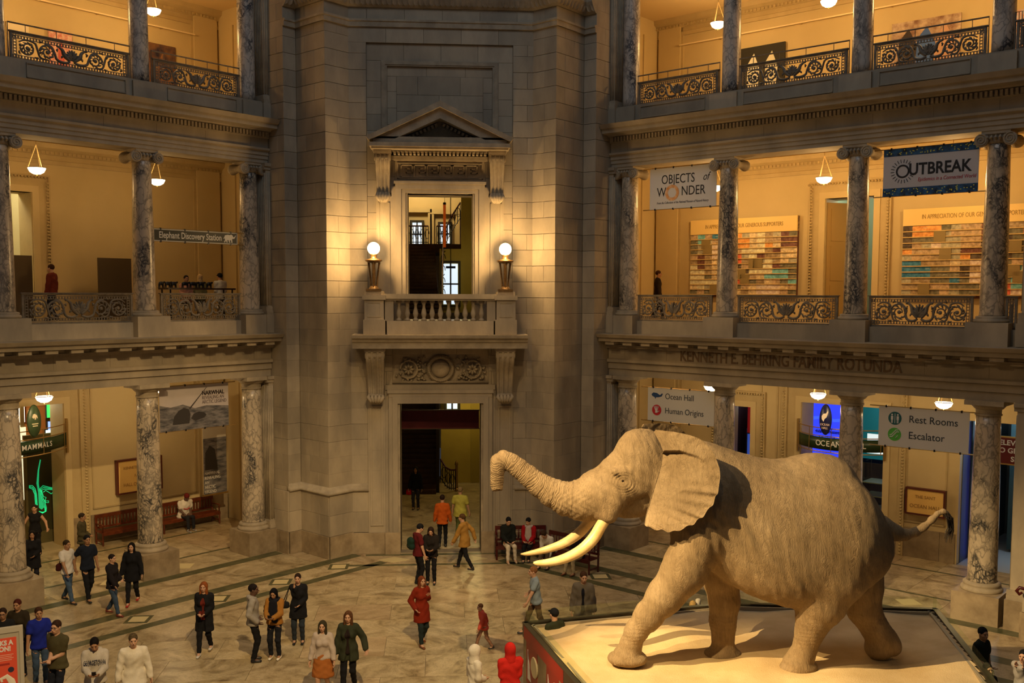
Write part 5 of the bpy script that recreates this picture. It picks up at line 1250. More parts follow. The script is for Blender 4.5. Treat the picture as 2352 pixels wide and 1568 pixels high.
# ------------------------------------------------------------------ smooth body surfaces from blended volumes
class Vol:
    def __init__(s, lo, hi, h):
        s.h = h; s.lo = np.array(lo, float); n = np.ceil((np.array(hi)-s.lo)/h).astype(int)+1
        s.ax = [(s.lo[i]+h*np.arange(n[i])).astype(np.float32) for i in range(3)]; s.V = np.full(tuple(n), 9., np.float32)
    def blk(s, lo, hi):
        sl = []
        for i in range(3):
            a = max(0, int((lo[i]-s.lo[i])/s.h)-1); b = min(len(s.ax[i]), int((hi[i]-s.lo[i])/s.h)+3)
            if b <= a: return None, None
            sl.append(slice(a, b))
        return tuple(sl), (s.ax[0][sl[0]][:, None, None], s.ax[1][sl[1]][None, :, None], s.ax[2][sl[2]][None, None, :])
    def comb(s, sl, d, k, op):
        v = s.V[sl]
        if op == 'u':
            if k > 0: h = np.maximum(k-np.abs(v-d), 0)/k; r = np.minimum(v, d)-h*h*k*.25
            else: r = np.minimum(v, d)
        else:
            if k > 0: h = np.maximum(k-np.abs(v+d), 0)/k; r = np.maximum(v, -d)+h*h*k*.25
            else: r = np.maximum(v, -d)
        s.V[sl] = r
    def cap(s, a, b, ra, rb, k=.0, sq=(1, 1, 1), op='u'):
        a = np.array(a, float); b = np.array(b, float); q = np.array(sq, float)
        m = max(ra, rb)*max(1, 1)+k+s.h*2; mm = m*np.maximum(1, q)
        sl, X = s.blk(np.minimum(a, b)-mm, np.maximum(a, b)+mm)
        if sl is None: return s
        ba = (b-a)/q; pa = [(X[i]-np.float32(a[i]))/np.float32(q[i]) for i in range(3)]
        t = np.clip(sum(pa[i]*np.float32(ba[i]) for i in range(3))/np.float32(ba@ba+1e-9), 0, 1)
        d = np.sqrt(sum((pa[i]-t*np.float32(ba[i]))**2 for i in range(3)))-(np.float32(ra)+t*np.float32(rb-ra))
        s.comb(sl, d, k, op); return s
    def ell(s, c, r, k=.0, R=None, op='u'):
        c = np.array(c, float); r = np.array(r, float); m = (r if R is None else np.full(3, r.max()))+k+s.h*2
        sl, X = s.blk(c-m, c+m)
        if sl is None: return s
        p = [X[i]-np.float32(c[i]) for i in range(3)]
        if R is not None: p = [sum(np.float32(R[j][i])*p[j] for j in range(3)) for i in range(3)]
        k0 = np.sqrt(sum((p[i]/np.float32(r[i]))**2 for i in range(3))); k1 = np.sqrt(sum((p[i]/np.float32(r[i]**2))**2 for i in range(3)))
        d = k0*(k0-1)/np.maximum(k1, 1e-5)
        s.comb(sl, d, k, op); return s
    def chain(s, pts, k=.05, sq=(1, 1, 1)):
        for (a, ra), (b, rb) in zip(pts[:-1], pts[1:]): s.cap(a, b, ra, rb, k, sq)
        return s
    def cut(s, axis, val, keep_above):
        X = s.ax[axis]; d = (val-X) if keep_above else (X-val); sh = [1, 1, 1]; sh[axis] = -1
        s.V = np.maximum(s.V, d.reshape(sh).astype(np.float32)); return s
    def surf(s):
        V = s.V; V[0] = V[-1] = 1; V[:, 0] = V[:, -1] = 1; V[:, :, 0] = V[:, :, -1] = 1
        I = V < 0; nx, ny, nz = V.shape
        cnt_ = np.zeros((nx-1, ny-1, nz-1), np.int8)
        for i in (0, 1):
            for j in (0, 1):
                for k in (0, 1): cnt_ += I[i:nx-1+i, j:ny-1+j, k:nz-1+k]
        act = (cnt_ > 0) & (cnt_ < 8); idx = np.argwhere(act)
        if len(idx) == 0: return np.zeros((0, 3)), np.zeros((0, 4), int)
        vid = np.full(act.shape, -1, np.int32); vid[act] = np.arange(len(idx))
        cv = {}
        for i in (0, 1):
            for j in (0, 1):
                for k in (0, 1): cv[(i, j, k)] = V[idx[:, 0]+i, idx[:, 1]+j, idx[:, 2]+k]
        acc = np.zeros((len(idx), 3)); wn = np.zeros(len(idx))
        for a in cv:
            for ax in range(3):
                if a[ax]: continue
                b = list(a); b[ax] = 1; b = tuple(b); va, vb = cv[a], cv[b]; m = (va < 0) != (vb < 0)
                t = np.where(m, va/(va-vb+1e-12), 0)
                for q in range(3): acc[:, q] += np.where(m, a[q]+(t if q == ax else 0), 0)
                wn += m
        P_ = (acc/wn[:, None]+idx)*s.h+s.lo
        F = []
        for ax in range(3):
            A = np.moveaxis(I, ax, 0); M_ = A[:-1] != A[1:]; M_ = M_[:, 1:-1, 1:-1]
            vd = np.moveaxis(vid, ax, 0); c = np.argwhere(M_)
            if len(c) == 0: continue
            i, j, k = c[:, 0], c[:, 1]+1, c[:, 2]+1
            q = np.stack([vd[i, j-1, k-1], vd[i, j, k-1], vd[i, j, k], vd[i, j-1, k]], 1)
            fl_ = A[:-1][:, 1:-1, 1:-1][c[:, 0], c[:, 1], c[:, 2]]
            if ax == 1: fl_ = ~fl_
            q[~fl_] = q[~fl_][:, ::-1]; F.append(q)
        return P_, np.concatenate(F)
def np_mesh(name, Vv, Ff, mat, smooth=True):
    me = bpy.data.meshes.new(name); Vv = np.asarray(Vv, np.float32); Ff = np.asarray(Ff, np.int32)
    me.vertices.add(len(Vv)); me.vertices.foreach_set('co', Vv.ravel())
    n = Ff.shape[1]; me.loops.add(Ff.size); me.loops.foreach_set('vertex_index', Ff.ravel())
    me.polygons.add(len(Ff)); me.polygons.foreach_set('loop_start', np.arange(0, Ff.size, n, dtype=np.int32)); me.polygons.foreach_set('loop_total', np.full(len(Ff), n, np.int32))
    me.polygons.foreach_set('use_smooth', np.full(len(Ff), smooth, bool))
    me.materials.append(mat); me.update(calc_edges=True); me.validate(); return me
def vnormals(Vv, Ff):
    n = np.zeros_like(Vv); a, b, c, d = (Vv[Ff[:, i]] for i in range(4)); fn = np.cross(c-a, d-b)
    for i in range(4): np.add.at(n, Ff[:, i], fn)
    return n/(np.linalg.norm(n, axis=1)[:, None]+1e-9)

# ------------------------------------------------------------------ the elephant
EA = math.radians(-6.5); EO = np.array([5.0, 17.55, 0.]); ed = np.array([math.cos(EA), math.sin(EA), 0]); en = np.array([math.sin(EA), -math.cos(EA), 0])  # en points to the viewer's side
EM = Matrix(((ed[0], -en[0], 0, EO[0]), (ed[1], -en[1], 0, EO[1]), (0, 0, 1, 0), (0, 0, 0, 1)))
def E(px, py, lat=0.):   # local: x along body (tail positive), y away from viewer, z up
    p = onpl(px, py, en, en@EO+lat); q = p-EO; return np.array([q@ed, -(q@en), p[2]])
eh = .0195
def elephant_body():
    V = Vol((-4.15, -1.5, 1.30), (4.4, 1.35, 5.75), eh)
    st = [(1545, 1022, 1215, .50), (1585, 1012, 1262, .72), (1630, 1016, 1305, .86), (1690, 1037, 1345, .97), (1745, 1053, 1370, 1.06), (1805, 1056, 1387, 1.10), (1865, 1051, 1395, 1.06),
          (1905, 1060, 1390, .98), (1945, 1084, 1370, .90), (1985, 1122, 1345, .78), (2015, 1165, 1322, .62), (2036, 1205, 1300, .42), (2046, 1240, 1272, .12)]
    T = np.array([(E(x, (yt+yb)/2)[0], E(x, yt)[2], E(x, yb)[2], w_) for x, yt, yb, w_ in st])
    xs = V.ax[0]; fi = np.linspace(T[0, 0], T[-1, 0], 200)
    def sm(col):
        y = np.interp(fi, T[:, 0], T[:, col]); k = np.hanning(19); k /= k.sum(); yp = np.pad(y, 9, mode='edge'); return np.convolve(yp, k, 'valid')
    zt, zb, wd = (np.interp(xs, fi, sm(c)) for c in (1, 2, 3))
    zc = (zt+zb)/2; hz = np.maximum((zt-zb)/2, .02)
    X, Y, Z = V.ax[0][:, None, None], V.ax[1][None, :, None], V.ax[2][None, None, :]
    zcc, hh, ww = (a[:, None, None].astype(np.float32) for a in (zc, hz, wd))
    lowz = np.clip((zcc-Z)/hh, -1, 1); wq = ww*(1+.10*lowz)   # belly a little wider than the back
    nz = (Z-zcc)/hh; ny = Y/wq; ex = 2.25
    rr_ = (np.abs(nz)**ex+np.abs(ny)**ex)**(1/ex)
    d = (rr_-1)*np.minimum(hh, wq)
    out = np.maximum(T[0, 0]-X, X-T[-1, 0]); d = np.maximum(d, out)
    V.V = np.minimum(V.V, d.astype(np.float32))
    def e(px, py, lat): return E(px, py, lat)
    k = .22
    # shoulders and haunches
    V.ell(e(1610, 1180, .55), (.55, .42, .80), .3); V.ell(e(1610, 1180, -.55), (.50, .42, .75), .3)
    V.ell(e(1935, 1225, .52), (.66, .48, .88), .35); V.ell(e(1940, 1225, -.52), (.62, .46, .8), .3)
    V.ell(e(1885, 1085, 0), (.5, .35, .25), .35)
    V.chain([(e(1500, 1085, 0), .56), (e(1560, 1110, 0), .72)], .3, (1, .82, 1))
    # near foreleg
    V.chain([(e(1608, 1230, .55), .46), (e(1572, 1310, .55), .40), (e(1528, 1368, .50), .315), (e(1488, 1415, .45), .245), (e(1461, 1450, .38), .19), (e(1450, 1478, .33), .185)], .12)
    V.cap(e(1447, 1482, .32), e(1443, 1500, .32), .19, .27, .10)
    V.cap(e(1434, 1511, .32), e(1446, 1511, .32), .31, .325, .05, (1, .9, .42))
    # far foreleg
    V.chain([(e(1640, 1240, -.5), .42), (e(1655, 1320, -.45), .36), (e(1664, 1380, -.4), .28), (e(1660, 1425, -.36), .235), (e(1661, 1450, -.33), .19), (e(1661, 1470, -.32), .185)], .12)
    V.cap(e(1661, 1474, -.32), e(1661, 1489, -.32), .19, .26, .10)
    V.cap(e(1654, 1500, -.32), e(1666, 1500, -.32), .30, .30, .05, (1, .9, .4))
    # near hind leg
    V.chain([(e(1945, 1250, .5), .56), (e(1920, 1320, .5), .50), (e(1888, 1385, .45), .40), (e(1868, 1425, .40), .285), (e(1858, 1455, .36), .225), (e(1848, 1490, .32), .195)], .14)
    V.cap(e(1846, 1492, .32), e(1834, 1522, .32), .205, .28, .12)
    V.cap(e(1818, 1534, .32), e(1843, 1530, .32), .23, .27, .08, (1, .95, .5))
    # far hind leg, heel lifted
    V.chain([(e(1970, 1270, -.45), .50), (e(1978, 1350, -.42), .38), (e(1985, 1400, -.38), .30), (e(2008, 1440, -.34), .245), (e(2028, 1468, -.30), .235)], .12)
    V.cap(e(2030, 1470, -.3), e(2018, 1486, -.3), .25, .24, .10); V.cap(e(2010, 1489, -.3), e(2045, 1482, -.3), .17, .21, .08)
    # head
    V.ell(e(1478, 1050, 0), (.50, .47, .52), .12); V.ell(e(1462, 1040, .16), (.36, .30, .42), .15); V.ell(e(1462, 1040, -.16), (.36, .30, .42), .15)
    V.ell(e(1430, 1095, 0), (.46, .40, .46), .2)
    for sg in (1, -1):
        V.cap(e(1425, 1120, .24*sg), e(1397, 1180, .33*sg), .25, .175, .13)
        V.ell(e(1466, 1105, .38*sg), (.22, .10, .26), .18)       # cheek bulge
        V.cap(e(1415, 1083, .40*sg), e(1446, 1082, .43*sg), .07, .06, .06)   # brow
        V.ell(e(1431, 1104, .53*sg), (.10, .075, .06), .03, None, 's')
        V.cap(e(1420, 1113, .43*sg), e(1440, 1116, .44*sg), .035, .03, .03)
        V.cap(e(1424, 1128, .44*sg), e(1430, 1172, .40*sg), .035, .05, .05, op='s')
    V.chain([(e(1500, 1120, 0), .38), (e(1470, 1145, 0), .30), (e(1448, 1163, 0), .20), (e(1432, 1172, 0), .12)], .12, (1, .95, 1))
    # trunk
    tk = [(1378, 1136, 61), (1336, 1148, 48), (1300, 1145, 39), (1268, 1131, 33), (1240, 1114, 28), (1214, 1093, 24.5), (1191, 1074, 22), (1172, 1060, 20.5), (1157, 1054, 19.5), (1145, 1062, 19.5), (1140, 1080, 19), (1139, 1100, 17.5), (1142, 1118, 14.5)]
    tp = [(e(x, y, 0), r*.00795) for x, y, r in tk]
    V.chain([(e(1425, 1110, 0), .44)]+tp[:1], .15); V.chain(tp, .04)
    V.ell(e(1143, 1131, .03), (.08, .085, .10), .01, None, 's')
    # tail
    tl = [(2025, 1210, .22), (2052, 1222, .155), (2078, 1228, .10), (2102, 1222, .078), (2122, 1210, .062), (2140, 1194, .052), (2153, 1180, .044), (2166, 1174, .036), (2176, 1178, .03)]
    V.chain([(e(x, y, 0), r) for x, y, r in tl], .06)
    Pv, Fv = V.surf()
    nrm = vnormals(Pv, Fv)
    # trunk parameter for wrinkle rings
    cp = np.array([p for p, r in tp]); cr_ = np.array([r for p, r in tp]); sl_ = np.concatenate([[0], np.cumsum(np.linalg.norm(np.diff(cp, axis=0), axis=1))])
    best = np.full(len(Pv), 9.); ss = np.zeros(len(Pv)); rl = np.ones(len(Pv))
    for i in range(len(cp)-1):
        ba = cp[i+1]-cp[i]; t = np.clip(((Pv-cp[i])@ba)/(ba@ba), 0, 1); dd = np.linalg.norm(Pv-cp[i]-t[:, None]*ba, axis=1)/(cr_[i]+t*(cr_[i+1]-cr_[i]))
        m_ = dd < best; best[m_] = dd[m_]; ss[m_] = (sl_[i]+t*np.linalg.norm(ba))[m_]
    wgt = np.clip((1.35-best)/.25, 0, 1)*(Pv[:, 0] < E(1400, 1150)[0])*np.clip(ss/.5, 0, 1)
    # layered smooth noise for folds
    rs = np.random.RandomState(5)
    def wav(dirs, fr): 
        o = np.zeros(len(Pv))
        for dv, f in zip(dirs, fr): o += np.sin(Pv@np.array(dv)*f+rs.uniform(0, 6)+1.8*np.sin(Pv@rs.normal(size=3)*2.2+rs.uniform(0, 6))+.9*np.sin(Pv@rs.normal(size=3)*5+rs.uniform(0, 6)))
        return o/len(fr)
    def fold(v, p=3): return 1-np.abs(v)**(1/p)
    big = wav([(1, .1, .5), (.9, 0, .75), (1, .2, .2)], (9, 13, 17))
    fine = wav([(1, 0, .4), (.7, .3, .7), (1, -.2, .1), (.4, .2, 1)], (26, 34, 43, 30))
    dsp = big*.006+fine*.006
    # stronger folds on the armpit, flank and head
    def zone(px, py, r): c = E(px, py, .8); return np.exp(-((Pv[:, 0]-c[0])**2+(Pv[:, 2]-c[2])**2)/r**2)
    fl2 = wav([(1, 0, .45), (1, 0, .3)], (30, 22)); dsp += fl2*.015*zone(1665, 1240, .55)+fl2*.012*zone(1800, 1350, .5)+fine*.012*zone(1430, 1120, .5)+fine*.006*zone(1490, 1010, .5)
    ce = E(1431, 1106, .45); de = np.sqrt((Pv[:, 0]-ce[0])**2+((Pv[:, 2]-ce[2])*1.25)**2); nearf = (Pv[:, 1] < -.15)
    dsp += nearf*np.sin(de*105+1.2*np.arctan2(Pv[:, 2]-ce[2], Pv[:, 0]-ce[0]))*.009*np.exp(-((de-.15)/.13)**2)
    dsp += fold(np.sin(Pv[:, 0]*30+Pv[:, 2]*14+2.5*np.sin(Pv[:, 2]*3+Pv[:, 0]*2)), 2)*.012*zone(1470, 1060, .6)*nearf
    ring = np.sin(ss*82+1.1*np.sin(Pv[:, 2]*9)+.9*np.sin(Pv[:, 1]*13+ss*5)); knob = np.sin(Pv[:, 0]*38+2*np.sin(Pv[:, 2]*16))*np.sin(Pv[:, 2]*42+Pv[:, 1]*20)
    amp = np.clip(1.15-ss/4.2, .35, 1)
    dsp += wgt*(ring*.0048*amp+knob*.010*np.clip(1.4-ss, 0, 1))
    # wrinkled knees and ankles
    dsp += np.sin(Pv[:, 2]*85+2*np.sin(Pv[:, 0]*6))*.0022*np.clip((2.6-Pv[:, 2])/.5, 0, 1)*np.clip((Pv[:, 2]-1.75)/.2, 0, 1)
    Pv = Pv+nrm*dsp[:, None]
    me = np_mesh('hide', Pv, Fv, HIDE)
    for nm, arr in (('ts', ss), ('tw', wgt)):
        a = me.attributes.new(nm, 'FLOAT', 'POINT'); a.data.foreach_set('value', arr.astype(np.float32))
    return me
ele = bpy.data.objects.new('elephant', elephant_body()); C.objects.link(ele); ele.matrix_basis = EM
tag(ele, 'huge grey brown mounted elephant with raised trunk walking on the sand platform', 'elephant')
# ears
def ear_mesh(sg):
    inner = [(1500, 990, .42), (1512, 1010, .50), (1522, 1035, .56), (1520, 1062, .58), (1512, 1090, .58), (1503, 1118, .56), (1494, 1150, .60), (1484, 1185, .72), (1481, 1206, .80)]
    outer = [(1505, 984, .46), (1558, 990, .72), (1612, 1006, .98), (1645, 1048, 1.16), (1657, 1092, 1.22), (1644, 1150, 1.24), (1606, 1196, 1.20), (1548, 1224, 1.08), (1486, 1210, .86)]
    def res(L_, n):
        a = np.array([E(x, y, l_) for x, y, l_ in L_]); s_ = np.concatenate([[0], np.cumsum(np.linalg.norm(np.diff(a, axis=0), axis=1))]); s_ /= s_[-1]
        t = np.linspace(0, 1, n); q = np.stack([np.interp(t, s_, a[:, i]) for i in range(3)], 1)
        k = np.hanning(27); k /= k.sum()
        qp = np.concatenate([2*q[:1]-q[13:0:-1], q, 2*q[-1:]-q[-2:-15:-1]]); return np.stack([np.convolve(qp[:, i], k, 'valid') for i in range(3)], 1)
    nu, nv = 150, 48
    A, B = res(inner, nu), res(outer, nu); V_, F_ = [], []
    u = np.linspace(0, 1, nu); v = np.linspace(0, 1, nv)
    Pg = A[:, None, :]*(1-v[None, :, None])+B[:, None, :]*v[None, :, None]
    U_, W_ = np.meshgrid(u, v, indexing='ij')
    def ss_(x): x = np.clip(x, 0, 1); return x*x*(3-2*x)
    bulge = .10*np.sin(W_*PI)*np.sin(U_*PI)                                    # bowl of the ear
    cl = np.array([E(x, y, .8) for x, y in ((1500, 1085), (1514, 1060), (1528, 1044), (1560, 1040), (1600, 1050), (1640, 1078))])
    zc = np.interp(Pg[..., 0], cl[:, 0], cl[:, 2]); fade = ss_((cl[-1, 0]-Pg[..., 0])/.8)*ss_((Pg[..., 0]-cl[0, 0]+.10)/.15)
    topf = .15*ss_((Pg[..., 2]-zc)/.07)*fade                                     # heavy upper flap folded over the bowl
    low = ss_((U_-.35)/.3)
    ruff = (.024*np.sin(U_*70+2*np.sin(U_*9))+.012*np.sin(U_*131+1))*np.clip((W_-.45)/.55, 0, 1)**1.3*(.25+.75*low)
    rad = .012*np.sin(U_*95+3*W_)*np.clip((W_-.25)/.4, 0, 1)*low
    Pg[..., 1] += ruff+rad-bulge*.4-topf
    Pg[..., 2] += .016*np.sin(U_*90)*np.clip((W_-.9)/.1, 0, 1)*(U_ > .42)
    n_ = np.sin(Pg[..., 0]*55+3*np.sin(Pg[..., 2]*9))*np.sin(Pg[..., 2]*37+2*np.sin(Pg[..., 0]*12)); Pg[..., 1] += .003*n_
    vein = .010*np.exp(-((U_-.62-.06*np.sin(W_*9))/.010)**2)+.008*np.exp(-((U_-.8-.04*np.sin(W_*12))/.009)**2)
    Pg[..., 1] -= vein
    th = (.05*(1-W_)+.012)
    Q = Pg.copy(); Q[..., 1] += th
    Vv = np.concatenate([Pg.reshape(-1, 3), Q.reshape(-1, 3)]); i, j = np.meshgrid(np.arange(nu-1), np.arange(nv-1), indexing='ij'); a = (i*nv+j).ravel()
    f1 = np.stack([a, a+1, a+nv+1, a+nv], 1); n0 = nu*nv; f2 = (f1+n0)[:, ::-1]
    def side_(ids): ids = np.array(ids); return np.stack([ids[:-1], ids[1:], ids[1:]+n0, ids[:-1]+n0], 1)
    b = [side_([k*nv+nv-1 for k in range(nu)]), side_([k*nv for k in range(nu)])[:, ::-1], side_(list(range(nv)))[:, ::-1], side_([(nu-1)*nv+k for k in range(nv)])]
    if sg < 0: Vv = Vv*np.array([1, -1, 1])+np.array([-.12, .0, -.06])
    Ff = np.concatenate([f1, f2]+b)
    me = np_mesh('ear', Vv, Ff if sg > 0 else Ff[:, ::-1], HIDE)
    for nm in ('ts', 'tw'): me.attributes.new(nm, 'FLOAT', 'POINT')
    return me
put('ear', ear_mesh(1), ele); put('ear', ear_mesh(-1), ele)
# tusks
def tusk(pts):
    P_ = [E(*p[:3]) for p in pts]; r = [p[3] for p in pts]; n = 34
    t = np.linspace(0, len(pts)-1, n); k = np.arange(len(pts))
    def cs(a):
        out = []
        for x in t:
            i = min(int(x), len(pts)-2); f = x-i; p0, p1, p2, p3 = a[max(i-1, 0)], a[i], a[i+1], a[min(i+2, len(pts)-1)]
            out.append(.5*((2*p1)+(-p0+p2)*f+(2*p0-5*p1+4*p2-p3)*f*f+(-p0+3*p1-3*p2+p3)*f**3))
        return out
    c = [cs([q[i] for q in P_]) for i in range(3)]; rr_ = cs(r)
    return G().tube(list(zip(*c)), [max(.004, x) for x in rr_], 18)
tusk([(1398, 1180, .33, .10), (1381, 1206, .35, .105), (1363, 1236, .40, .108), (1336, 1262, .46, .100), (1300, 1281, .52, .088), (1262, 1291, .57, .070), (1236, 1293, .60, .052), (1225, 1292, .61, .018)]).obj('tusk', TUSK, ele, True)
tusk([(1372, 1172, -.30, .10), (1352, 1200, -.32, .10), (1325, 1228, -.36, .098), (1291, 1249, -.40, .085), (1250, 1263, -.44, .066), (1212, 1271, -.47, .042), (1196, 1272, -.48, .012)]).obj('tusk', TUSK, ele, True)
for lat in (.463,):
    c = E(1431, 1104, lat); o = G().lathe([(.03*math.sin(PI*k/8)+1e-4, -.03*math.cos(PI*k/8)) for k in range(9)], n=12, cap=False).obj('eye', P((.02, .012, .008), .1), ele, True); o.location = c
rr_ = random.Random(2); g = G()
for k in range(70):
    a = E(2158+rr_.uniform(0, 20), 1174+rr_.uniform(-2, 4), rr_.uniform(-.03, .03)); dx = rr_.uniform(-6, 10)
    b_ = E(2180+dx, 1192+rr_.uniform(-4, 4), rr_.uniform(-.08, .08)); c = E(2182+dx*.9, 1215+rr_.uniform(-8, 6), rr_.uniform(-.09, .09)); d_ = E(2175+dx*1.2, 1236+rr_.uniform(-22, 12), rr_.uniform(-.09, .09))
    g.tube([a, b_, c, d_], [.006, .006, .005, .002], 3)
tag(g.obj('tail_hair', P((.03, .022, .015), .5), ele), kind='stuff')
for lx, ly, lat, r in ((1441, 1512, .32, .30), (1661, 1501, -.32, .29), (1828, 1537, .32, .27)):
    for k in range(4):
        a = PI+(-.9+.55*k); c = E(lx, ly, lat); p_ = c+np.array([math.cos(a)*r*.98, math.sin(a)*r*.9, -.02])
        o = G().lathe([(.0, -.03), (.045, -.02), (.05, .02), (.03, .05), (0, .055)], n=10, cap=False).obj('toenail', M('toenail', (.42, .33, .22), .5) if 'toenail' not in bpy.data.materials else bpy.data.materials['toenail'], ele, True); o.location = p_

# ------------------------------------------------------------------ the sand platform
ZP = 1.40
PLc = [(1.67, 19.70), (6.30, 20.70), (10.66, 20.04), (9.62, 15.9), (7.6, 13.9), (4.3, 13.6), (2.5, 15.6)]
pcx = np.mean([p[0] for p in PLc]); pcy = np.mean([p[1] for p in PLc])
def inset(P_, d):
    n = len(P_); out = []
    for i in range(n):
        p0, p1, p2 = (np.array(P_[(i+k) % n], float) for k in (-1, 0, 1)); d0 = (p1-p0)/np.linalg.norm(p1-p0); d1 = (p2-p1)/np.linalg.norm(p2-p1)
        n0 = np.array([d0[1], -d0[0]]); n1 = np.array([d1[1], -d1[0]]); b = n0+n1; b /= 1+n0@n1; out.append(tuple(p1+b*d))
    return out
pt = thing('elephant_platform', 'low sand topped display platform with bronze rim and red printed sides', 'platform', T_((pcx, pcy, 0)))
def loc(P_): return [(x-pcx, y-pcy) for x, y in P_]
outer, in1, in2 = PLc, inset(PLc, .10), inset(PLc, .20)
g = G(); n = len(PLc)
SIDE = M('platform_graphic', (.34, .27, .16), .5, 0, ((.20, .15, .08), 1.5)); PRED = P((.30, .018, .010), .45)
for i in range(n):
    a, b_ = np.array(loc(outer)[i]), np.array(loc(outer)[(i+1) % n]); d = b_-a; L_ = np.linalg.norm(d); M_ = T_((a[0], a[1], 0)) @ Matrix.Rotation(math.atan2(d[1], d[0]), 4, 'Z')
    # clockwise outline: local +y is outside
    G().box(0, L_, -.06, 0, 0, 1.18).obj('side_panel', SIDE, pt, mw=M_)
    G().box(0, L_, -.07, .02, 1.16, 1.44).obj('fascia', STEEL, pt, mw=M_)
    G().box(0, L_, -.085, .03, 1.44, 1.465).obj('rim', STEEL, pt, mw=M_)
    G().box(.1, L_-.1, -.20, -.15, 1.30, 1.43).obj('inner_kerb', P((.30, .25, .17), .5), pt, mw=M_)
    G().box(.02, L_-.02, -.075, -.063, 1.465, 1.72).obj('glass_rail', GLASS, pt, mw=M_)
    for k in range(max(1, int(L_/1.35))):
        x = .5+k*1.35
        if x+.8 > L_: break
        G().box(x, x+.75, 0, .006, .3, 1.16).obj('red_panel', PRED, pt, mw=M_)
        G().lathe([(0, .0), (.20, .0), (.215, .02), (.20, .035), (0, .03)], cx=x+.15, cz=.8, n=24, cap=False, axis='y').obj('disc', P((.55, .48, .30), .4), pt, mw=M_)
        G().prism([(x+.4, .4), (x+.65, .4), (x+.65, 1.0)], .006, .010).obj('white_triangle', WHITE, pt, mw=M_)
G().box(1.55, L_-.1, -.07, .025, 1.165, 1.43).obj('red_fascia', PRED, pt, mw=M_)
# sand
ns = 150; xs = np.linspace(1.5, 10.9, ns); ys = np.linspace(13.5, 20.9, ns); XX, YY = np.meshgrid(xs, ys, indexing='ij')
Zs = 1.385+.03*np.sin(XX*1.7+YY*.6)*np.sin(YY*1.9)+.02*np.sin(XX*3.3-YY*2.1)
for cx, cy, r, h_ in ((4.75, 18.75, .75, .14), (4.1, 19.0, .5, .08), (6.7, 16.2, .9, .07), (5.6, 17.2, .8, .05), (8.6, 18.6, .7, .05), (3.0, 18.3, .7, .04)):
    rr2 = ((XX-cx)**2+(YY-cy)**2)/r**2; Zs += h_*np.exp(-rr2*1.4)
for lx, ly, lat in ((1441, 1512, .32), (1661, 1501, -.32), (1828, 1537, .32), (2015, 1495, -.3)):
    c = EM @ Vector(E(lx, ly, lat)); rr2 = ((XX-c.x)**2+(YY-c.y)**2); Zs = Zs*(1-np.exp(-rr2/.10))+(1.375)*np.exp(-rr2/.10)
poly = [np.array(p) for p in inset(PLc, .05)]
ins = np.ones_like(XX, bool)
for i in range(n):
    a, b_ = poly[i], poly[(i+1) % n]; ins &= ((b_[0]-a[0])*(YY-a[1])-(b_[1]-a[1])*(XX-a[0])) < .05
Vv = np.stack([XX-pcx, YY-pcy, Zs], -1).reshape(-1, 3); i, j = np.meshgrid(np.arange(ns-1), np.arange(ns-1), indexing='ij'); a = (i*ns+j).ravel()
ff = np.stack([a, a+ns, a+ns+1, a+1], 1); ff = ff[ins.ravel()[ff].all(1)]
used = np.unique(ff); mp = np.zeros(len(Vv), int); mp[used] = np.arange(len(used))
put('sand_bed', np_mesh('sand_bed', Vv[used], mp[ff], SAND), pt)
G().slab(loc(inset(PLc, .03)), 1.0, 1.345).obj('sand_base', SAND, pt)
# ------------------------------------------------------------------ people
def rotX(a): c, s_ = math.cos(a), math.sin(a); return np.array([[1, 0, 0], [0, c, -s_], [0, s_, c]])
def rotZ(a): c, s_ = math.cos(a), math.sin(a); return np.array([[c, -s_, 0], [s_, c, 0], [0, 0, 1]])
# head, hand and hair templates (metres, forward +y)
def head_t():
    V = Vol((-.11, -.14, -.22), (.11, .15, .15), .0085)
    V.ell((0, -.015, .035), (.074, .096, .088)); V.ell((0, .022, -.03), (.062, .068, .085), .03); V.ell((0, .038, -.085), (.038, .040, .03), .03)
    V.cap((0, .085, .005), (0, .112, -.028), .008, .014, .012); V.cap((-.03, .078, .03), (.03, .078, .03), .014, .014, .015)
    V.ell((0, .088, -.058), (.026, .014, .013), .01)
    for sg in (-1, 1):
        V.ell((sg*.031, .092, .008), (.014, .012, .010), .01, None, 's'); V.ell((sg*.077, -.008, -.008), (.011, .020, .032), .008); V.ell((sg*.04, .05, -.03), (.024, .024, .022), .02)
    V.cap((0, -.02, -.05), (0, -.03, -.21), .058, .056, .03)
    return V.surf()
def hand_t():
    V = Vol((-.06, -.06, -.03), (.08, .06, .21), .0055)
    V.ell((0, 0, .045), (.040, .016, .05)); V.cap((0, 0, -.02), (0, 0, .02), .024, .026, .01)
    for k, (x, l) in enumerate(((.030, .068), (.010, .078), (-.010, .072), (-.028, .056))):
        V.cap((x, 0, .08), (x*1.15, .012, .08+l*.5), .0088, .008, .004); V.cap((x*1.15, .012, .08+l*.5), (x*1.2, .036, .08+l*.9), .008, .0068, .003)
    V.cap((.032, 0, .03), (.062, .012, .065), .012, .010, .006); V.cap((.062, .012, .065), (.066, .026, .095), .010, .0085, .004)
    return V.surf()
HEAD, HAND = head_t(), hand_t()
def face_cut(V, r=(.064, .075, .112), c=(0, .082, -.045)): V.ell(c, r, .008, None, 's'); return V
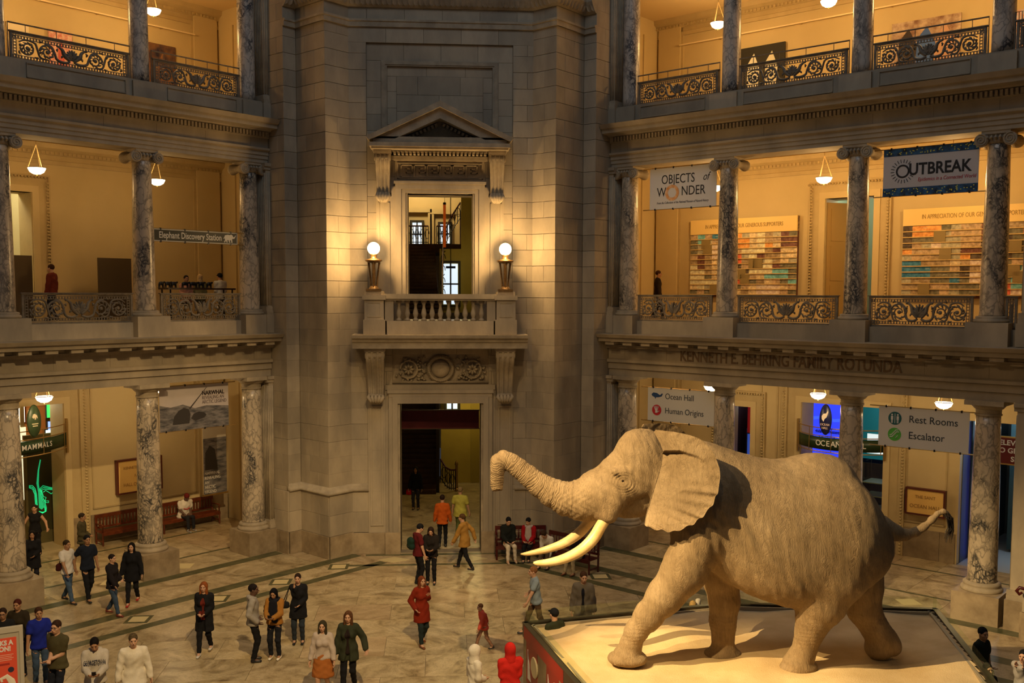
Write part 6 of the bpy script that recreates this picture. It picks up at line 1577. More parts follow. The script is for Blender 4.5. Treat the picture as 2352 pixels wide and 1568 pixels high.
def hair_t(kind):
    V = Vol((-.17, -.22, -.48), (.17, .16, .18), .0105)
    if kind == 'short':
        V.ell((0, -.022, .040), (.084, .104, .096)); face_cut(V); V.cut(2, -.055, True)
    elif kind == 'bun':
        V.ell((0, -.022, .040), (.085, .105, .097)); face_cut(V, (.064, .07, .115)); V.cut(2, -.07, True); V.ell((0, -.115, .035), (.045, .045, .042), .01)
    elif kind == 'long':
        V.ell((0, -.022, .038), (.088, .106, .098)); V.cap((0, -.06, 0), (0, -.085, -.30), .085, .075, .04, (1.05, .6, 1))
        for sg in (-1, 1): V.cap((sg*.062, .0, .02), (sg*.085, .005, -.28), .040, .032, .03)
        face_cut(V, (.056, .08, .125), (0, .085, -.05)); V.cap((0, .06, -.10), (0, .08, -.32), .055, .06, .0, (1, 1, 1), 's')
    elif kind == 'cap':
        V.ell((0, -.02, .045), (.088, .108, .090)); V.cut(2, .030, True); V.ell((0, .105, .040), (.060, .065, .012), .006)
    elif kind == 'beanie':
        V.ell((0, -.02, .045), (.090, .110, .102)); face_cut(V, (.07, .075, .085)); V.cut(2, .0, True)
    elif kind == 'hood':
        V.ell((0, -.025, .025), (.112, .132, .130)); V.cap((0, -.03, -.05), (0, -.03, -.20), .10, .12, .04); V.ell((0, .10, -.02), (.068, .10, .10), .015, None, 's')
    return V.surf()
_ht = {}
def hairm(c):
    k = ('h',)+tuple(c)
    if k not in _pc: _pc[k] = M('hair_%d' % len(_pc), c, .75, 0, (tuple(x*.5 for x in c), 30), None, spec=.12)
    return _pc[k]
def hair_get(k):
    if k not in _ht: _ht[k] = hair_t(k)
    return _ht[k]
SK = {'l': M('skin_light', (.52, .30, .19), .55), 'm': M('skin_medium', (.36, .19, .10), .55), 'd': M('skin_deep', (.11, .055, .035), .5)}
EYEM = P((.015, .01, .01), .2); LIP = P((.30, .09, .06), .5)
def ik(a, c, l1, l2, hint):
    a, c = np.array(a, float), np.array(c, float); d = c-a; L_ = np.linalg.norm(d)
    if L_ > (l1+l2)*.998: c = a+d*((l1+l2)*.998/L_); d = c-a; L_ = np.linalg.norm(d)
    u = d/L_; x = (l1*l1-l2*l2+L_*L_)/(2*L_); h_ = math.sqrt(max(l1*l1-x*x, 0)); hv = np.array(hint, float); hv -= u*(hv@u); hv /= np.linalg.norm(hv)+1e-9
    return a+u*x+hv*h_, c
ARMS = {'down': (.255, .04, -.10), 'relax': (.265, .10, -.08), 'phone': (.075, .33, .18), 'pocket': (.21, .09, .03), 'mouth': (.045, .17, .50), 'fwd': (.24, .27, .02), 'back': (.27, -.20, .0),
        'belly': (.06, .20, .10), 'cross': (-.10, .19, .16), 'lap': (.10, .30, .10), 'knee': (.12, .46, .02), 'strap': (.12, .12, .33), 'head': (.10, .10, .62), 'out': (.38, .12, .05), 'hip': (.22, .10, .06)}
def person(label, x, y, h=1.72, face=180, z0=0., arms=('down', 'down'), stride=0., seat=None, lean=0., nod=0., turn=0., skin='l', top=('long', (.1, .1, .1)), inner=None, hem=.84,
           bottom=('pants', (.02, .02, .03)), shoe=(.02, .02, .02), hair=('short', (.02, .015, .01)), wide=1., fem=False, extra=None, hide_low=False, group=None, cat='person', sq=0):
    k = h/1.75
    root = bpy.data.objects.new('person', None); C.objects.link(root); root.location = (x, y, z0); root.rotation_euler = (0, 0, -math.radians(face)); root.empty_display_size = .2
    tag(root, label, cat, group)
    hz = (seat+.09)/k if seat else .93
    pel = np.array([0, 0, hz]); RB = rotX(-math.radians(lean)); RH = rotZ(-math.radians(turn)) @ rotX(-math.radians(lean*.4+nod))
    def up(p): return pel+RB@(np.array(p, float)-np.array([0, 0, .93]))
    sh = {sg: up((sg*.168*(.92 if fem else 1)*wide, -.01, 1.405)) for sg in (-1, 1)}
    hd = up((0, .005, 1.50))+RH@np.array([0, .02, .125])
    leg = {}
    for i, sg in enumerate((-1, 1)):
        hip = pel+np.array([sg*.09, 0, 0]); st = stride*(1 if i else -1)
        if seat: ank = np.array([sg*(.13 if not fem else .08), .47+(.06 if i else -.03), .075])
        else: ank = np.array([sg*(.10-.02*abs(stride)), st*.30, .08+(.05 if stride and st < 0 else 0)])
        kn, ank = ik(hip, ank, .445, .425, (0, 1, .3 if seat else 0)); leg[sg] = (hip, kn, ank)
    arm = {}
    for sg, nm in zip((-1, 1), arms):
        t = ARMS[nm] if isinstance(nm, str) else nm
        tgt = pel+RB@np.array([sg*t[0]*(wide if t[0] > .2 else 1), t[1], t[2]])
        el, wr = ik(sh[sg], tgt, .285, .255, (sg*.5, -1, -.35)); arm[sg] = (sh[sg], el, wr)
    allp = [hd+[0, 0, .15], pel]+[q for d in (arm, leg) for v in d.values() for q in v]
    lo = np.min(allp, axis=0)-.24; hi = np.max(allp, axis=0)+.24
    def torso(V, g=0., kk=.05, w_=wide, upto=1.42):
        b = 1 if not fem else .92
        V.ell(up((0, 0, .96)), (.158*w_*(1.04 if fem else 1)+g, .108*w_+g, .13+g), kk, RB)
        V.ell(up((0, .0, 1.10)), (.138*w_*b+g, .098*w_+g, .14+g), kk, RB); V.ell(up((0, .0, 1.28)), (.160*w_*b+g, .108*w_+g, .17+g), kk, RB)
        [V.cap(up((0, -.015, 1.435)), up((q_*.13*w_*b, -.01, 1.405)), .052+g, .050+g, kk) for q_ in (-1, 1)]
        if fem:
            for sg in (-1, 1): V.ell(up((sg*.065, .09, 1.26)), (.062+g*.6, .055+g*.6, .06+g*.6), .03, RB)
    # body: one continuous surface, fine head and hands grown into it
    V = Vol(lo, hi, .021)
    torso(V); V.cap(up((0, -.01, 1.40)), hd+RH@np.array([0, -.02, -.10]), .058, .056, .03)
    for sg in (-1, 1):
        s_, e_, w_ = arm[sg]; V.cap(s_, e_, .052, .042, .03); V.cap(e_, w_, .042, .029, .02)
        if not hide_low:
            a_, k_, n_ = leg[sg]; V.cap(a_, k_, .085, .056, .04); V.cap(k_, n_, .056, .038, .03); V.cap(n_, n_+[0, .12, -.045], .038, .03, .02)
    parts = [V.surf()]; off = [0]; Vs, Fs = [], []
    Pb, Fb = parts[0]; Vs.append(Pb); Fs.append(Fb); n = len(Pb)
    hs = 1.0 if not fem else .95
    Vs.append(HEAD[0]@(RH.T)*hs+hd); Fs.append(HEAD[1]+n); n += len(HEAD[0])
    hands = {}
    for sg in (-1, 1):
        s_, e_, w_ = arm[sg]; z = (w_-e_)/np.linalg.norm(w_-e_); inn = np.array([-sg, .35, 0.]); 
        if z[1] > .5: inn = np.array([-sg*.55, 0, 1.])
        y_ = inn-z*(inn@z); y_ /= np.linalg.norm(y_); x_ = np.cross(y_, z); Rm = np.stack([x_*(1 if True else 1), y_, z], 0)
        Hv = HAND[0].copy(); flip = (x_@np.array([0, 1, .3])) < 0
        if flip: Hv[:, 0] *= -1
        Fh = HAND[1][:, ::-1] if flip else HAND[1]
        Vs.append(Hv@Rm+w_); Fs.append(Fh+n); n += len(Hv); hands[sg] = w_+z*.07
    Vv = np.concatenate(Vs)*k; Ff = np.concatenate(Fs)
    put('body', np_mesh('body', Vv, Ff, SK[skin]), root)
    hm = lambda Vt: (Vt@(RH.T)*hs+hd)*k
    if 'eye' not in _fc:
        _fc['eye'] = G().lathe([(.011*math.sin(PI*j/6)+1e-4, -.011*math.cos(PI*j/6)) for j in range(7)], n=8, cap=False).mesh('eye', EYEM, True)
        _fc['mouth'] = G().xf(Matrix()).lathe([(0, -.022), (.006, -.010), (.007, 0), (.006, .010), (0, .022)], n=6, cap=False, axis='x').mesh('mouth', LIP, True)
    RHm = Matrix([[*RH[i], 0] for i in range(3)]+[[0, 0, 0, 1]])
    for sg in (-1, 1): put('eye', _fc['eye'], root, T_(Vector(tuple((hd+RH@(np.array([sg*.031, .081, .008])*hs))*k))))
    put('mouth', _fc['mouth'], root, T_(Vector(tuple((hd+RH@(np.array([0, .099, -.058])*hs))*k))) @ RHm)
    if hair and hair[0]:
        kinds = [hair] if isinstance(hair[0], str) else list(hair)
        for kd, cl in kinds:
            Hv, Hf = hair_get(kd); nm = {'cap': 'cap', 'hood': 'hood', 'beanie': 'cap'}.get(kd, 'hair')
            put(nm, np_mesh(nm, hm(Hv), Hf, cloth(cl) if nm != 'hair' else hairm(cl)), root)
    # top garment
    def garment(nm, g, sl, col, hemz, flare=1.06, zmin=None, cutfront=False):
        V = Vol(lo, hi, .0185); torso(V, g, .05)
        lim = {'tank': 0, 'tee': .62, 'long': 1.9}[sl]
        for sg in (-1, 1):
            s_, e_, w_ = arm[sg]
            if lim == 0: V.cap(s_*.9+up((0, 0, 1.41))*.1, s_*.8+up((0, 0, 1.41))*.2, .05+g, .05+g, .03); continue
            f = min(lim, 1.); V.cap(s_, s_+(e_-s_)*f, .050+g, .045+g+(.008 if lim < 1 else 0), .03)
            if lim > 1: V.cap(e_, e_+(w_-e_)*.96, .046+g, .037+g, .02)
        if hemz < .80:
            c0 = up((0, 0, .95)); bz = np.array([0, .02, hemz-.93])+pel if not seat else up((0, 0, .88))
            V.cap(c0, bz, .148*wide+g, .165*wide*flare+g, .04, (1.12, .86, 1))
        else: V.ell(up((0, 0, hemz+.03)), (.178*wide+g, .128*wide+g, .10), .04, RB)
        V.ell(up((0, .035, 1.53)), (.062, .085, .075), .01, None, 's')
        if not seat: V.cut(2, hemz if lean < 5 else hemz-.03, True)
        if cutfront: V.cap(up((0, .20, 1.45)), up((0, .23, hemz-.1)), .105, .12, .0, (.6, 1, 1), 's')
        Pv, Fv = V.surf()
        if len(Pv): 
            nr = vnormals(Pv, Fv); Pv = Pv+nr*(.0045*np.sin(Pv[:, 2]*34+3*np.sin(Pv[:, 0]*13+sq)+Pv[:, 1]*20))[:, None]
            o = put(nm, np_mesh(nm, Pv*k, Fv, cloth(col)), root); return o
    kind, col = top
    if inner: garment('shirt', .012, 'long' if kind == 'coat' else 'tee', inner, max(hem, .86))
    if kind == 'coat': garment('coat', .024, 'long', col, hem, cutfront=bool(inner))
    elif kind == 'hoodie': garment('hoodie', .022, 'long', col, hem)
    elif kind == 'jersey': garment('jersey', .022, 'tee', col, hem)
    else: garment('shirt' if kind != 'tank' else 'top', .021, kind, col, hem)
    if kind in ('hoodie',) and not (hair and not isinstance(hair[0], str)):
        V = Vol(lo, hi, .0185); V.cap(up((-.09, -.055, 1.46)), up((.09, -.055, 1.46)), .05, .05); V.cap(up((0, -.09, 1.47)), up((0, -.10, 1.36)), .055, .03, .03); V.cap(up((-.09, -.03, 1.47)), up((-.03, .08, 1.41)), .028, .022, .02); V.cap(up((.09, -.03, 1.47)), up((.03, .08, 1.41)), .028, .022, .02)
        a_, b_ = V.surf(); put('hood', np_mesh('hood', a_*k, b_, cloth(col)), root)
    # bottom garment
    if not hide_low:
        V = Vol(lo, hi, .0185); bk, bc = bottom; g = .012
        V.ell(up((0, 0, .93)), (.158*wide+.004, .108*wide+.004, .10), .03, RB)
        if bk in ('skirt', 'dress'):
            V.cap(up((0, 0, .92)), pel+np.array([0, .02, -.38]), .175, .215, .04, (1.15, .85, 1)); V.cut(2, hz-.42, True)
        else:
            for sg in (-1, 1):
                a_, k_, n_ = leg[sg]; slim = 1. if bk == 'pants' else 1.15
                if bk == 'shorts': V.cap(a_, a_+(k_-a_)*.9, .092+g, .080, .04)
                else: V.cap(a_-np.array([0, 0, .03]), k_, .082*slim+.006, .060*slim+g*.6, .04); V.cap(k_, n_+(k_-n_)*.06, .060*slim+g*.6, (.046 if bk == 'pants' else .06)+g*.5, .03)
        Pv, Fv = V.surf(); nm = {'skirt': 'skirt', 'shorts': 'shorts'}.get(bk, 'trousers')
        nr = vnormals(Pv, Fv); Pv = Pv+nr*(.004*np.sin(Pv[:, 2]*45+2*np.sin(Pv[:, 0]*20)))[:, None]
        put(nm, np_mesh(nm, Pv*k, Fv, cloth(bc)), root)
        for sg in (-1, 1):
            n_ = leg[sg][2]; V = Vol(n_-.2, n_+[.2, .3, .2], .012)
            V.cap(n_+[0, -.025, -.035], n_+[0, .14, -.048], .044, .036, .02, (1, 1, .8)); V.cap(n_+[0, -.005, .02], n_+[0, -.01, -.03], .048, .045, .02)
            V.cut(2, n_[2]-.079, True); a_, b_ = V.surf(); put('shoe', np_mesh('shoe', a_*k, b_, P(shoe, .4)), root)
    W = Matrix.Translation((x, y, z0)) @ Matrix.Rotation(-math.radians(face), 4, 'Z')
    inf = dict(root=root, W=W, k=k, hands={sg: W @ Vector(tuple(hands[sg]*k)) for sg in hands}, hd=W @ Vector(tuple(hd*k)), up=lambda p: W @ Vector(tuple(up(p)*k)), hdl=hd, RH=RH, upl=up)
    if extra: extra(inf)
    return inf
def at_head(px, py, h):   # ground point under a standing head whose top is seen at px, py
    p = onz(px, py, h); return p[0], p[1]
def phone(inf, label, sg=1):
    a, b_ = inf['hands'][-1], inf['hands'][1]; c = (a+b_)/2 if (a-b_).length < .35 else inf['hands'][sg]
    t = thing('phone', label, 'phone', inf['W'].copy()); t.matrix_basis = T_(c+Vector((0, 0, .035))) @ inf['W'].to_3x3().to_4x4() @ Matrix.Rotation(-.6, 4, 'X')
    G().box(-.037, .037, -.006, .006, -.07, .07, .002).obj('case', BLACK, t); G().box(-.033, .033, -.008, -.006, -.062, .062).obj('screen', P((.10, .12, .15), .15), t)
def bag(inf, p, size, label, col, name='handbag', strap=None):
    t = thing(name, label, 'bag', T_(inf['up'](p)) @ inf['W'].to_3x3().to_4x4()); w_, d_, h_ = size
    V = Vol((-w_, -d_-.05, -h_), (w_, d_+.05, h_), .014); V.ell((0, 0, 0), (w_*.62, d_*.62, h_*.62), 0); V.cap((-w_*.42, 0, -h_*.30), (w_*.42, 0, -h_*.30), d_*.5, d_*.5, .04); V.cap((-w_*.40, 0, h_*.25), (w_*.40, 0, h_*.25), d_*.42, d_*.42, .04)
    a_, b_ = V.surf(); put('bag_body', np_mesh('bag_body', a_, b_, cloth(col)), t)
    if strap:
        q = [t.matrix_basis.inverted() @ inf['up'](s_) for s_ in strap]; G().tube(q, .012, 5).obj('strap', P(tuple(c*.7 for c in col)), t, True)
    G().box(-w_*.3, w_*.3, -d_*.66, -d_*.5, -h_*.25, -h_*.2).obj('zip', STEEL, t)
BK = (.012, .012, .014); NAVY = (.015, .018, .03); JEAN = (.045, .075, .13)
def st(label, px, py, h, **kw):
    x, y = at_head(px, py, h); return person(label, x, y, h, **kw)
# --- left, walking out of the mammal hall
st('woman in a black sleeveless top walking out of the mammal hall', 79, 1158, 1.68, arms=('out', 'out'), stride=.6, top=('tank', BK), bottom=('pants', BK), hair=('bun', (.03, .02, .012)), fem=True, face=170)
i = st('woman with long black hair in a black coat, beside the left column', 74, 1218, 1.62, arms=('belly', 'fwd'), stride=.5, top=('coat', BK), hem=.62, hair=('long', (.008, .006, .005)), fem=True, skin='m', face=165)
i = st('person in a white t-shirt and blue jeans walking at the left', 152, 1240, 1.70, arms=('down', 'fwd'), stride=.9, top=('tee', (.66, .62, .56)), bottom=('pants', (.06, .10, .17)), hair=('short', (.04, .025, .012)), skin='m', face=120)
bag(i, (.2, -.06, 1.05), (.13, .09, .17), 'dark red shoulder bag carried by the white t-shirt walker', (.05, .01, .01), strap=((.19, -.05, 1.15), (.16, -.03, 1.45)))
st('man in a dark navy shirt and black trousers walking, left group', 199, 1228, 1.78, arms=('down', 'back'), stride=.8, top=('tee', (.012, .016, .028)), bottom=('pants', BK), hair=('short', BK), skin='m', face=140)
i = st('woman in a dark jacket and blue jeans carrying a black bag, left group', 256, 1272, 1.60, arms=('hip', 'fwd'), stride=.8, top=('coat', (.015, .012, .014)), hem=.80, bottom=('pants', JEAN), shoe=(.16, .03, .02), hair=('short', (.02, .012, .01)), fem=True, face=110)
bag(i, (-.28, -.05, 1.0), (.19, .10, .17), 'big black bag hanging from the jeans woman in the left group', (.012, .012, .014), strap=((-.27, -.05, 1.1), (-.19, 0, 1.44)))
i = st('woman with long black hair in a black coat and red shoes, left group', 302, 1245, 1.66, arms=('relax', 'relax'), stride=.8, top=('coat', (.01, .01, .012)), hem=.68, bottom=('pants', BK), shoe=(.35, .012, .01), hair=('long', (.008, .006, .006)), fem=True, wide=1.05, face=175)
st('person in a dark olive jacket by the end of the left bench', 187, 1178, 1.66, arms=('belly', 'belly'), top=('coat', (.07, .06, .03)), hem=.8, bottom=('pants', BK), hair=('short', (.04, .025, .015)), skin='m', face=90)
# --- floor, left centre
st('red-haired woman in an open black coat and silver shoes, alone on the floor', 468, 1335, 1.68, arms=('belly', 'belly'), stride=.7, top=('coat', BK), inner=(.14, .02, .012), hem=.58, bottom=('pants', BK), shoe=(.55, .53, .5), hair=('long', (.30, .085, .02)), fem=True, face=182)
i = st('man in a light grey hoodie and black trousers seen from the side', 580, 1341, 1.76, arms=('pocket', 'pocket'), top=('hoodie', (.33, .30, .26)), bottom=('pants', BK), shoe=BK, hair=('short', (.015, .01, .01)), skin='d', face=80, turn=10)
i = st('woman in a mustard jacket with a black scarf and white shoes looking at her phone', 630, 1348, 1.64, arms=('phone', 'phone'), nod=18, top=('coat', (.36, .16, .03)), hem=.86, bottom=('pants', (.015, .016, .022)), shoe=(.75, .70, .6), hair=('long', (.006, .006, .008)), fem=True, skin='m', face=188)
phone(i, 'phone held by the mustard jacket woman')
def scarf(inf, label, col, lw=.06):
    t = thing('scarf', label, 'scarf', inf['W'].copy()); V = Vol((-.35, -.35, .6), (.35, .4, 1.8), .02); u = inf['upl']
    ps = [u((.10*math.sin(a), .085*math.cos(a)-.01, 1.455)) for a in np.linspace(-PI, PI, 12)]
    for a, b_ in zip(ps[:-1], ps[1:]): V.cap(a, b_, .045, .045, .02)
    V.cap(u((-.05, .13, 1.42)), u((-.05, .16, .98)), .045, lw, .03, (1.3, .6, 1)); V.cap(u((.04, .13, 1.42)), u((.05, .15, 1.08)), .045, lw, .03, (1.2, .6, 1))
    a_, b_ = V.surf(); put('cloth', np_mesh('scarf', a_*inf['k'], b_, cloth(col)), t)
scarf(i, 'black checked scarf round the neck of the mustard jacket woman', (.012, .012, .018))
bag(i, (.20, -.12, 1.18), (.14, .10, .19), 'small black backpack behind the mustard jacket woman', BK, 'backpack')
i = st('woman in a long black coat with her hand at her mouth', 684, 1316, 1.68, arms=('belly', 'mouth'), top=('coat', BK), hem=.66, bottom=('pants', (.03, .04, .055)), shoe=BK, hair=('bun', (.03, .015, .01)), fem=True, face=180)
bag(i, (.33, .02, .98), (.17, .10, .12), 'black handbag hanging beside the long black coat', (.015, .015, .016), strap=((.30, .02, 1.06), (.20, 0, 1.44), (.36, .02, 1.04)))
st('woman in a pale grey top and rust skirt at the bottom edge', 741, 1424, 1.62, arms=('relax', 'relax'), stride=.5, top=('long', (.48, .40, .34)), hem=.9, bottom=('skirt', (.38, .13, .03)), hair=('long', (.05, .04, .02)), fem=True, face=185)
st('woman with long brown hair in a dark green cardigan over black at the bottom edge', 800, 1402, 1.72, arms=('out', 'relax'), stride=.6, top=('coat', (.035, .04, .022)), inner=(.02, .012, .01), hem=.72, bottom=('pants', BK), hair=('long', (.12, .05, .02)), fem=True, face=185)
# --- centre
i = st('man in a maroon t-shirt with a dark green backpack near the doorway', 960, 1202, 1.76, arms=('down', 'relax'), nod=22, top=('tee', (.11, .012, .014)), bottom=('pants', BK), shoe=BK, hair=('short', BK), face=65)
bag(i, (0, -.22, 1.22), (.22, .16, .29), 'dark green backpack worn over the maroon t-shirt', (.012, .035, .025), 'backpack', strap=((-.12, -.1, 1.42), (-.14, .08, 1.40), (-.16, .05, 1.15)))
i = st('woman in a black sweatshirt looking down at her phone near the doorway', 990, 1207, 1.68, arms=('phone', 'phone'), nod=25, top=('hoodie', (.018, .014, .012)), bottom=('pants', BK), shoe=BK, hair=('long', (.03, .015, .01)), fem=True, wide=1.08, face=185)
phone(i, 'phone held by the black sweatshirt woman')
st('man in an orange shirt walking away through the doorway', 1016, 1136, 1.74, arms=('relax', 'relax'), stride=.5, top=('long', (.52, .10, .012)), hem=.80, bottom=('pants', BK), hair=('short', (.03, .015, .01)), face=5)
st('person in a yellow shirt walking away through the doorway', 1057, 1118, 1.78, arms=('relax', 'relax'), stride=.5, top=('tee', (.52, .48, .09)), hem=.78, bottom=('pants', (.12, .15, .05)), hair=('short', (.35, .25, .12)), face=15, wide=1.12)
st('person in a tan jacket striding in front of the doorway', 1068, 1180, 1.70, arms=('fwd', 'back'), stride=1.0, lean=8, top=('coat', (.36, .19, .04)), hem=.78, bottom=('pants', BK), hair=('short', (.10, .05, .02)), face=300)
i = st('woman in a black top with a white print at the foot of the stairs', 955, 1071, 1.66, arms=('relax', 'relax'), top=('long', BK), bottom=('pants', (.03, .03, .035)), hair=('long', BK), fem=True, skin='m', face=190)
i_ = i; t = thing('chest_print', 'x', 'x', (0, 0, 0)) if False else None
bag(i, (.28, .05, .72), (.14, .10, .18), 'red bag carried by the woman at the foot of the stairs', (.42, .01, .01), strap=((.27, .06, .82), (.26, .06, .98)))
st('woman in a long red brown coat and rust boots walking in the centre', 968, 1322, 1.66, arms=('strap', 'hip'), stride=.5, top=('coat', (.22, .022, .008)), hem=.62, bottom=('pants', (.02, .03, .03)), shoe=(.16, .05, .015), hair=('long', (.20, .05, .015)), fem=True, face=150)
st('person in a pale blue shirt hurrying past in front of the tusks', 1232, 1300, 1.70, arms=('fwd', 'out'), stride=1., lean=6, top=('tee', (.25, .31, .36)), bottom=('pants', (.10, .06, .03)), hair=('short', (.30, .13, .05)), face=265)
st('child in a coral red jacket running in the centre', 1112, 1384, 1.12, arms=('fwd', 'back'), stride=1., lean=12, top=('coat', (.62, .10, .06)), hem=.8, bottom=('pants', (.3, .16, .10)), hair=('short', (.3, .14, .06)), face=255)
i = st('person in a white hooded sweatshirt seen from behind at the bottom edge', 1090, 1482, 1.62, arms=('belly', 'belly'), top=('hoodie', (.78, .72, .60)), bottom=('pants', NAVY), hair=(('short', (.05, .03, .02)), ('hood', (.78, .72, .60))), face=60)
st('person in a bright red hooded sweatshirt beside the platform corner', 1172, 1478, 1.66, arms=('belly', 'belly'), top=('hoodie', (.62, .025, .018)), bottom=('pants', NAVY), hair=(('short', (.05, .03, .02)), ('hood', (.62, .025, .018))), face=350, wide=1.15)
# --- behind the platform
st('man in a long grey quilted coat standing behind the platform glass', 1340, 1311, 1.82, arms=('down', 'down'), turn=-15, nod=8, top=('coat', (.15, .125, .095)), inner=(.012, .012, .018), hem=.52, bottom=('pants', BK), hair=('short', (.07, .03, .015)), face=190)
st('man in a black cap and dark green shirt seen from behind at the platform corner', 1274, 1397, 1.76, arms=('belly', 'belly'), top=('tee', (.035, .04, .02)), hair=(('short', BK), ('cap', BK)), face=330, bottom=('pants', BK))
st('person in a dark jacket over a checked shirt behind the striding foreleg', 1520, 1374, 1.62, arms=('belly', 'belly'), top=('coat', BK), inner=(.45, .42, .38), hair=('short', (.05, .03, .02)), face=180)
st('blond woman with her head bowed behind the platform between the forelegs', 1590, 1376, 1.50, arms=('head', 'belly'), nod=25, top=('long', (.5, .42, .36)), hair=('long', (.50, .30, .11)), fem=True, face=175)
# --- bottom left group
i = st('man with glasses in an olive polo shirt with folded arms, bottom left', 130, 1424, 1.80, arms=((.02, .24, .12), (-.06, .26, .14)), turn=-12, top=('tee', (.075, .065, .03)), hair=('short', (.045, .02, .012)), bottom=('pants', NAVY), face=205, wide=1.1)
def glasses(inf, label):
    t = thing('eyeglasses', label, 'glasses', T_(inf['hd']) @ inf['W'].to_3x3().to_4x4() @ Matrix([[*inf['RH'][q], 0] for q in range(3)]+[[0, 0, 0, 1]]))
    g = G()
    for sg in (-1, 1):
        g.tube([(sg*.033+.025*math.cos(a), .100, .006+.017*math.sin(a)) for a in np.linspace(0, 2*PI, 12, False)], .003, 4, True); g.tube([(sg*.058, .10, .01), (sg*.079, .0, .008)], .0028, 4)
    g.tube([(-.010, .104, .01), (.010, .104, .01)], .003, 4); g.obj('frame', BLACK, t)
glasses(i, 'dark eyeglasses of the olive polo man')
st('man in a grey hooded sweatshirt with college lettering looking at his phone', 217, 1460, 1.72, arms=('phone', 'phone'), nod=22, skin='m', top=('hoodie', (.50, .45, .38)), hair=('short', (.008, .006, .006)), bottom=('pants', (.25, .18, .1)), face=165, wide=1.08,
   extra=lambda f: (text('GEORGETOWN', .13, P((.02, .022, .04)), f['root'], T_(Vector(tuple((f['upl']((0, .152, 1.275)))*f['k']))) @ Matrix.Rotation(PI, 4, 'Z'), sx=.42, depth=.004), phone(f, 'phone held by the grey sweatshirt man')))
st('person in a loose white shirt at the bottom edge, left', 305, 1452, 1.74, arms=('relax', 'relax'), stride=.6, lean=5, top=('long', (.70, .64, .52)), hair=('short', (.10, .07, .035)), bottom=('pants', BK), face=160, wide=1.15, hem=.78)
st('person in a bright blue shirt in the bottom left group', 88, 1394, 1.66, arms=('relax', 'relax'), top=('tee', (.012, .022, .26)), hair=('short', (.06, .025, .012)), bottom=('pants', JEAN), face=150, skin='m')
st('woman in a dark jacket with dark red hair in the bottom left group', 40, 1375, 1.70, arms=('relax', 'relax'), top=('coat', (.03, .022, .012)), hair=('short', (.08, .015, .01)), bottom=('pants', BK), face=180, fem=True, skin='m')
i = st('person with glasses in a black shirt with white print, left picture edge', 6, 1396, 1.64, arms=('belly', 'belly'), top=('tee', (.012, .012, .014)), hair=('short', (.03, .015, .01)), bottom=('pants', BK), face=165, skin='m')
glasses(i, 'dark eyeglasses of the person at the left picture edge')
# --- bottom right group
st('man in a dark green t-shirt with black hair, bottom right', 2257, 1440, 1.74, arms=('down', 'belly'), turn=20, top=('tee', (.014, .018, .012)), hair=('short', BK), bottom=('pants', BK), face=150, skin='m', wide=1.05)
st('person with a lit face cut by the bottom right edge', 2268, 1522, 1.55, arms=('belly', 'belly'), top=('long', BK), hair=('short', BK), bottom=('pants', BK), face=175)
st('person in a black vest with pale grey sleeves at the right picture edge', 2352, 1492, 1.62, arms=('mouth', 'mouth'), top=('long', (.36, .33, .30)), hair=('short', BK), bottom=('pants', BK), face=230)
# --- middle storey gallery
def gal(label, px, py, h, v, z0, **kw):
    u, z = Lp(px, py, v) if px < 1200 else Rp(px, py, v); s = 'left' if px < 1200 else 'right'; x, y = UV(s, abs(u), v); return person(label, x, y, h, z0=z0, **kw)
for px, py, lb, kw in ((427, 627, 'dark-haired person in a pink top seated at the discovery station', dict(top=('long', (.45, .22, .14)), hair=('short', (.02, .012, .01)), face=150, skin='m')),
                       (459, 624, 'person with curly blond hair seated at the discovery station', dict(top=('long', (.20, .17, .06)), hair=('long', (.62, .42, .18)), face=330, fem=True)),
                       (505, 622, 'person in a white hooded top and black cap seated at the discovery station', dict(top=('hoodie', (.62, .60, .52)), hair=(('short', BK), ('cap', BK)), face=315, skin='m', wide=1.1))):
    v = 29.0; u, z = Lp(px, py, v); hh = 1.66; seat = z-7.33-(hh*.515)-.09*hh/1.75
    x, y = UV('left', u, v); person(lb, x, y, hh, z0=7.33, seat=max(.5, seat), arms=('belly', 'belly'), hide_low=True, **kw)
    s_ = thing('stool', 'tall stool under the ' + lb.replace(' seated at the discovery station', ''), 'stool', (x, y, 7.33), 'discovery station stools')
    G().lathe([(.17, 0), (.18, .02), (.17, .04)], n=14, cz=max(.5, seat)-.06).obj('seat', BLACK, s_)
    for q in range(3): a = 2*PI*q/3; G().tube([(.06*math.cos(a), .06*math.sin(a), max(.5, seat)-.05), (.18*math.cos(a), .18*math.sin(a), .0)], .014, 5).obj('leg', BLACK, s_)
gal('person in dark red walking past the wall of the left middle gallery', 118, 620, 1.72, 29.9, 7.33, top=('long', (.12, .02, .01)), hair=('short', (.05, .02, .01)), stride=.6, face=280, hide_low=False)
gal('person in black walking behind the first railing of the right middle gallery', 1512, 610, 1.72, 29.6, 7.33, top=('long', (.02, .012, .008)), hair=('short', (.06, .02, .01)), stride=.6, face=100, skin='m')

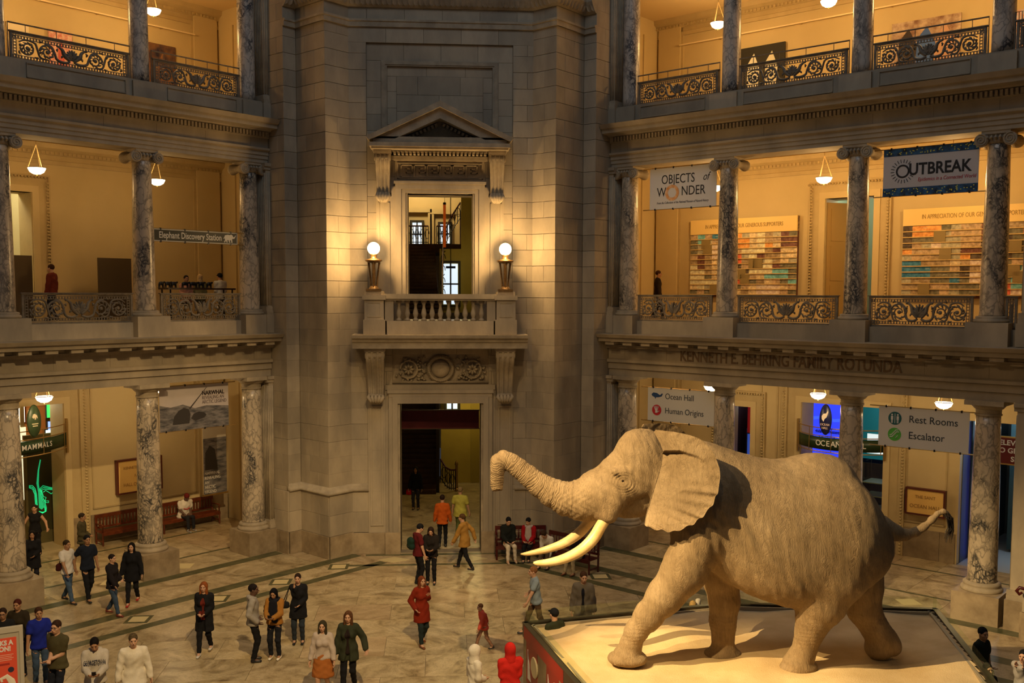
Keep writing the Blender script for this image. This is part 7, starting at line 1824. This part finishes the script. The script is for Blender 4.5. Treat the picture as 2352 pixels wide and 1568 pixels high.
# ------------------------------------------------------------------ benches
def bench(L_, label, mw, col=WOOD, scrolls=False):
    t = thing('bench', label, 'bench', mw)
    for k in range(5): G().box(-L_/2, L_/2, -.24+k*.098, -.155+k*.098, .41, .44).obj('seat_plank', col, t)
    G().box(-L_/2, L_/2, .24, .29, .84, .96).obj('top_rail', col, t); G().box(-L_/2, L_/2, .235, .275, .50, .56).obj('lower_rail', col, t); G().box(-L_/2, L_/2, -.235, -.20, .33, .41).obj('apron', col, t)
    n = int(L_/.115); sm = G().lathe([(.018, 0), (.024, .08), (.018, .14), (.022, .28)], n=7).mesh('slat', col, True) if L_ < 3 else G().box(-.022, .022, -.01, .01, 0, .28).mesh('slat', col)
    for k in range(n+1): put('slat', sm, t, T_((-L_/2+.06+k*(L_-.12)/n, .258, .56)))
    for x in [-L_/2+.03]+([0] if L_ > 3 else [])+[L_/2-.03]:
        lg = put('leg_frame', None, t, T_((x, 0, 0)))
        G().tube([(0, -.21, 0), (0, -.21, .42)], .03, 6).obj('leg', col, lg); G().tube([(0, .24, 0), (0, .25, .5), (0, .27, .9)], .03, 6).obj('leg', col, lg); G().box(-.02, .02, -.2, .24, .12, .16).obj('stretcher', col, lg)
        if abs(x) > .1 or L_ < 3:
            G().tube([(0, -.20, .42), (0, -.19, .62), (0, -.24, .66), (0, -.22, .69), (0, 0, .68), (0, .25, .67)], .024, 6).obj('armrest', col, lg, True)
    return t
bench(4.35, 'long polished wooden slatted bench against the left back wall', sframe('left', 17.10, 30.68))
def onbench(label, mwv, **kw): pass
i = person('man in a white baseball jersey and dark red cap sitting on the left bench', *UV('left', 17.93, 30.62), 1.70, face=-45+180, seat=.44, lean=14, nod=26, arms=('lap', 'lap'), skin='d', top=('jersey', (.72, .66, .58)), hair=(('short', BK), ('beanie', (.13, .015, .012))), bottom=('pants', (.02, .02, .025)), shoe=(.3, .3, .3), wide=1.3)
G().tube([tuple(i['upl']((-.10, .17, 1.25))*i['k']), tuple(i['upl']((0, .175, 1.19))*i['k']), tuple(i['upl']((.13, .17, 1.24))*i['k'])], .014, 5).obj('red_trim', P((.5, .02, .03)), i['root'])
DB = WOODD
bench(1.6, 'dark red bench in front of the niche wall, right of the doorway', T_((2.45, 29.95, 0)), DB)
bench(1.9, 'dark red bench set diagonally along the right pier', RR @ T_((-17.65, 23.0, 0)), DB)
x, y = 2.03, 29.85
i = person('man in a black leather jacket and cream trousers on the dark bench using a phone', x, y, 1.74, face=170, seat=.44, nod=24, arms=('lap', 'lap'), top=('coat', (.012, .014, .012)), hem=.88, bottom=('pants', (.62, .54, .42)), shoe=(.4, .3, .2), hair=('short', BK))
phone(i, 'phone held by the man in cream trousers')
i = person('woman in a bright red coat and striped scarf on the dark bench', 2.68, 29.85, 1.64, face=195, seat=.44, nod=10, turn=20, arms=('lap', 'lap'), top=('coat', (.34, .008, .012)), hem=.88, bottom=('pants', BK), hair=(('short', BK), ('beanie', BK)), fem=True, wide=1.12)
scarf(i, 'white and dark striped scarf of the woman in the red coat', (.45, .38, .34))
xx, yy = UV('right', 18.2, 22.85)
person('man in a white shirt bent forward on the diagonal dark bench', xx, yy, 1.74, face=215, seat=.44, lean=38, nod=30, arms=('knee', 'knee'), top=('long', (.62, .58, .52)), bottom=('pants', (.12, .09, .06)), hair=('short', (.05, .025, .012)), shoe=BK)
xx, yy = UV('right', 17.15, 22.85)
person('person in a dark top and khaki trousers on the diagonal bench behind the tusks', xx, yy, 1.70, face=225, seat=.44, lean=15, nod=15, arms=('lap', 'lap'), top=('long', BK), bottom=('pants', (.42, .34, .2)), hair=('short', BK), shoe=(.12, .04, .015), skin='m')
# scrolled bench bottom right
c = onz(2352, 1440, .95)
bt = bench(3.0, 'dark red scroll-armed bench at the bottom right corner', T_((14.9, 20.55, 0)) @ Matrix.Rotation(math.radians(-30), 4, 'Z'), DB)
g = G(); g.tube([(-1.5, .28, .95), (-1.52, .30, 1.2), (-1.60, .32, 1.33), (-1.74, .32, 1.36), (-1.80, .32, 1.27), (-1.74, .32, 1.20), (-1.68, .32, 1.25)], [.05, .05, .045, .04, .04, .04, .03], 8)
g.obj('scroll', DB, bt, True); G().box(-1.5, -1.35, .22, .32, .0, 1.1).obj('end_post', DB, bt)

# ------------------------------------------------------------------ counter with models at the discovery station
u, z = Lp(440, 655, 28.4)
t = thing('counter_table', 'dark counter table behind the discovery station railing', 'table', sframe('left', u+.1, 28.2, 7.33))
G().box(-1.2, 1.2, -.3, .3, .98, 1.03).obj('table_top', P((.04, .02, .012), .3), t)
for sx in (-1, 1):
    for sy in (-1, 1): G().tube([(sx*1.1, sy*.25, 0), (sx*1.1, sy*.25, .98)], .025, 6).obj('leg', BLACK, t)
for kx, (px, w_) in enumerate(((370, .14), (385, .16), (399, .15), (425, .2), (444, .24), (462, .16), (480, .14))):
    uu, _ = Lp(px, 650, 28.2)
    names = ('first', 'second', 'third', 'fourth', 'fifth', 'sixth', 'last')[kx]
    m_ = thing('animal_model', 'small dark animal model on the discovery counter, %s from the left' % names, 'model', sframe('left', uu, 28.2, 8.36), 'dark models on the discovery counter')
    V = Vol((-.3, -.12, -.02), (.3, .12, .3), .014); V.ell((0, 0, .14), (w_*.6, .05, .06), .02); V.cap((w_*.5, 0, .16), (w_*.8, 0, .18), .035, .03, .02)
    for ax in (-1, 1):
        for ay in (-1, 1): V.cap((ax*w_*.4, ay*.03, .12), (ax*w_*.45, ay*.035, .012), .02, .016, .01)
    V.cut(2, .0, True); a_, b_ = V.surf(); put('figure', np_mesh('figure', a_, b_, BLACK), m_)
    G().box(-w_*.7, w_*.7, -.05, .05, -.0, .008).obj('base', BLACK, m_)

# ------------------------------------------------------------------ poster stand bottom left
pc = onz(44, 1441, 1.72)
t = thing('poster_stand', 'pale grey framed stand with a red thank you poster at the bottom left corner', 'sign', T_((pc[0]-.42, pc[1], 0)) @ Matrix.Rotation(math.radians(24), 4, 'Z'))
G().box(-.45, .45, .0, .08, .2, 1.70).obj('frame', P((.42, .38, .30), .5), t)
G().box(-.45, -.38, -.02, 0, .2, 1.70).box(.38, .45, -.02, 0, .2, 1.70).box(-.38, .38, -.02, 0, 1.60, 1.70).box(-.38, .38, -.02, 0, .2, .3).obj('raised_border', P((.46, .42, .34), .5), t)
G().box(-.33, .33, -.008, 0, .36, 1.50).obj('poster', P((.72, .09, .045), .5), t)
text('THANKS A', .13, WHITE, t, T_((0, -.011, 1.40)), bold=.006, sx=.85); text('MILLION!', .13, WHITE, t, T_((0, -.011, 1.28)), bold=.006, sx=.85)
g = G()
for k in range(4): g.box(-.27, .27-.03*(k % 2), -.010, -.008, 1.16-k*.035, 1.17-k*.035)
tag(g.obj('small_print', P((.8, .5, .4)), t), kind='stuff')
G().box(-.02, .2, -.010, -.008, .96, 1.0).obj('print_band', P((.35, .03, .02)), t); G().lathe([(0, -.010), (.055, -.010), (.055, -.008)], cx=.22, cz=.86, n=16, axis='y').obj('round_badge', P((.03, .03, .06)), t)
G().tube([(.24, -.012, .52), (.22, -.012, .64), (.14, -.012, .74), (.04, -.012, .70), (.06, -.012, .64)], [.07, .06, .045, .03, .02], 8, sq=.12).box(-.1, .32, -.011, -.008, .37, .5).obj('trunk_drawing', P((.8, .74, .62)), t)
G().box(-.4, .4, -.25, .3, 0, .06).obj('base', STEEL, t); G().box(-.04, .04, .02, .06, .06, .25).obj('post', STEEL, t)
